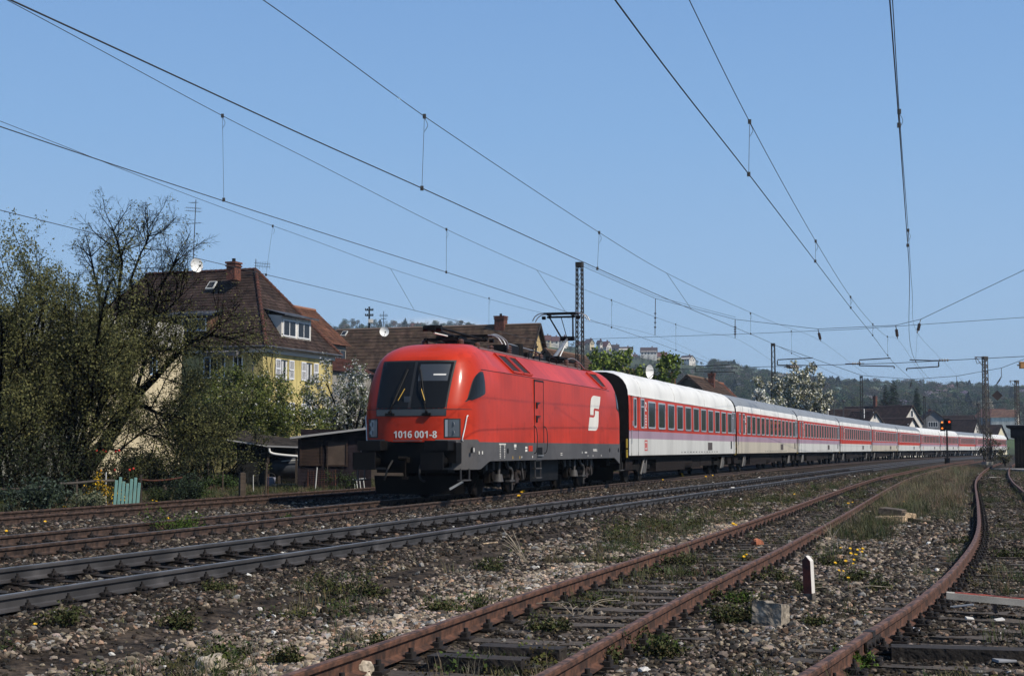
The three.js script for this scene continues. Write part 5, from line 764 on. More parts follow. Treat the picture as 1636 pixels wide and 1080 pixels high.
{ // long barn-like house behind the locomotive
  const ap = at(858, 518, 138), th = .36, d = dirOf(th), n = sideOf(th), W = 5.6, o = ap.clone().addScaledVector(d, -W / 2); o.y = -.2;
  const rg = ap.y + .2, h = gabled('long house with brown tiled roof, brick chimney and cream gable behind the locomotive', o, th, W, 20.5, rg - 3.6, rg, 'n', HM.sand, [.145, .094, .064], { seed: 41, course: .42, tw: .34, chim: [[W / 2, rg - .5, -3.6, .95, 1.3]] });
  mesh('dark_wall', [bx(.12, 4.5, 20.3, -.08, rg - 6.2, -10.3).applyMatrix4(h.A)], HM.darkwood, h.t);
  const q = wallHit(853, 555, o, d); mesh('gable_vent', [bx(.35, 1.0, .06, W / 2 - .4, rg - 2.3, .04).applyMatrix4(h.A), bx(.9, .16, .06, W / 2 - .4, rg - 2.1, .045).applyMatrix4(h.A)], M.black, h.t);
  const sk = at(549.5, 533, 135.5), g = mesh('skylight', [bx(.5, .7, .1, 0, 0, 0)], HM.fascia, h.t); g.position.copy(sk); g.rotation.set(-.9, -th, 0, 'YXZ'); mesh('pane', [bx(.4, .55, .02, 0, 0, .055)], M.paneDark, g);
  dish('round white satellite dish on the left part of the long brown roof', at(613, 530, 135), .44, .35);
}
// pole with insulators and aerial pole behind the barn
{ const t = thing('telegraph_pole', 'dark pole with insulators rising behind the long brown roof', 'pole'); const b = gnd(588, 165); t.position.copy(b); const s = 165 / 2384, H = at(588, 490, 165).y + .2; mesh('pole', [cy(.09, .13, H, 8, 0, H / 2, 0)], M.black, t); mesh('cross_arm', [bx(.9, .1, .1, 0, H - .4, 0), bx(.9, .1, .1, 0, H - 1.0, 0)], M.black, t); mesh('insulator', [-.4, -.2, .2, .4].flatMap(x => [cy(.06, .08, .18, 8, x, H - .28, 0), cy(.06, .08, .18, 8, x, H - .88, 0)]), M.black, t); mesh('white_box', [bx(.5, .4, .3, .2, H - 1.6, .1)], HM.white, t); }
{ const t = thing('roof_aerial', 'thin aerial pole behind the round dish on the long brown roof', 'aerial'); const b = at(612.5, 526, 138); t.position.copy(b); const H = (526 - 497) * 138 / 2384; mesh('pole', [cy(.03, .03, H, 6, 0, H / 2, 0)], M.black, t); mesh('aerial', [bx(.8, .05, .05, 0, H - .4, 0), bx(.5, .05, .05, 0, H - .7, 0), ...[...Array(5)].map((_, i) => bx(.02, .35, .02, -.3 + i * .15, H - .4, 0))], M.black, t); }
{ // roofs between the first coach and the hill
  const th = .36;
  { const ap = at(1099, 600, 150), d = dirOf(th), n = sideOf(th); // gable towards the camera, ridge with the tracks
    const o = ap.clone().addScaledVector(n, 3.9); o.y = -.2; const rg = ap.y + .2; gabled('small house with weathered brown roof and two dark chimneys above the first coach', o, th, 13, 7.8, rg - 3.6, rg, 'd', mat([.14, .12, .08], .9, { map: TX.plaster }), [.125, .078, .052], { seed: 51, course: .42, tw: .36, chim: [[.4, rg - 1.2, -5.6, .6, 1.5], [7.2, rg - 1.0, -3.1, .6, 1.5]] }); }
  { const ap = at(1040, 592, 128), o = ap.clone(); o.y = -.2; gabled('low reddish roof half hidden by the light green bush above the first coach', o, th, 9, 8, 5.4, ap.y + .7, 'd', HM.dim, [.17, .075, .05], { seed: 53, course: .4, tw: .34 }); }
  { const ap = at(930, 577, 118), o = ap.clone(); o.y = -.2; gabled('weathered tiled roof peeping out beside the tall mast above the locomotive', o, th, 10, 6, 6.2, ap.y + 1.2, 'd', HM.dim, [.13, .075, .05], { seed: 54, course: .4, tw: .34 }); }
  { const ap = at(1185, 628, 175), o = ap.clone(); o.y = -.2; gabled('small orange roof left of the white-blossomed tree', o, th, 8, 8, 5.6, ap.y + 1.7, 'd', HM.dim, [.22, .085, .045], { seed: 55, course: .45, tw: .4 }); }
  dish('white satellite dish standing in the light green bush above the first coach', at(1035, 594, 104), .5, .9);
}
{ // houses beyond the far end of the train
  const mk = (label, px, py, D, th, W, L, drop, wm, rc, seed, opt = {}) => { const ap = at(px, py, D), d = dirOf(th), o = ap.clone().addScaledVector(d, -W / 2); o.y = -.2; const rg = ap.y + .2; return gabled(label, o, th, W, L, Math.max(1.5, rg - drop), rg, 'n', wm, rc, { seed, course: .5, tw: .42, ov: .3, ...opt }); };
  const rb = [.062, .036, .03], A = [.075, .046, .037], hy = (y, D) => at(818, y, D).y + .2;
  mk('tall white-gabled house with dark brown roof behind the middle of the train', 1457, 648, 290, .82, 7.4, 15, 3.4, HM.white, rb, 61, { win: [['g', 3.8, hy(661, 290), .9, 1.3, 1]], chim: [[3.7, hy(650, 290), -8.2, .6, 2.2]] });
  mk('lower white gable with two slit windows joined to the tall white-gabled house', 1458, 668, 272, .82, 7.6, 10, 3.4, HM.white, rb, 62, { win: [['g', 2.7, hy(682, 272), .6, 1.1, 1], ['g', 4.9, hy(682, 272), .6, 1.1, 1]] });
  mk('small white gable with one tall window left of the tall white-gabled house', 1398, 657, 262, .95, 6.6, 5, 3.3, HM.white, rb, 63, { win: [['g', 3.3, hy(664, 262), .7, 1.2, 1]] });
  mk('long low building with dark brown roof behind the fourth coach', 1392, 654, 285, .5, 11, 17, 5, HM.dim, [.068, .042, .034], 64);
  { const D = 340, o = gnd(1514, D); gabled('grey gabled house with a wide window behind the signal', o, .1, 9, 5.6, hy(672, D), hy(656, D), 'd', HM.grey, [.15, .10, .08], { seed: 65, course: .5, tw: .42, win: [['f', 2.6, hy(678, D), 2.2, 1.2, 4]], chim: [[4, hy(658, D) - .8, -3, .6, 1.4]] }); }
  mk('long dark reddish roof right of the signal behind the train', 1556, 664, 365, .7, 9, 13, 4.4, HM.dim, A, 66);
  mk('narrow bright white gable beside the grey right-hand mast', 1561, 670, 350, .75, 4.4, 8, 3.2, HM.white, A, 67, { win: [['g', 2.2, hy(684, 350), .6, 1, 1]] });
  mk('far house with small pale gable behind the bare bushes near the right edge', 1600, 679, 380, .8, 6, 11, 3.4, mat([.6, .55, .4], .9), A, 68);
  mk('distant house with pale orange roof on the valley floor near the right edge', 1627, 655, 620, .4, 12, 10, 3, HM.white, [.26, .14, .09], 69, { course: .9, tw: .8 });
  mk('distant house with reddish roof behind the diamond signal board', 1608, 653, 640, .9, 12, 12, 3.5, HM.grey, [.22, .10, .065], 70, { course: .9, tw: .8 });
}
{ // village on the hill
  const V = [ // px left, px right, roof top y, base y, wall, roof colour, gable to the camera?, label
    [864, 880, 535.5, 550, HM.cream, [.26, .09, .05], 0, 'village house with red roof at the left end of the hilltop row'], [879, 893, 537.5, 551, HM.white, [.2, .075, .045], 0, 'village house with dull red roof and pale front, second in the hilltop row'], [892, 908, 537, 549, HM.white, [.27, .09, .05], 1, 'village house with red roof and bright gable left of the tall mast'], [921, 934, 545, 556, HM.white, [.16, .07, .05], 0, 'village house glimpsed through the lattice of the tall mast'], [933, 950, 542, 553, HM.cream, [.13, .065, .05], 1, 'village house with brown roof and sand gable right of the tall mast'], [953, 963, 543.5, 553, HM.white, [.14, .065, .05], 1, 'small white-gabled village house behind the big red-roofed one'], [957, 978, 545.5, 561, HM.white, [.24, .075, .045], 1, 'large white village house with red roof, most prominent on the hill'], [978, 989, 550.5, 560, HM.grey, [.10, .07, .06], 0, 'small grey village house right of the large red-roofed one'], [986, 1011, 554, 564, HM.white, [.13, .075, .055], 0, 'low village house with long brown roof and white end'], [1024, 1050, 555, 569, HM.white, [.125, .085, .07], 0, 'broad village house with hipped grey-brown roof and white ground floor'], [1048, 1066, 562.5, 575, HM.cream, [.26, .10, .065], 0, 'village house with pale red roof and wide wall'], [1085, 1112, 568, 579, HM.white, [.09, .045, .035], 1, 'village house with dark roof and white gable at the right end of the row'], [1176, 1196, 600.5, 607, HM.cream, [.24, .11, .07], 0, 'lonely house with pale red roof above the wood left of the blossoming trees'], [656, 672, 516.5, 527, HM.cream, [.22, .085, .05], 0, 'red village roof just above the ridge of the long barn roof'], [1008, 1018, 566, 572, HM.cream, [.15, .08, .06], 0, 'small brown-roofed house below the broad hipped village house']];
  V.forEach(([x0, x1, yt, yb, wm, rc, g, label], i) => {
    const t = clamp(.985, 0, 1), D = ridgeD((x0 + x1) / 2) * .965, s = D / 2384, w = (x1 - x0) * s, h = (yb - yt) * s, o = at((x0 + x1) / 2, yb, D); const k = thing('village_house', label, 'house', null);
    const ang = g ? .75 : .12, W = g ? w * .72 : w, Dp = g ? w * .62 : w * .6, ev = h * .48, P = (x, y, z) => V3(x, y, z);
    mesh('wall', [prism([[-Dp / 2, -4], [Dp / 2, -4], [Dp / 2, ev], [0, h * .97], [-Dp / 2, ev]], W).rotateY(Math.PI / 2).translate(-W / 2, 0, 0)], wm, k);
    mesh('roof', [[1, -1].map(e => quad(P(-W / 2 - .5, ev - .4, e * (Dp / 2 + .4)), P(W / 2 + .5, ev - .4, e * (Dp / 2 + .4)), P(W / 2 + .5, h, 0), P(-W / 2 - .5, h, 0))), [1, -1].map(e => quad(P(-W / 2 - .5, ev - .75, e * (Dp / 2 + .4)), P(W / 2 + .5, ev - .75, e * (Dp / 2 + .4)), P(W / 2 + .5, h - .35, 0), P(-W / 2 - .5, h - .35, 0)))].flat(), mat(rc, .9, { side: THREE.DoubleSide, map: TX.rust }), k);
    const nw = Math.max(2, Math.round(W / 3)); for (let q = 0; q < nw; q++) mesh('window', [bx(1.1, 1.4, .1, -W / 2 + W * (q + .5) / nw, ev * .55, Dp / 2 + .06)], M.paneDark, k);
    if (g) mesh('window', [bx(.1, 1.4, 1.1, W / 2 + .06, ev * .6, -Dp * .2), bx(.1, 1.4, 1.1, W / 2 + .06, ev * .6, Dp * .2), bx(.1, 1.2, 1.0, W / 2 + .06, ev * 1.25, 0)], M.paneDark, k);
    mesh('chimney', [bx(.9, 2, .9, W * .2, h + .1, -.6)], HM.brick, k); k.position.copy(o); k.rotation.y = g ? -ang : -ang;
  });
}
// ---------------------------------------------------------------- trees and bushes
const VM = { bark: phys([.042, .033, .026], .95, { specularIntensity: .2, map: TX.rust }), barkGrey: phys([.085, .072, .06], .95, { specularIntensity: .2, map: TX.rust }), leaf: phys([1, 1, 1], .8, { vertexColors: true, specularIntensity: .25, side: THREE.DoubleSide, transmission: .4, thickness: 0 }), leafFar: phys([1, 1, 1], .9, { vertexColors: true, specularIntensity: .2, side: THREE.DoubleSide }) };
class Wood { // tapered limbs as open prisms, leaves as small bent quads
  constructor(seed) { this.r = rng(seed); this.p = []; this.n = []; this.l = []; this.lc = []; this.anchors = []; }
  limb(a, b, ra, rb, k) { const d = V3().subVectors(b, a).normalize(), u = Math.abs(d.y) < .9 ? V3(0, 1, 0) : V3(1, 0, 0), s = V3().crossVectors(d, u).normalize(), t = V3().crossVectors(d, s); for (let i = 0; i < k; i++) { const f = i / k * 6.2832, g = (i + 1) / k * 6.2832, A = V3().addScaledVector(s, Math.cos(f)).addScaledVector(t, Math.sin(f)), B = V3().addScaledVector(s, Math.cos(g)).addScaledVector(t, Math.sin(g)); const q = [[a, A, ra], [b, A, rb], [b, B, rb], [a, A, ra], [b, B, rb], [a, B, ra]]; for (const [c, N, R] of q) { this.p.push(c.x + N.x * R, c.y + N.y * R, c.z + N.z * R); this.n.push(N.x, N.y, N.z); } } }
  path(pts, r0, r1, k = 7) { for (let i = 0; i + 1 < pts.length; i++) { const n = pts.length - 1; this.limb(pts[i], pts[i + 1], lerp(r0, r1, i / n), lerp(r0, r1, (i + 1) / n) * .98, k); } }
  rv() { return V3(this.r() * 2 - 1, this.r() * 2 - 1, this.r() * 2 - 1); }
  grow(p, d, len, rad, lvl, o) { // one branch with its side branches
    const n = lvl === 0 ? 7 : lvl < o.max ? 5 : 2, pts = [p.clone()], q = d.clone(), c = p.clone();
    for (let i = 0; i < n; i++) { q.addScaledVector(this.rv(), o.wob).add(V3(0, (o.up ?? .08), 0)).normalize(); c.addScaledVector(q, len / n); pts.push(c.clone()); }
    const k = lvl < 1 ? 7 : lvl < 2 ? 5 : 3; this.path(pts, rad, rad * (lvl >= o.max ? .5 : .45), k);
    if (lvl >= o.max - 1) for (let i = 1; i <= n; i++) this.anchors.push([pts[i], lvl]);
    if (lvl >= o.max) return;
    const m = Array.isArray(o.kids) ? o.kids[Math.min(lvl, o.kids.length - 1)] : o.kids;
    for (let i = 0; i < m; i++) { const t = lerp(o.from ?? .25, 1, (i + this.r()) / m) * n, j = Math.min(n - 1, Math.floor(t)), s = pts[j].clone().lerp(pts[j + 1], t - j), dir = V3().subVectors(pts[j + 1], pts[j]).normalize(), sd = this.rv().cross(dir).normalize(), a = (o.spread ?? .8) * (.6 + .7 * this.r()); const nd = dir.multiplyScalar(Math.cos(a)).addScaledVector(sd, Math.sin(a)); if (o.pull) nd.add(o.pull(s)).normalize(); this.grow(s, nd, len * (o.ratio ?? .58) * (.7 + .6 * this.r()) * (1 - .35 * t / n), Math.max(o.rmin ?? .004, rad * .5 * (1 - .5 * t / n)), lvl + 1, o); }
  }
  leaves(per, size, cols, spread = .1, keep = () => 1) { // three-cornered or four-cornered leaves
    const four = size > .075; const r = this.r; for (const [a] of this.anchors) { if (r() > keep(a)) continue; const tone = .7 + .6 * r(); for (let i = 0; i < per; i++) { const c = a.clone().addScaledVector(this.rv(), spread), s = size * (.6 + .8 * r()), u = this.rv().normalize(), v = this.rv().cross(u).normalize().multiplyScalar(s * .5), col = cols[Math.floor(r() * cols.length)], g = tone * (.8 + .4 * r()); u.multiplyScalar(s); const p1 = c.clone(), p2 = c.clone().addScaledVector(u, .5).add(v), p3 = c.clone().add(u), p4 = c.clone().addScaledVector(u, .5).sub(v); for (const q of four ? [p1, p2, p3, p1, p3, p4] : [p1, p2.addScaledVector(v, .4), p3.addScaledVector(v, -.8)]) { this.l.push(q.x, q.y, q.z); this.lc.push(col[0] * g, col[1] * g, col[2] * g); } } } }
  add(t, bark, leafM, nm = 'trunk') {
    const g = new THREE.BufferGeometry(); g.setAttribute('position', new THREE.Float32BufferAttribute(this.p, 3)); g.setAttribute('normal', new THREE.Float32BufferAttribute(this.n, 3)); const w = mesh(nm, g, bark, t);
    if (this.l.length) { const h = new THREE.BufferGeometry(); h.setAttribute('position', new THREE.Float32BufferAttribute(this.l, 3)); h.setAttribute('color', new THREE.Float32BufferAttribute(this.lc, 3)); h.computeVertexNormals(); mesh('crown', h, leafM || VM.leaf, t, false).userData.kind = 'stuff'; }
    return this.l.length / 9;
  }
}
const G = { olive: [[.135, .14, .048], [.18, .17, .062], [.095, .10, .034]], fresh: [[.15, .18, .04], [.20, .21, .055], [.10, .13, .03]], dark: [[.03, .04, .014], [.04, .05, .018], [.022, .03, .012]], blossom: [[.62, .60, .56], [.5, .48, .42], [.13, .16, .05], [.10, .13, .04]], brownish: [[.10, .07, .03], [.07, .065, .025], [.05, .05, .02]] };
let leafN = 0;
{ // dense multi-stemmed tree at the left edge
  const t = thing('tree', 'dense olive-green multi-stemmed tree filling the left edge above the ivy bush', 'tree'), D = 45, b = at(15, 775, D), w = new Wood(101); b.y = -.25;
  for (let k = 0; k < 10; k++) { const x = b.clone().add(V3((w.r() - .5) * 2.2, 0, (w.r() - .5) * 1.5)); w.grow(x, V3((w.r() - .5) * .7, 1, (w.r() - .5) * .5).normalize(), 4.9 + 2.2 * w.r(), .05 + .02 * w.r(), 0, { max: 3, kids: [13, 7, 5], from: .12, wob: .13, up: .07, spread: .7, ratio: .42, rmin: .0035 }); }
  w.leaves(3, .064, G.olive, .17); leafN += w.add(t, VM.bark);
}
{
  const t = thing('tree', 'dense olive-green tree right of the left-edge tree, with forked dark stems', 'tree'), D = 47.5, b = at(112, 772, D), w = new Wood(102); b.y = -.25;
  for (let k = 0; k < 11; k++) { const x = b.clone().add(V3((w.r() - .5) * 1.3, 0, (w.r() - .5) * 1.3)); w.grow(x, V3((w.r() - .5) * .95 - .02, 1, (w.r() - .5) * .6).normalize(), 5.0 + 2.3 * w.r(), .055 + .02 * w.r(), 0, { max: 3, kids: [13, 7, 5], from: .12, wob: .13, up: .06, spread: .7, ratio: .42, rmin: .0035 }); }
  w.leaves(3, .064, G.olive, .17, p => p.y > 1.2 ? 1 : .5); leafN += w.add(t, VM.bark);
}
{ // the big leaning tree, bare at the top
  const t = thing('tree', 'big leaning dark-trunked tree whose bare twigs rise highest left of the aerial mast', 'tree'), D = 51, w = new Wood(103), P = (x, y, dz = 0) => at(x, y, D + dz);
  const T = [[118, 772], [140, 745], [165, 712], [190, 672], [200, 650]].map(q => P(...q)); w.path(T, .30, .22, 9);
  const limbs = [[[200, 650], [222, 628], [246, 605], [272, 576], [300, 548], [335, 536], [372, 541], .15], [[200, 650], [195, 600], [190, 540], [188, 470], [194, 420], [188, 390], [178, 362], .10], [[197, 655], [206, 590], [214, 520], [207, 450], [224, 405], [236, 382], [235, 362], .07], [[190, 672], [160, 640], [135, 600], [120, 540], [105, 470], .10], [[214, 635], [232, 570], [246, 500], [258, 455], [272, 430], [280, 415], .07], [[210, 640], [250, 660], [290, 668], [330, 690], .08], [[200, 600], [230, 540], [262, 500], [290, 470], .07], [[192, 560], [165, 500], [150, 440], [140, 390], .07], [[205, 560], [225, 500], [240, 470], .05], [[160, 715], [190, 720], [225, 690], [255, 700], .05], [[185, 680], [150, 660], [118, 640], .05]];
  const L = limbs.map((l, k) => { const R = l.pop(); const pts = l.map((q, i) => P(q[0], q[1], (w.r() - .5) * 1.2 * i * .5)); w.path(pts, R, R * .25, 6); return [pts, R]; });
  const bareTop = p => { const y = p.y; return y > 6.0 ? .06 : y > 4.9 ? .5 : .72; };
  for (const [pts, R] of L) for (let i = 0; i + 1 < pts.length; i++) for (let k = 0; k < 6; k++) { const s = pts[i].clone().lerp(pts[i + 1], w.r()), d = V3().subVectors(pts[i + 1], pts[i]).normalize().multiplyScalar(.6).addScaledVector(w.rv(), .9).add(V3(0, .25, 0)).normalize(); w.grow(s, d, (s.y > 5.2 ? .75 : 1.3) + .8 * w.r(), .016 + .01 * w.r(), 1, { max: 3, kids: [0, 8, 6], wob: .22, up: .05, spread: .75, ratio: .5, rmin: .005 }); }
  w.leaves(3, .06, G.olive, .17, bareTop); leafN += w.add(t, VM.bark);
}
{ // garden tree coming into leaf and blossom in front of the yellow house
  const t = thing('tree', 'spreading garden tree with fresh green leaves and a few white blossoms before the yellow house', 'tree'), D = 66, w = new Wood(104), b = at(333, 768, D), P = (x, y, dz = 0) => at(x, y, D + dz); b.y = -.2;
  w.path([b, P(330, 735), P(336, 705)], .2, .16, 8);
  const tg = [[300, 655], [328, 632], [358, 622], [388, 625], [416, 630], [445, 636], [470, 650], [492, 668], [503, 698], [462, 692], [430, 678], [390, 668], [350, 668], [310, 690]];
  for (const q of tg) { const e = P(q[0], q[1], (w.r() - .5) * 4), m = P(336, 705).lerp(e, .5).add(V3(0, -.3 + .3 * w.r(), (w.r() - .5))); const pts = new THREE.CatmullRomCurve3([P(336, 705), m, e]).getPoints(6); w.path(pts, .08, .02, 5); for (let i = 1; i <= 6; i++) for (let k = 0; k < 4; k++) w.grow(pts[i], w.rv().add(V3(.05, .25, 0)).normalize(), .75 + .4 * w.r(), .016, 1, { max: 3, kids: [0, 7, 5], wob: .25, up: .05, spread: .8, ratio: .5, rmin: .006 }); }
  w.leaves(2, .08, G.fresh, .15, p => .85); w.leaves(1, .09, [[.66, .65, .6]], .1, p => p.y > 2.8 ? .085 : .02); leafN += w.add(t, VM.bark);
}
{
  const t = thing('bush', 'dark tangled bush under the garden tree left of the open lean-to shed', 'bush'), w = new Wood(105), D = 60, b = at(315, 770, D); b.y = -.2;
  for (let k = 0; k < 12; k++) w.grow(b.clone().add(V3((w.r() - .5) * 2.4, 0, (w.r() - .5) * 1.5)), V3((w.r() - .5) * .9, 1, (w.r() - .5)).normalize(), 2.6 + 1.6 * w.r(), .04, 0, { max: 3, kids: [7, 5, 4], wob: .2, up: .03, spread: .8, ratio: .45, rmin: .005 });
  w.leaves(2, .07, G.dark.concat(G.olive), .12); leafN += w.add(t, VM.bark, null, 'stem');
}
function bloomTree(label, x, y0, y1, D, wpx, seed, cols, o = {}) {
  const t = thing(o.name || 'tree', label, o.cat || 'tree'), w = new Wood(seed), b = at(x, 740, D), top = at(x, y0, D).y, R = wpx * D / 2384 / 2; b.y = -.25; const H = top - b.y, th = o.th ?? .25;
  w.path([b, b.clone().add(V3(.1, H * th * .5, 0)), b.clone().add(V3(0, H * th, 0))], H * .022, H * .018, 6);
  for (let k = 0; k < (o.n || 12); k++) { const a = k * 2.4 + w.r(), el = .5 + .9 * w.r(), d = V3(Math.cos(a) * Math.cos(el), Math.sin(el), Math.sin(a) * Math.cos(el)); w.grow(b.clone().add(V3(0, H * th * (.8 + .2 * w.r()), 0)), d, Math.min(H * (1 - th) * 1.02 / Math.max(.6, Math.sin(el)), R / Math.max(.25, Math.cos(el)) * 1.0) * (.56 + .22 * w.r()), H * .010, 0, { max: 3, kids: o.kids || [7, 6, 4], wob: .14, up: .04, spread: .7, ratio: .42, rmin: H * .0006 }); }
  w.leaves(o.per || 2, (o.size || .1), cols, o.spr || .15, o.keep || (() => 1)); leafN += w.add(t, o.bark || VM.bark, o.leaf || VM.leafFar); return t;
}
bloomTree('white-blossoming bush between the yellow house and the locomotive', 553, 555, 700, 80, 120, 111, [[.72, .7, .68], [.6, .6, .55], [.16, .18, .1], [.12, .14, .06], [.10, .12, .05]], { name: 'bush', th: .08, size: .1, per: 3, cat: 'bush', n: 16, leaf: VM.leaf });
bloomTree('brownish bare-twigged bush against the dark wall under the long barn roof', 588, 535, 690, 100, 84, 112, G.brownish, { name: 'bush', cat: 'bush', th: .1, size: .07, per: 1 });
bloomTree('bright light green bush above the first coach in front of the hill', 1002, 540, 700, 106, 135, 113, [[.13, .18, .035], [.17, .21, .045], [.09, .13, .028]], { name: 'bush', cat: 'bush', th: .1, size: .2, per: 3, n: 30, kids: [8, 6, 4] });
bloomTree('dark green rounded bush right of the bright one, behind the satellite dish', 1050, 590, 700, 112, 56, 119, [[.06, .08, .02], [.09, .11, .03]], { name: 'bush', cat: 'bush', th: .1, size: .2, per: 4, n: 20 });
bloomTree('white-blossoming slender tree left of the second lattice mast', 1219, 580, 700, 160, 66, 114, [[.78, .77, .72], [.7, .69, .62], [.6, .6, .5], [.14, .15, .07]], { size: .2, per: 4, th: .12, n: 14 });
bloomTree('broad white-blossoming tree right of the second lattice mast', 1281, 572, 700, 165, 108, 115, [[.68, .67, .58], [.5, .49, .4], [.18, .18, .09], [.14, .14, .07]], { size: .2, per: 4, th: .2, n: 16 });
bloomTree('bare thin tree left of the spruces behind the white-gabled house', 1412, 590, 720, 330, 34, 116, [[.05, .045, .035]], { size: .16, per: 1, th: .3, bark: VM.barkGrey });
bloomTree('bare grey-brown bush between the far end of the train and the dark shed', 1583, 672, 735, 150, 44, 117, [[.09, .085, .04], [.07, .06, .03]], { name: 'bush', cat: 'bush', size: .10, per: 1, th: .05, n: 9, kids: [5, 4, 3], bark: VM.barkGrey, keep: () => .5 });
bloomTree('low bare bush at the foot of the dark shed at the right edge', 1606, 702, 738, 135, 26, 118, [[.08, .08, .035], [.06, .05, .03]], { name: 'bush', cat: 'bush', size: .1, per: 1, th: .05, n: 8, kids: [5, 4, 3], bark: VM.barkGrey, keep: () => .5 });
function spruce(label, x, y0, D, wpx, seed) {
  const t = thing('spruce', label, 'conifer'), r = rng(seed), b = at(x, 720, D), H = at(x, y0, D).y + .3, R = wpx * D / 2384 / 2, pos = [], col = []; b.y = -.3; mesh('trunk', [rod(b, b.clone().add(V3(0, H * .97, 0)), H * .015, .03, 6)], VM.bark, t);
  for (let i = 0; i < 2600; i++) { const h = 1 - Math.sqrt(r()), a = r() * 6.283, q = R * (1 - h) * (.25 + .75 * Math.sqrt(r())) * (.8 + .3 * Math.sin(h * 60)), c = V3(b.x + Math.cos(a) * q, b.y + H * (.08 + .92 * h) - q * .25, b.z + Math.sin(a) * q), u = V3(Math.cos(a), -.35, Math.sin(a)).multiplyScalar(.35 + .4 * r()), v = V3(-Math.sin(a), 0, Math.cos(a)).multiplyScalar(.25 + .2 * r()), g = .6 + .8 * r(); for (const k of [c.clone().sub(v), c.clone().add(v), c.clone().add(u)]) { pos.push(k.x, k.y, k.z); col.push(.02 * g, .034 * g, .018 * g); } }
  const g = new THREE.BufferGeometry(); g.setAttribute('position', new THREE.Float32BufferAttribute(pos, 3)); g.setAttribute('color', new THREE.Float32BufferAttribute(col, 3)); g.computeVertexNormals(); mesh('crown', g, VM.leafFar, t, false).userData.kind = 'stuff';
}
spruce('dark spruce behind the white-gabled house, left one of the close pair', 1418, 612, 345, 62, 121); spruce('taller dark spruce behind the white-gabled house, right one of the close pair', 1430, 601, 350, 72, 122); spruce('narrow dark spruce right of the tall white gable', 1467, 616, 360, 46, 123);
// low plants along the garden edge
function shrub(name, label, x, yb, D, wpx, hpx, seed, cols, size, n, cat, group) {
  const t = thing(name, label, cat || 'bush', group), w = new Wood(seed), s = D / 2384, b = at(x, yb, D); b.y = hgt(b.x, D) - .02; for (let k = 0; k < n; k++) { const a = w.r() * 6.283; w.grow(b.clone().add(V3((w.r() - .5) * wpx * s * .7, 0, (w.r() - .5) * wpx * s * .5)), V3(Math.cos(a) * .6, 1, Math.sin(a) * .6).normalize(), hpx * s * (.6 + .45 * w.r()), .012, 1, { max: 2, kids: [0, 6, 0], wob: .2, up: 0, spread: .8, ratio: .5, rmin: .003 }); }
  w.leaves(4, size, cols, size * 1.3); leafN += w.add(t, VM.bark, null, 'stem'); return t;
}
shrub('shrub', 'dark glossy ivy-like shrub at the bottom left behind the rusty track', 62, 812, 36.5, 95, 58, 131, [[.05, .075, .045], [.03, .045, .02], [.09, .12, .09]], .06, 34, 'shrub');
shrub('shrub', 'pale variegated low shrub left of the turquoise picket panel', 140, 814, 37, 62, 32, 132, [[.16, .18, .10], [.10, .12, .06], [.26, .26, .17]], .045, 26, 'shrub');
shrub('shrub', 'yellow-flowering upright shrub behind the picket panel', 160, 800, 40, 26, 52, 133, [[.75, .45, .02], [.68, .4, .02], [.06, .08, .03], [.04, .06, .02]], .05, 12, 'shrub');
shrub('shrub', 'ivy-covered stump standing at the end of the rusty rail fence', 296, 800, 42, 22, 50, 134, [[.05, .075, .045], [.025, .04, .016]], .05, 26, 'shrub');
shrub('shrub', 'green weedy shrub right of the ivy-covered stump', 313, 802, 44, 24, 34, 135, [[.07, .11, .02], [.05, .08, .018]], .05, 14, 'shrub');
shrub('shrub', 'low green bushes between the picket panel and the ivy-covered stump', 258, 800, 43, 56, 26, 136, [[.05, .07, .02], [.035, .05, .016]], .045, 22, 'shrub');
shrub('shrub', 'green perennial clump in the garden left of the open lean-to shed', 352, 778, 55, 60, 24, 137, [[.06, .10, .025], [.045, .07, .02]], .07, 26, 'shrub');
shrub('shrub', 'thin green creeper in front of the dark two-windowed shed', 548, 782, 52, 60, 36, 138, [[.05, .08, .02], [.035, .055, .018]], .045, 12, 'shrub');
// darker undergrowth of the gardens
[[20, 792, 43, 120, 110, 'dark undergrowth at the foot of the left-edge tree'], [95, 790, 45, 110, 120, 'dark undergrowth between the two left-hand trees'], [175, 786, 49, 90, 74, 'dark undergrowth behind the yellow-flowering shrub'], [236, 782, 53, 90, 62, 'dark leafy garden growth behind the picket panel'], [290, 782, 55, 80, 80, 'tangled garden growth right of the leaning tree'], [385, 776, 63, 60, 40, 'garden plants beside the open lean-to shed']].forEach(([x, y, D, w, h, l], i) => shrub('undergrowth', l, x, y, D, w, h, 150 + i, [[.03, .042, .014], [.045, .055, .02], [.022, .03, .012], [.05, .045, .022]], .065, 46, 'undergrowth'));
shrub('clipped_shrub', 'dark round-topped clipped shrub standing in the garden before the cream wall', 223, 760, 60, 30, 62, 161, [[.012, .018, .008], [.02, .026, .012]], .06, 60, 'shrub');
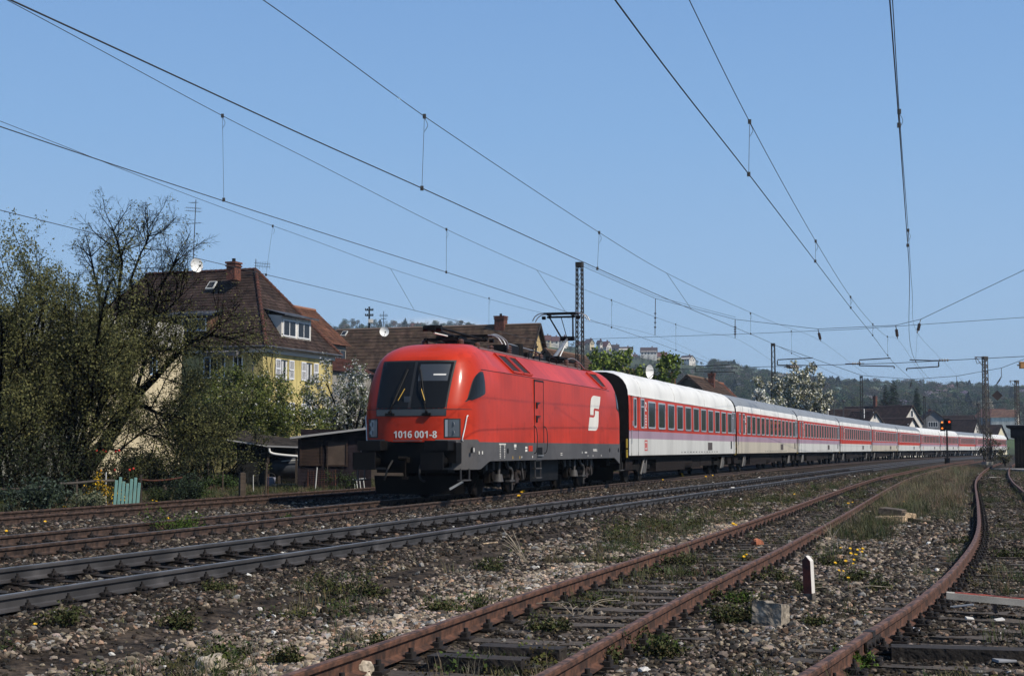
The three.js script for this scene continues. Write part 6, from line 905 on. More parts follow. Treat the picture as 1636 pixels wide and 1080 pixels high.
// ---------------------------------------------------------------- grass, weeds and flowers along the tracks
{
  const r = rng(501);
  function tuft(n, h, w, lean) { const p = [], ix = []; for (let i = 0; i < n; i++) { const a = r() * 6.283, d = .10 * Math.sqrt(r()), x = Math.cos(a) * d, z = Math.sin(a) * d, b = r() * 6.283, H = h * (.5 + .7 * r()), l = lean * (.3 + r()), wx = Math.cos(b + 1.57) * w, wz = Math.sin(b + 1.57) * w, o = p.length / 3; const lx = Math.cos(b) * l * H, lz = Math.sin(b) * l * H; p.push(x - wx, 0, z - wz, x + wx, 0, z + wz, x - wx * .7 + lx * .35, H * .6, z - wz * .7 + lz * .35, x + wx * .7 + lx * .35, H * .6, z + wz * .7 + lz * .35, x + lx, H * .95, z + lz); ix.push(o, o + 1, o + 3, o, o + 3, o + 2, o + 2, o + 3, o + 4); } const g = new THREE.BufferGeometry(); g.setAttribute('position', new THREE.Float32BufferAttribute(p, 3)); g.setIndex(ix); const q = g.toNonIndexed(); q.computeVertexNormals(); return q; }
  function rosette(n) { const p = []; for (let i = 0; i < n; i++) { const c = V3(r() - .5, .1 + .55 * r() * r(), r() - .5).multiplyScalar(.26), u = V3(r() - .5, .5 * r(), r() - .5).normalize()  .multiplyScalar(.022 + .022 * r()), v = V3(u.z, (r() - .5) * .05, -u.x).multiplyScalar(.5); const a = c.clone(), b = c.clone().addScaledVector(u, .5).add(v), d = c.clone().add(u), e = c.clone().addScaledVector(u, .5).sub(v); for (const q of [a, b, d, a, d, e]) p.push(q.x, q.y, q.z); } const g = new THREE.BufferGeometry(); g.setAttribute('position', new THREE.Float32BufferAttribute(p, 3)); g.computeVertexNormals(); return g; }
  const forms = [tuft(20, .22, .0028, .6), tuft(18, .32, .0026, .75), tuft(24, .13, .003, .8), rosette(70), rosette(54)], L = forms.map(() => []);
  for (let D = 6; D < 120; D *= 1.02) {
    const w = .72 * D + 2, dens = 62 / Math.max(1, D / 18) ** 1.1, n = Math.round(w * D * .02 * dens);
    for (let i = 0; i < n; i++) {
      const X = (r() - .5) * w + .03 * D, d = D * (1 + .02 * r()), [s, v] = toSV(X, d); if (v < -14) continue; if (v > -3 && v < 2.2 && r() < .95) continue;
      const g = grassy(X, d); if (r() > g * 1.05) continue; if (Math.abs(Math.abs(v - vC(s)) - .755) < .07 || Math.abs(Math.abs(v - vD(s)) - .755) < .07 || Math.abs(Math.abs(v - vA(s)) - .755) < .12 || Math.abs(v - vA(s)) < .7) continue;
      const c = vC(s), tall = v > c + .9 && v < vD(s) - .9 && s > -14, k = tall && r() < .6 ? 1 : r() < .22 ? 3 + Math.floor(r() * 2) : r() < .3 ? 0 : 2, dry = tall ? sstep(-6, 14, s) * .62 + .2 : .34;
      let col = r() < dry ? [.13 + .07 * r(), .108 + .055 * r(), .07 + .035 * r()] : [.043 + .025 * r(), .052 + .026 * r(), .024 + .012 * r()]; if (k > 2) col = [.036 + .025 * r(), .042 + .025 * r(), .017];
      L[k].push([V3(X, hgt(X, d) - .01, -d), (.45 + .65 * r()) * (k === 1 ? 1.15 : 1) * Math.min(1.3, Math.max(1, D / 35)), r() * 6.283, col]);
    }
  }
  const grp = tag(thing('grass', 'rough green and dry grass and small weeds between the tracks', 'grass'), null, null, null, 'stuff'), m = phys([1, 1, 1], .9, { side: THREE.DoubleSide, specularIntensity: .2 }), m4 = new THREE.Matrix4(), q = new THREE.Quaternion(), cc = new THREE.Color(), Y = V3(0, 1, 0); let tot = 0;
  L.forEach((a, k) => { const im = new THREE.InstancedMesh(forms[k], m, a.length); im.name = 'grass_tufts'; im.userData.kind = 'stuff'; a.forEach((o, i) => { q.setFromAxisAngle(Y, o[2]); m4.compose(o[0], q, V3(o[1], o[1], o[1])); im.setMatrixAt(i, m4); im.setColorAt(i, cc.setRGB(...o[3])); }); im.castShadow = im.receiveShadow = true; grp.add(im); tot += a.length; });
  // conspicuous single weed clumps
  const where = (x, y, g) => { const [s, v] = toSV(g.x, -g.z), c = vC(s), d = vD(s); if (v < 2) return 'beside the brown-railed main track at left'; if (v < c - .8) return x < 400 ? 'at the bottom left below the dark main track' : x < 660 ? 'left of the sand path' : 'right of the sand path, before the straight siding'; if (v < c + .7) return y > 1000 ? 'between the straight siding rails at the bottom' : y > 950 ? 'between the straight siding rails, midway up' : 'between the straight siding rails, far up'; if (v < d - .7) return y < 800 ? 'in the dry grass between the sidings' : y > 985 ? 'near the concrete block' : x < 1320 ? 'left of the red and white post' : 'right of the red and white post'; return y > 1000 ? 'by the curved siding rail at the bottom' : 'between the curved siding rails'; };
  const wl = (x, y, w, h, i, dk) => { const g = groundPx(x, y), wh = where(x, y, g); const t = thing('weed_clump', (dk ? 'low dark green weed clump ' : 'bright green leafy weed ') + wh, 'weed', (dk ? 'dark weed clumps ' : 'bright weeds ') + wh); const D = -g.z, s = D / 2384, W = new Wood(700 + i), b = V3(0, 0, 0); t.position.set(g.x, hgt(g.x, D) - .01, g.z); for (let k = 0; k < 16; k++) { const a = W.r() * 6.283; W.grow(V3((W.r() - .5) * w * s * .7, 0, (W.r() - .5) * w * s * .7), V3(Math.cos(a) * .9, .8, Math.sin(a) * .9).normalize(), h * s * (.5 + .5 * W.r()), .004, 1, { max: 2, kids: [0, 5, 0], wob: .25, up: 0, spread: .9, ratio: .5, rmin: .0015 }); } W.leaves(3, .026, dk ? [[.045, .055, .02], [.06, .068, .027], [.07, .06, .03]] : [[.07, .11, .02], [.05, .085, .018]], .03); W.add(t, VM.bark, VM.leafFar, 'stem'); };
  [[545, 950, 70, 44], [590, 955, 60, 34], [100, 1020, 70, 44], [285, 1005, 46, 40], [455, 1062, 60, 34], [565, 1062, 74, 40], [612, 1040, 50, 30], [785, 912, 46, 28], [765, 975, 60, 30], [700, 978, 40, 24], [1055, 1052, 90, 50], [1190, 990, 80, 60], [1165, 1000, 60, 44], [1090, 905, 60, 26], [945, 1062, 80, 40], [1010, 1030, 60, 34], [1290, 945, 50, 26], [1240, 930, 50, 24], [1330, 905, 60, 30], [1370, 930, 50, 24], [1500, 778, 70, 22], [1612, 892, 40, 20], [1405, 945, 40, 20], [1535, 870, 40, 18], [1120, 960, 60, 30], [880, 1010, 60, 30], [1300, 1000, 40, 18], [350, 960, 40, 22]].forEach((q, i) => wl(...q, i, true));
  [[1062, 1040, 40, 26], [1362, 1068, 40, 30], [1180, 965, 30, 26], [735, 1070, 30, 30], [462, 842, 16, 14], [268, 862, 16, 60], [295, 858, 14, 40]].forEach((q, i) => wl(...q, 60 + i, false));
  // dandelions and rape flowers
  const headG = (() => { const gs = []; for (let i = 0; i < 14; i++) { const a = i / 14 * 6.283, g = new THREE.BoxGeometry(.022, .004, .008); g.translate(.013, 0, 0); g.rotateZ(.35 + .3 * (i % 2)); g.rotateY(a); gs.push(g); } gs.push(cy(.008, .01, .01, 8, 0, .004, 0)); return uvm(join(gs)); })(), stemG = cy(.0025, .003, 1, 5, 0, .5, 0), yel = mat([.80, .48, .015], .7), grn = mat([.08, .11, .03], .8);
  const fl = (x, y, hh, grp2, label, sc = 1) => { const g = groundPx(x, y, -.28 + hh), D = -g.z, t = thing('dandelion', label, 'flower', grp2); const y0 = hgt(g.x, D); t.position.set(g.x, y0, g.z); const H = Math.max(.03, -.28 + hh - y0), st = same('stem', stemG, grn, t); st.scale.set(1, H, 1); const hd = same('flower_head', headG, yel, t); hd.position.y = H; hd.rotation.set(.4, x, .2); hd.scale.setScalar(sc * (.8 + .5 * hash2(x, y))); };
  [[1344, 876], [1359, 877], [1379, 877.5], [1378, 882], [1360, 885], [1368, 887], [1365, 895], [1364, 901], [1335, 900], [1341, 912], [1348, 913], [1356, 924], [1371, 879], [1352, 897]].forEach(q => fl(q[0], q[1], .14, 'dandelions behind the post', 'yellow dandelion in the grass just behind the red and white post', .85));
  [[1193, 887], [1189, 890]].forEach(q => fl(q[0], q[1], .08, 'dandelions inside the siding', 'yellow dandelion between the rails of the straight siding left of the post', 1.1));
  [[1363, 803], [1356, 805], [1270, 790], [1445, 802], [1172, 838], [1177, 840]].forEach(q => fl(q[0], q[1], .1, 'dandelions far along the siding', 'yellow dandelion farther along the straight siding', 1.5));
  [[249, 801], [243, 800], [253, 803], [300, 797], [102, 811], [71, 834], [9, 849], [268, 829], [272, 834], [55, 1000]].forEach(q => fl(q[0], q[1], .12, 'yellow flowers by the left-hand tracks', 'yellow flower beside the left-hand tracks', q[1] > 900 ? .7 : 1.35));
  [[1059, 767], [1090, 758], [1091, 761], [1128, 762], [1139, 760], [833, 787], [829, 793], [836, 786]].forEach(q => fl(q[0], q[1], .3, 'yellow flowers below the train', 'yellow rape flower in the ballast below the train', 2.2));
}
// ---------------------------------------------------------------- sheds, fences and small things
const DM = { boards: phys([.055, .06, .062], .9, { specularIntensity: .25, map: TX.wood }), violet: phys([.042, .034, .046], .9, { specularIntensity: .25, map: TX.wood }), felt: phys([.06, .052, .046], .95, { specularIntensity: .2, map: TX.dirt }), edge: mat([.30, .30, .30], .7), boardBrown: phys([.07, .045, .035], .6, { specularIntensity: .4, map: TX.wood }), sheet: phys([.15, .11, .085], .5, { specularIntensity: .4, map: TX.mottle }), pipe: mat([.55, .55, .52], .5), tank: mat([.10, .11, .13], .5, { map: TX.mottle }), turq: mat([.21, .40, .355], .8, { map: TX.grime }), post: mat([.11, .085, .065], .9, { map: TX.wood }), rust: mat([.16, .065, .035], .9, { map: TX.rust }), concrete: mat([.78, .71, .60], .95, { map: TX.dirt, bumpMap: BM.rough, bumpScale: .02 }), oxide: mat([.22, .05, .03], .7, { map: TX.rust }), white: mat([.8, .79, .76], .7, { map: TX.plaster }), slab: mat([.85, .66, .46], .95, { map: TX.dirt, bumpMap: BM.rough, bumpScale: .02 }) };
function boards(x0, x1, y0f, y1f, z, w, seed) { const r = rng(seed), out = []; for (let x = x0; x < x1 - .01; x += w) { const e = Math.min(x1, x + w) - .008; const a = y0f(x), b = y1f((x + e) / 2); out.push(bx(e - x, b - a, .022, (x + e) / 2, (a + b) / 2, z + (r() - .5) * .012)); } return out; }
{ // dark shed with two boarded windows, beside the locomotive
  const D = 56, o = at(476, 717, D); o.y = -.2; const d = V3(1, 0, -.10).normalize(), q = (x, y) => wallHit(x, y, o, d), A = frameM(o, d), t = thing('shed', 'dark purplish wooden shed with two blind windows and rising flat roof beside the locomotive nose', 'shed');
  const L = q(592, 700)[0], h0 = q(476, 699)[1], h1 = q(590, 683)[1], hf = x => lerp(h0, h1, x / L) - .06;
  const W = [[480, 704, 513, 743], [522.5, 705, 553.5, 744]].map(w => { const a = q(w[0], w[1]), b = q(w[2], w[3]); return [(a[0] + b[0]) / 2, (a[1] + b[1]) / 2, b[0] - a[0], a[1] - b[1]]; });
  for (const g of boards(0, L, () => 0, hf, 0, .145, 31)) mesh('plank', [g.applyMatrix4(A)], DM.violet, t);
  for (const g of boards(0, 2.2, () => 0, () => hf(0), 0, .15, 32)) mesh('plank', [g.rotateY(Math.PI / 2).applyMatrix4(A)], DM.violet, t);
  mesh('rear_wall', [bx(L, h1 - .1, .06, L / 2, h1 / 2, -2.2).applyMatrix4(A), bx(.06, h1 - .1, 2.2, L, h1 / 2, -1.1).applyMatrix4(A)], DM.violet, t);
  const rp = [[-.25, h0 - .02], [L + .2, h1 + .03]]; const rf = mesh('roof', [quad(V3(-.3, h0, .35), V3(L + .2, h1 + .02, .35), V3(L + .2, h1 + .02, -2.5), V3(-.3, h0, -2.5)).applyMatrix4(A), quad(V3(-.3, h0 - .05, .35), V3(L + .2, h1 - .03, .35), V3(L + .2, h1 - .03, -2.5), V3(-.3, h0 - .05, -2.5)).applyMatrix4(A)], DM.felt, t); mesh('roof_edge', [bar(V3(-.3, h0 - .02, .36), V3(L + .2, h1, .36), .03, .075).applyMatrix4(A)], DM.edge, rf);
  W.forEach((w, i) => { const f = mesh('window', [bx(w[2] + .1, .06, .06, w[0], w[1] + w[3] / 2, .04), bx(w[2] + .1, .06, .06, w[0], w[1] - w[3] / 2, .04), bx(.06, w[3], .06, w[0] - w[2] / 2, w[1], .04), bx(.06, w[3], .06, w[0] + w[2] / 2, w[1], .04)].map(g => g.applyMatrix4(A)), DM.boardBrown, t); mesh('blind_pane', [bx(w[2], w[3], .02, w[0], w[1], .025).applyMatrix4(A)], i ? DM.sheet : DM.boardBrown, f); });
  // wire netting panel, sticks and pale stakes in front
  const n = thing('netting_panel', 'rusty wire netting panel leaning in front of the dark shed', 'netting'), gs = [], a0 = q(492, 779), a1 = q(536, 752); for (let i = 0; i <= 10; i++) gs.push(rod(V3(lerp(a0[0], a1[0], i / 10), a0[1], .5), V3(lerp(a0[0], a1[0], i / 10), a1[1], .45), .006, .006, 4)); for (let i = 0; i <= 8; i++) gs.push(rod(V3(a0[0], lerp(a0[1], a1[1], i / 8), .5), V3(a1[0], lerp(a0[1], a1[1], i / 8), .46), .006, .006, 4)); mesh('wires', gs.map(g => g.applyMatrix4(A)), DM.rust, n); mesh('frame', [rod(V3(a0[0], a0[1] - .1, .5), V3(a0[0], a1[1] + .05, .46), .02), rod(V3(a1[0], a0[1] - .1, .5), V3(a1[0], a1[1] + .05, .46), .02)].map(g => g.applyMatrix4(A)), DM.rust, n);
  const st = (label, x0, y0, x1, y1, r0, m, z = .7) => { const s = thing('garden_stake', label, 'stake'), p = q(x0, y0), k = q(x1, y1); mesh('shaft', [rod(V3(p[0], p[1], z), V3(k[0], k[1], z), r0, r0 * .85, 6).applyMatrix4(A)], m, s); const e = V3(k[0], k[1], z).applyMatrix4(A); mesh('tip', [cy(r0 * .4, r0 * .8, .05, 6, e.x, e.y + .02, e.z)], m, s); };
  st('pale leaning stake before the netting panel', 504, 784, 507, 748, .025, DM.pipe); st('thin brown stake right of the pale one before the dark shed', 523, 772, 524, 726, .018, DM.post);
  const f = thing('pale_trestle', 'small pale wooden trestle between the dark shed and the buffer', 'trestle'), b0 = q(562, 766), b1 = q(584, 764); mesh('top', [bar(V3(b0[0], b0[1], .5), V3(b1[0], b1[1], .5), .05, .04).applyMatrix4(A)], DM.pipe, f); for (const x of [565, 569, 574, 580]) { const p = q(x, 765), k = q(x + 2, 780); mesh('leg', [rod(V3(p[0], p[1], .5), V3(k[0], k[1] - .05, .52), .018).applyMatrix4(A)], DM.pipe, f); }
}
{ // open lean-to with white gutter pipe and a tank
  const D = 60, o = at(378, 717, D); o.y = -.2; const d = V3(1, 0, -.06).normalize(), q = (x, y) => wallHit(x, y, o, d), A = frameM(o, d), t = thing('lean_to_shed', 'low grey plank lean-to with sagging felt roof and white gutter pipe under the garden tree', 'shed');
  const x1 = q(427, 717)[0], x2 = q(476, 717)[0], hl = q(378, 704)[1], hm = q(430, 714)[1], hr = q(475, 716)[1];
  for (const g of boards(0, x1, () => 0, x => lerp(hl, hm, x / x1) - .08, 0, .13, 33)) mesh('plank', [g.applyMatrix4(A)], DM.boards, t);
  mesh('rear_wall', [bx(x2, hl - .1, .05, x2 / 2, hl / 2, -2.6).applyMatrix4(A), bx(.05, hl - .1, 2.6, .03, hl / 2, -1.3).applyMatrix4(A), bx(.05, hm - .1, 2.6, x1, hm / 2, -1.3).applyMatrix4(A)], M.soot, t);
  const rf = mesh('roof', [grid(14, 8, (a, b) => { const x = lerp(-.35, x2 + .15, a); return V3(x, lerp(hl + .04, x < x1 ? lerp(hl, hm, Math.max(0, x) / x1) : lerp(hm, hr, (x - x1) / (x2 - x1)), 1) + .05 + .38 * b + .03 * Math.sin(a * 17 + b * 5), lerp(.35, -2.7, b)); }).applyMatrix4(A)], phys([.10, .088, .078], .95, { specularIntensity: .2, map: TX.dirt, side: THREE.DoubleSide }), t); mesh('roof_edge', [bar(V3(-.35, hl + .03, .36), V3(x1, hm + .03, .36), .03, .06), bar(V3(x1, hm + .03, .36), V3(x2 + .15, hr + .03, .36), .03, .06)].map(g => g.applyMatrix4(A)), DM.edge, rf);
  const P = (x, y, z) => { const k = q(x, y); return V3(k[0], k[1], z); }; mesh('gutter_pipe', [tube([P(431, 716, .3), P(431.5, 722, .3), P(436, 724.5, .3), P(452, 727, .3), P(476, 729, .3)], .05, 8).applyMatrix4(A)], mat([.66, .66, .64], .5), t);
  mesh('post', [bx(.09, hm, .09, x1 + .05, hm / 2, .2), bx(.08, hr, .08, x2 - .05, hr / 2, .2)].map(g => g.applyMatrix4(A)), DM.post, t);
  const k = thing('tank', 'grey-blue round tank lying inside the open lean-to', 'tank'), c = q(447, 748); mesh('shell', [cy(.42, .42, 1.3, 24, c[0] + .35, c[1], -.8, 0, 0, Math.PI / 2), put(new THREE.SphereGeometry(.42, 24, 12), c[0] - .3, c[1], -.8, 0, 0, 0).scale(1, 1, 1)].map(g => g.applyMatrix4(A)), DM.tank, k); mesh('saddle', [bx(.12, .4, .7, c[0] - .1, .2, -.8), bx(.12, .4, .7, c[0] + .8, .2, -.8)].map(g => g.applyMatrix4(A)), DM.post, k); mesh('lid_edge', [bar(P(448, 737, -.3), P(476, 734.5, -.3), .05, .04).applyMatrix4(A)], DM.pipe, k);
  const bk = thing('bucket', 'pale grey bucket at the foot of the lean-to post', 'bucket'), e = q(434, 776); mesh('body', [put(new THREE.LatheGeometry([[.0, 0], [.15, 0], [.2, .38], [.21, .38], [.19, .37], [.14, .02]].map(p => new THREE.Vector2(...p)), 16), e[0], .0, .5).applyMatrix4(A)], mat([.3, .31, .38], .6), bk); mesh('handle', [put(new THREE.TorusGeometry(.19, .01, 5, 14, Math.PI), e[0], .34, .5).applyMatrix4(A)], M.steel, bk);
  const ks = thing('garden_kerb', 'pale stone edging strip in front of the lean-to', 'edging'), k0 = q(437, 776), k1 = q(476, 776); mesh('stone', [bev(k1[0] - k0[0], .12, .2, .02, (k0[0] + k1[0]) / 2, .06, .9).applyMatrix4(A)], DM.slab, ks);
}
{ // stakes and posts of the gardens
  const P = (name, label, x, y0, y1, D, r0, m, sq) => { const b = at(x, y0, D), h = (y0 - y1) * D / 2384, t = thing(name, label, 'post'); b.y = hgt(b.x, D) - .05; t.position.copy(b); mesh('shaft', [sq ? bev(r0 * 2, h, r0 * 2, .01, 0, h / 2, 0, 0, .5) : cy(r0 * .8, r0, h, 7, 0, h / 2, 0, 0, 0, (hash2(x, y0) - .5) * .06)], m, t); mesh('top', [sq ? bev(r0 * 1.7, .03, r0 * 1.7, .008, 0, h + .01, 0, 0, .5) : cy(r0 * .5, r0 * .8, .03, 7, 0, h + .01, 0)], m, t); };
  P('fence_post', 'stout grey-brown post standing alone before the lean-to', 386, 792, 747, 44.5, .085, DM.post, true);
  P('garden_stake', 'tall thin stake left of the lean-to opening', 424.5, 776, 724, 50, .035, DM.post); P('garden_stake', 'thin rusty stake beside the tall stake of the lean-to', 427.5, 788, 748, 46, .018, DM.rust); P('garden_stake', 'thin pale stake in the garden left of the stout post', 355, 776, 744, 54, .03, DM.post); P('garden_stake', 'brown stake under the garden tree left of the lean-to', 332, 762, 718, 58, .04, DM.post); P('garden_stake', 'thin stake in front of the lean-to planks', 404, 775, 745, 52, .015, DM.pipe);
  P('fence_post', 'dark fence post right of the picket panel', 262, 790, 762, 44, .05, DM.post, true); P('fence_post', 'dark post left of the yellow-flowering shrub', 121, 790, 750, 42, .04, DM.post); P('fence_post', 'pale slim post beside the left end of the picket panel', 168, 802, 745, 40, .018, DM.pipe);
  const rail = (label, pts, r0, m) => { const t = thing('fence_rail', label, 'fence rail'); mesh('pole', [tube(pts, r0, 7)], m, t); mesh('end', [cy(r0, r0, .03, 8, pts[0].x, pts[0].y, pts[0].z, 0, 0, Math.PI / 2)], m, t); };
  rail('grey weathered pole lying along the fence left of the picket panel', [at(95, 773, 39), at(120, 772, 39.3), at(150, 769, 39.6), at(182, 768, 40)], .035, mat([.17, .155, .14], .9, { map: TX.wood })); rail('rusty bent rail between the picket panel and the ivy-covered stump', [at(222, 766, 41), at(240, 768, 41.3), at(262, 767, 41.6), at(290, 763, 42)], .025, DM.rust); rail('thin dark pole low at the left edge of the picture', [at(-10, 782, 39), at(30, 781, 39.5), at(70, 777, 40)], .03, DM.post);
}
{ // turquoise picket panel, each picket its own piece
  const t = thing('picket_panel', 'small weathered turquoise picket panel standing by the rusty garden track', 'fence panel'), D = 38.2, r = rng(17), s = D / 2384, A = at(180, 806, D), B2 = at(221, 806, D), n = 7; A.y = B2.y = -.22;
  for (let i = 0; i < n; i++) { const x = lerp(A.x, B2.x, (i + .5) / n), h = (43 + 5 * Math.sin(i * 1.7)) * s, p = mesh('picket', [bev(.072, h, .02, .004, 0, h / 2, 0)], DM.turq, t); p.position.set(x + .03 * (i / n - .5), A.y + .02 + .02 * r(), -D); p.rotation.z = -.055 + (r() - .5) * .02; }
  mesh('cross_rail', [bx(.72, .06, .03, (A.x + B2.x) / 2 + .02, A.y + .16, -D - .03), bx(.72, .06, .03, (A.x + B2.x) / 2 + .04, A.y + .55, -D - .03)], DM.post, t); mesh('hinge_post', [bx(.05, .86, .05, B2.x + .03, A.y + .43, -D - .05)], DM.post, t);
}
{ // tulips behind the fence
  const r = rng(23), cup = new THREE.LatheGeometry([[0, 0], [.03, .01], [.04, .04], [.03, .08], [.026, .08]].map(p => new THREE.Vector2(...p)), 8), red = mat([.55, .035, .02], .6), or = mat([.75, .30, .02], .6), st = cy(.006, .006, .4, 5, 0, -.2, 0), gr = mat([.08, .12, .04], .8);
  [[153, 722], [158, 724], [163, 721], [165, 726], [168, 723], [184, 724], [189, 722], [160, 754], [182, 753], [206, 753], [212, 751]].forEach(([x, y], i) => { const p = at(x, y, 47), t = thing('tulip', i < 7 ? 'red tulip in the upper flower bed behind the picket panel' : 'orange-red tulip in the lower flower bed behind the picket panel', 'flower', i < 7 ? 'tulips in the upper bed' : 'tulips in the lower bed'); t.position.copy(p); t.scale.setScalar(.95); same('flower_cup', cup, i % 4 === 3 ? or : red, t); same('stem', st, gr, t); });
}
function rock(name, label, cat, x, y, w, h, seed, m, flat = .8) { const g0 = groundPx(x, y), D = -g0.z, s = D / 2384, g = new THREE.IcosahedronGeometry(1, 3), p = g.attributes.position; for (let i = 0; i < p.count; i++) { const v = V3().fromBufferAttribute(p, i), k = .72 + .55 * fbm(v.x * 1.3 + seed, v.y * 1.3 + v.z * 1.7, 3, seed) + .12 * (vnoise(v.x * 5 + seed, v.z * 5 + v.y * 4, seed) - .5), q = Math.max(Math.abs(v.x), Math.abs(v.y) * 1.1, Math.abs(v.z)); v.multiplyScalar(k * lerp(1, .8 / q, .55)); p.setXYZ(i, v.x * w * s / 2, Math.max(-.3, v.y) * h * s * flat, v.z * w * s * .4); } g.computeVertexNormals(); const o = tag(mesh(name, [g], m), label, cat); o.position.set(g0.x, hgt(g0.x, D) + h * s * .15, g0.z); o.rotation.y = seed; return o; }
rock('boulder', 'pale rough boulder on the light stones at the bottom left', 'rock', 335, 1068, 58, 34, 1, DM.concrete); rock('stone', 'small pale lump of stone beside the grey concrete block', 'rock', 1206, 966, 22, 20, 2, DM.concrete); rock('boulder', 'pale rounded rock low at the bottom beside the left siding rail', 'rock', 572, 1082, 50, 30, 3, DM.concrete); rock('stone', 'white stone lying by the left rail of the curved siding', 'rock', 1498, 915, 10, 9, 4, DM.white); rock('stone', 'pinkish white stone at the bottom centre right', 'rock', 1030, 1076, 26, 14, 5, DM.white); rock('stone', 'white stone at the foot of the curved siding beyond the plank', 'rock', 1553, 960, 8, 8, 6, DM.white);
rock('brick_lump', 'reddish lump of brick between the rails of the straight siding', 'rubble', 1210, 872, 24, 14, 7, mat([.6, .22, .12], .95, { map: TX.dirt }));
{ // grey concrete block
  const g0 = groundPx(1232, 1000), D = -g0.z, s = D / 2384, g = new THREE.BoxGeometry(50 * s, 44 * s, .2, 10, 8, 4), p = g.attributes.position; for (let i = 0; i < p.count; i++) { const x = p.getX(i), y = p.getY(i), z = p.getZ(i), k = fbm(x * 14 + 5, y * 14 + z * 9, 3, 3) - .5; const e = Math.max(0, Math.abs(x) / (28 * s) + Math.abs(y) / (27 * s) - 1.5); p.setXYZ(i, x * (1 - .18 * e) + k * .03, y * (1 - .18 * e) + k * .02 - (x < 0 ? .0 : .02), z + k * .03); } g.computeVertexNormals();
  const o = tag(mesh('concrete_block', [g], mat([.46, .42, .36], .95, { map: TX.dirt, bumpMap: BM.rough, bumpScale: .02 })), 'weathered grey concrete block left of and in front of the red and white post', 'concrete block'); o.position.set(g0.x, hgt(g0.x, D) + 18 * s, g0.z); o.rotation.set(-.12, -.55, -.06); }
{ // flat broken slabs in the grass
  const b = groundPx(1432, 836), D = -b.z, s = D / 2384, t = thing('slab_pile', 'pile of broken pale stone slabs lying in the grass between the sidings', 'slab pile'); t.position.set(b.x, hgt(b.x, D), b.z);
  const slab = (poly, h, x, y, z, ry, rz, m) => { const sh = new THREE.Shape(poly.map(q => new THREE.Vector2(q[0] * s, q[1] * s))); const g = new THREE.ExtrudeGeometry(sh, { depth: h, bevelEnabled: true, bevelSize: .015, bevelThickness: .015, bevelSegments: 1 }); g.rotateX(-Math.PI / 2); const o = mesh('slab', [g], m, t); o.position.set(x * s, y * s, z * s); o.rotation.set(.05, ry, rz, 'YXZ'); };
  slab([[-24, -14], [8, -18], [22, -6], [20, 10], [-6, 16], [-26, 6]], .13, -6, 2, 4, .2, .05, DM.slab); slab([[-20, -10], [14, -14], [20, 6], [-10, 14]], .12, -2, 14, -12, -.3, -.1, mat([.2, .165, .13], .95, { map: TX.dirt })); slab([[-12, -8], [12, -8], [14, 6], [-8, 10]], .09, 18, 10, -4, .6, -.12, DM.slab); slab([[-18, -4], [18, -5], [20, 4], [-16, 4]], .06, 38, 2, 0, -.35, -.12, mat([.2, .16, .12], .95, { map: TX.wood }));
}
{ // low red and white marker post
  const b = groundPx(1294.5, 959), D = -b.z, s = D / 2384, H = 70 * s, w = .092, t = thing('marker_post', 'short square post with dark red left face and white right face between the sidings', 'marker post'); t.position.set(b.x, hgt(b.x, D) - .03, b.z); t.rotation.y = -.56; t.rotation.z = .04;
  const pr = prism([[-w / 2, 0], [w / 2, 0], [w / 2, H - .03], [0.0, H + .025], [-w / 2, H - .02]], w).translate(0, 0, -w / 2);
  mesh('shaft', [pr], mat([.86, .84, .82], .7, { map: TX.plaster }), t); mesh('red_face', [prism([[-w / 2 + .002, .0], [w / 2 - .002, 0], [w / 2 - .002, H - .032], [0, H + .022], [-w / 2 + .002, H - .022]], .004).translate(0, 0, w / 2)], DM.oxide, t); mesh('dirty_foot', [bx(w + .006, .10, w + .012, 0, .05, 0)], mat([.22, .2, .18], .9, { map: TX.dirt }), t);
}
{ // rusty red and white bar across the curved siding
  const t = thing('barrier_bar', 'rusty red bar with white edges lying across the curved siding at the right edge', 'barrier bar'), a = at(1513, 951, 14.2), b = at(1640, 963, 14.0), d = V3().subVectors(b, a).normalize(), e = a.clone().addScaledVector(d, 2.1), h = -.085;
  mesh('bar', [bar(a, e, .13, .06)], mat([.95, .85, .7], .8, { map: TX.mottle }), t); const u = V3(0, .032, 0); mesh('red_stripe', [bar(a.clone().addScaledVector(d, .08).add(u), e.clone().add(u), .085, .008)], mat([.7, .17, .10], .8, { map: TX.rust }), t); mesh('bracket', [bx(.03, .16, .05, a.x + .42, h - .07, a.z + .09, .3, 0, .25), bx(.12, .04, .05, a.x + .47, h - .02, a.z + .03)], mat([.45, .5, .6], .5, { map: TX.rust }), t);
}
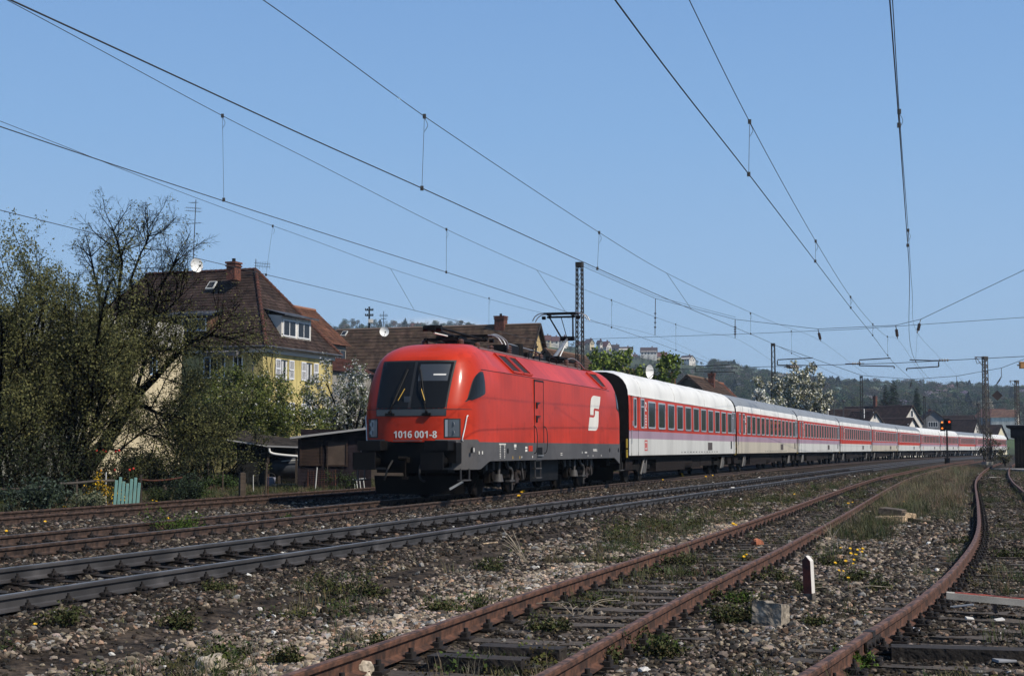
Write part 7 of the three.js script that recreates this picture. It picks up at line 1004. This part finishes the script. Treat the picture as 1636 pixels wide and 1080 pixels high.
{ // litter and loose timber on the curved siding
  const bit = (name, label, x, y, w, h, m, i) => { const g = groundPx(x, y, -.26), s = -g.z / 2384, o = tag(mesh(name, [bev(w * s, .02, h * s * 3, .005, 0, 0, 0)], m), label, 'litter'); o.position.set(g.x, hgt(g.x, -g.z) + .035, g.z); o.rotation.set((hash2(i, 1) - .5) * .4, hash2(i, 2) * .8 - .4, (hash2(i, 3) - .5) * .3); };
  bit('pale_board', 'pale bluish board at the very bottom right corner', 1617, 1054, 60, 6, mat([.5, .56, .68], .7, { map: TX.wood }), 1); bit('paper_scrap', 'white paper scrap on the sleepers below the barrier bar', 1598, 990, 14, 4, DM.white, 2); bit('paper_scrap', 'small white scrap beside the bracket of the barrier bar', 1550, 988, 12, 4, DM.white, 3); bit('foil_scrap', 'pale bluish scrap near the rail joint on the curved siding', 1460, 1006, 18, 6, mat([.5, .52, .56], .4), 4); bit('grey_lath', 'thin grey lath lying under the barrier bar', 1538, 967, 36, 1.2, mat([.28, .3, .33], .6), 5); bit('plastic_sheet', 'white plastic litter far along the curved siding', 1590, 763, 20, 2, DM.white, 6); bit('plastic_sheet', 'second white scrap beside the far plastic litter', 1604, 765, 12, 2, DM.white, 7); bit('pale_lath', 'thin pale stick lying on the stones left of the siding', 783, 877, 24, 1, DM.slab, 8);
  const tm = (label, x0, y0, x1, y1) => { const a = groundPx(x0, y0, -.24), b = groundPx(x1, y1, -.24), o = tag(mesh('loose_timber', [bar(a, b, .2, .10)], RM.sleeper), label, 'timber'); };
  tm('black tarred timber across the curved siding at the bottom right', 1425, 1042, 1700, 1050); tm('dark timber between the rails of the straight siding at the bottom centre', 770, 1040, 900, 1046); tm('second dark timber between the rails of the straight siding', 690, 1056, 840, 1064);
  // dead stalks
  const r = rng(29); [[1330, 870, 'dead pale stalks standing behind the post'], [1350, 955, 'dry pale stalks lying right of the post'], [835, 900, 'dry bent stalk beside the sand path'], [930, 985, 'dry stalks between the rails of the straight siding']].forEach(([x, y, l], i) => { const g = groundPx(x, y), t = thing('dead_stalks', l, 'dead stalks'), gs = []; for (let k = 0; k < 9; k++) { const a = r() * 6.283, q = V3(Math.cos(a) * (.2 + .4 * r()), i % 2 ? .06 + .1 * r() : .15 + .35 * r(), Math.sin(a) * .2); gs.push(tube([V3((r() - .5) * .2, 0, (r() - .5) * .2), q.clone().multiplyScalar(.5).add(V3(0, .06, 0)), q], .003, 4)); } t.position.set(g.x, hgt(g.x, -g.z) + .01, g.z); mesh('stalk', gs, mat([.36, .30, .22], .9), t); });
}
{ // dark shed with overhanging roof at the right edge, square to the tracks
  const D = 112, c = at(1612.5, 717, D), t = thing('goods_shed', 'black timber goods shed with wide overhanging roof cut by the right edge', 'shed'), yT = at(1620, 679, D).y, yB = at(1620, 699, D).y, k = D / 2384, x0 = 9.5 * k, x1 = 9, dk = phys([.03, .025, .022], .9, { specularIntensity: .2, map: TX.wood });
  t.position.set(c.x, 0, c.z); t.rotation.y = -.345;
  mesh('roof', [bx(x1 + .3, .16, 12, x1 / 2, yT - .09, -6), bx(x1 - .1, yT - yB - .18, 11.6, x1 / 2 + .1, (yT + yB) / 2 - .1, -6)], phys([.03, .028, .028], .9, { specularIntensity: .25, map: TX.mottle }), t); mesh('roof_edge', [bx(x1 + .34, .05, .04, x1 / 2, yT - .01, .02)], mat([.2, .2, .21], .7), t);
  for (let i = 0; i < 22; i++) mesh('plank', [bx(.235, yB + .25, .04, x0 + .12 + i * .24, (yB - .3) / 2 + .05, -.3 + (i % 2) * .012)], dk, t);
  for (let i = 0; i < 30; i++) mesh('plank', [bx(.04, yB + .2, .3, x0 + (i % 2) * .012, (yB - .3) / 2, -.5 - i * .305)], dk, t);
  mesh('sill_beam', [bx(x1 - x0, .12, .2, (x0 + x1) / 2, .15, -.26)], dk, t);
  tag(mesh('pavement', [bx(14, .16, 16, at(1612, 750, 108).x + 7, -.24, -104)], mat([.6, .6, .62], .95, { map: TX.dirt })), 'grey paved yard by the goods shed', null, null, 'structure');
  // yard lamps seen over the long brown roof
  [[1323, 634, 'pale yard lamp above the long brown roof, left of the third mast'], [1333, 641, 'second yard lamp, beside the first above the long brown roof'], [1348, 641, 'third yard lamp, nearest the third mast']].forEach(([x, y, l], i) => { const D2 = 255, b = at(x, y, D2), t2 = thing('yard_lamp', l, 'lamp'); t2.position.set(b.x, -.3, b.z); mesh('pole', [cy(.08, .12, b.y + .3, 8, 0, (b.y + .3) / 2, 0)], i ? M.steel : HM.white, t2); mesh('lamp_hood', [cy(.25, .55, .35, 12, 0, b.y + .35, 0)], M.steel, t2); });
}
renderer.render(scene, camera);
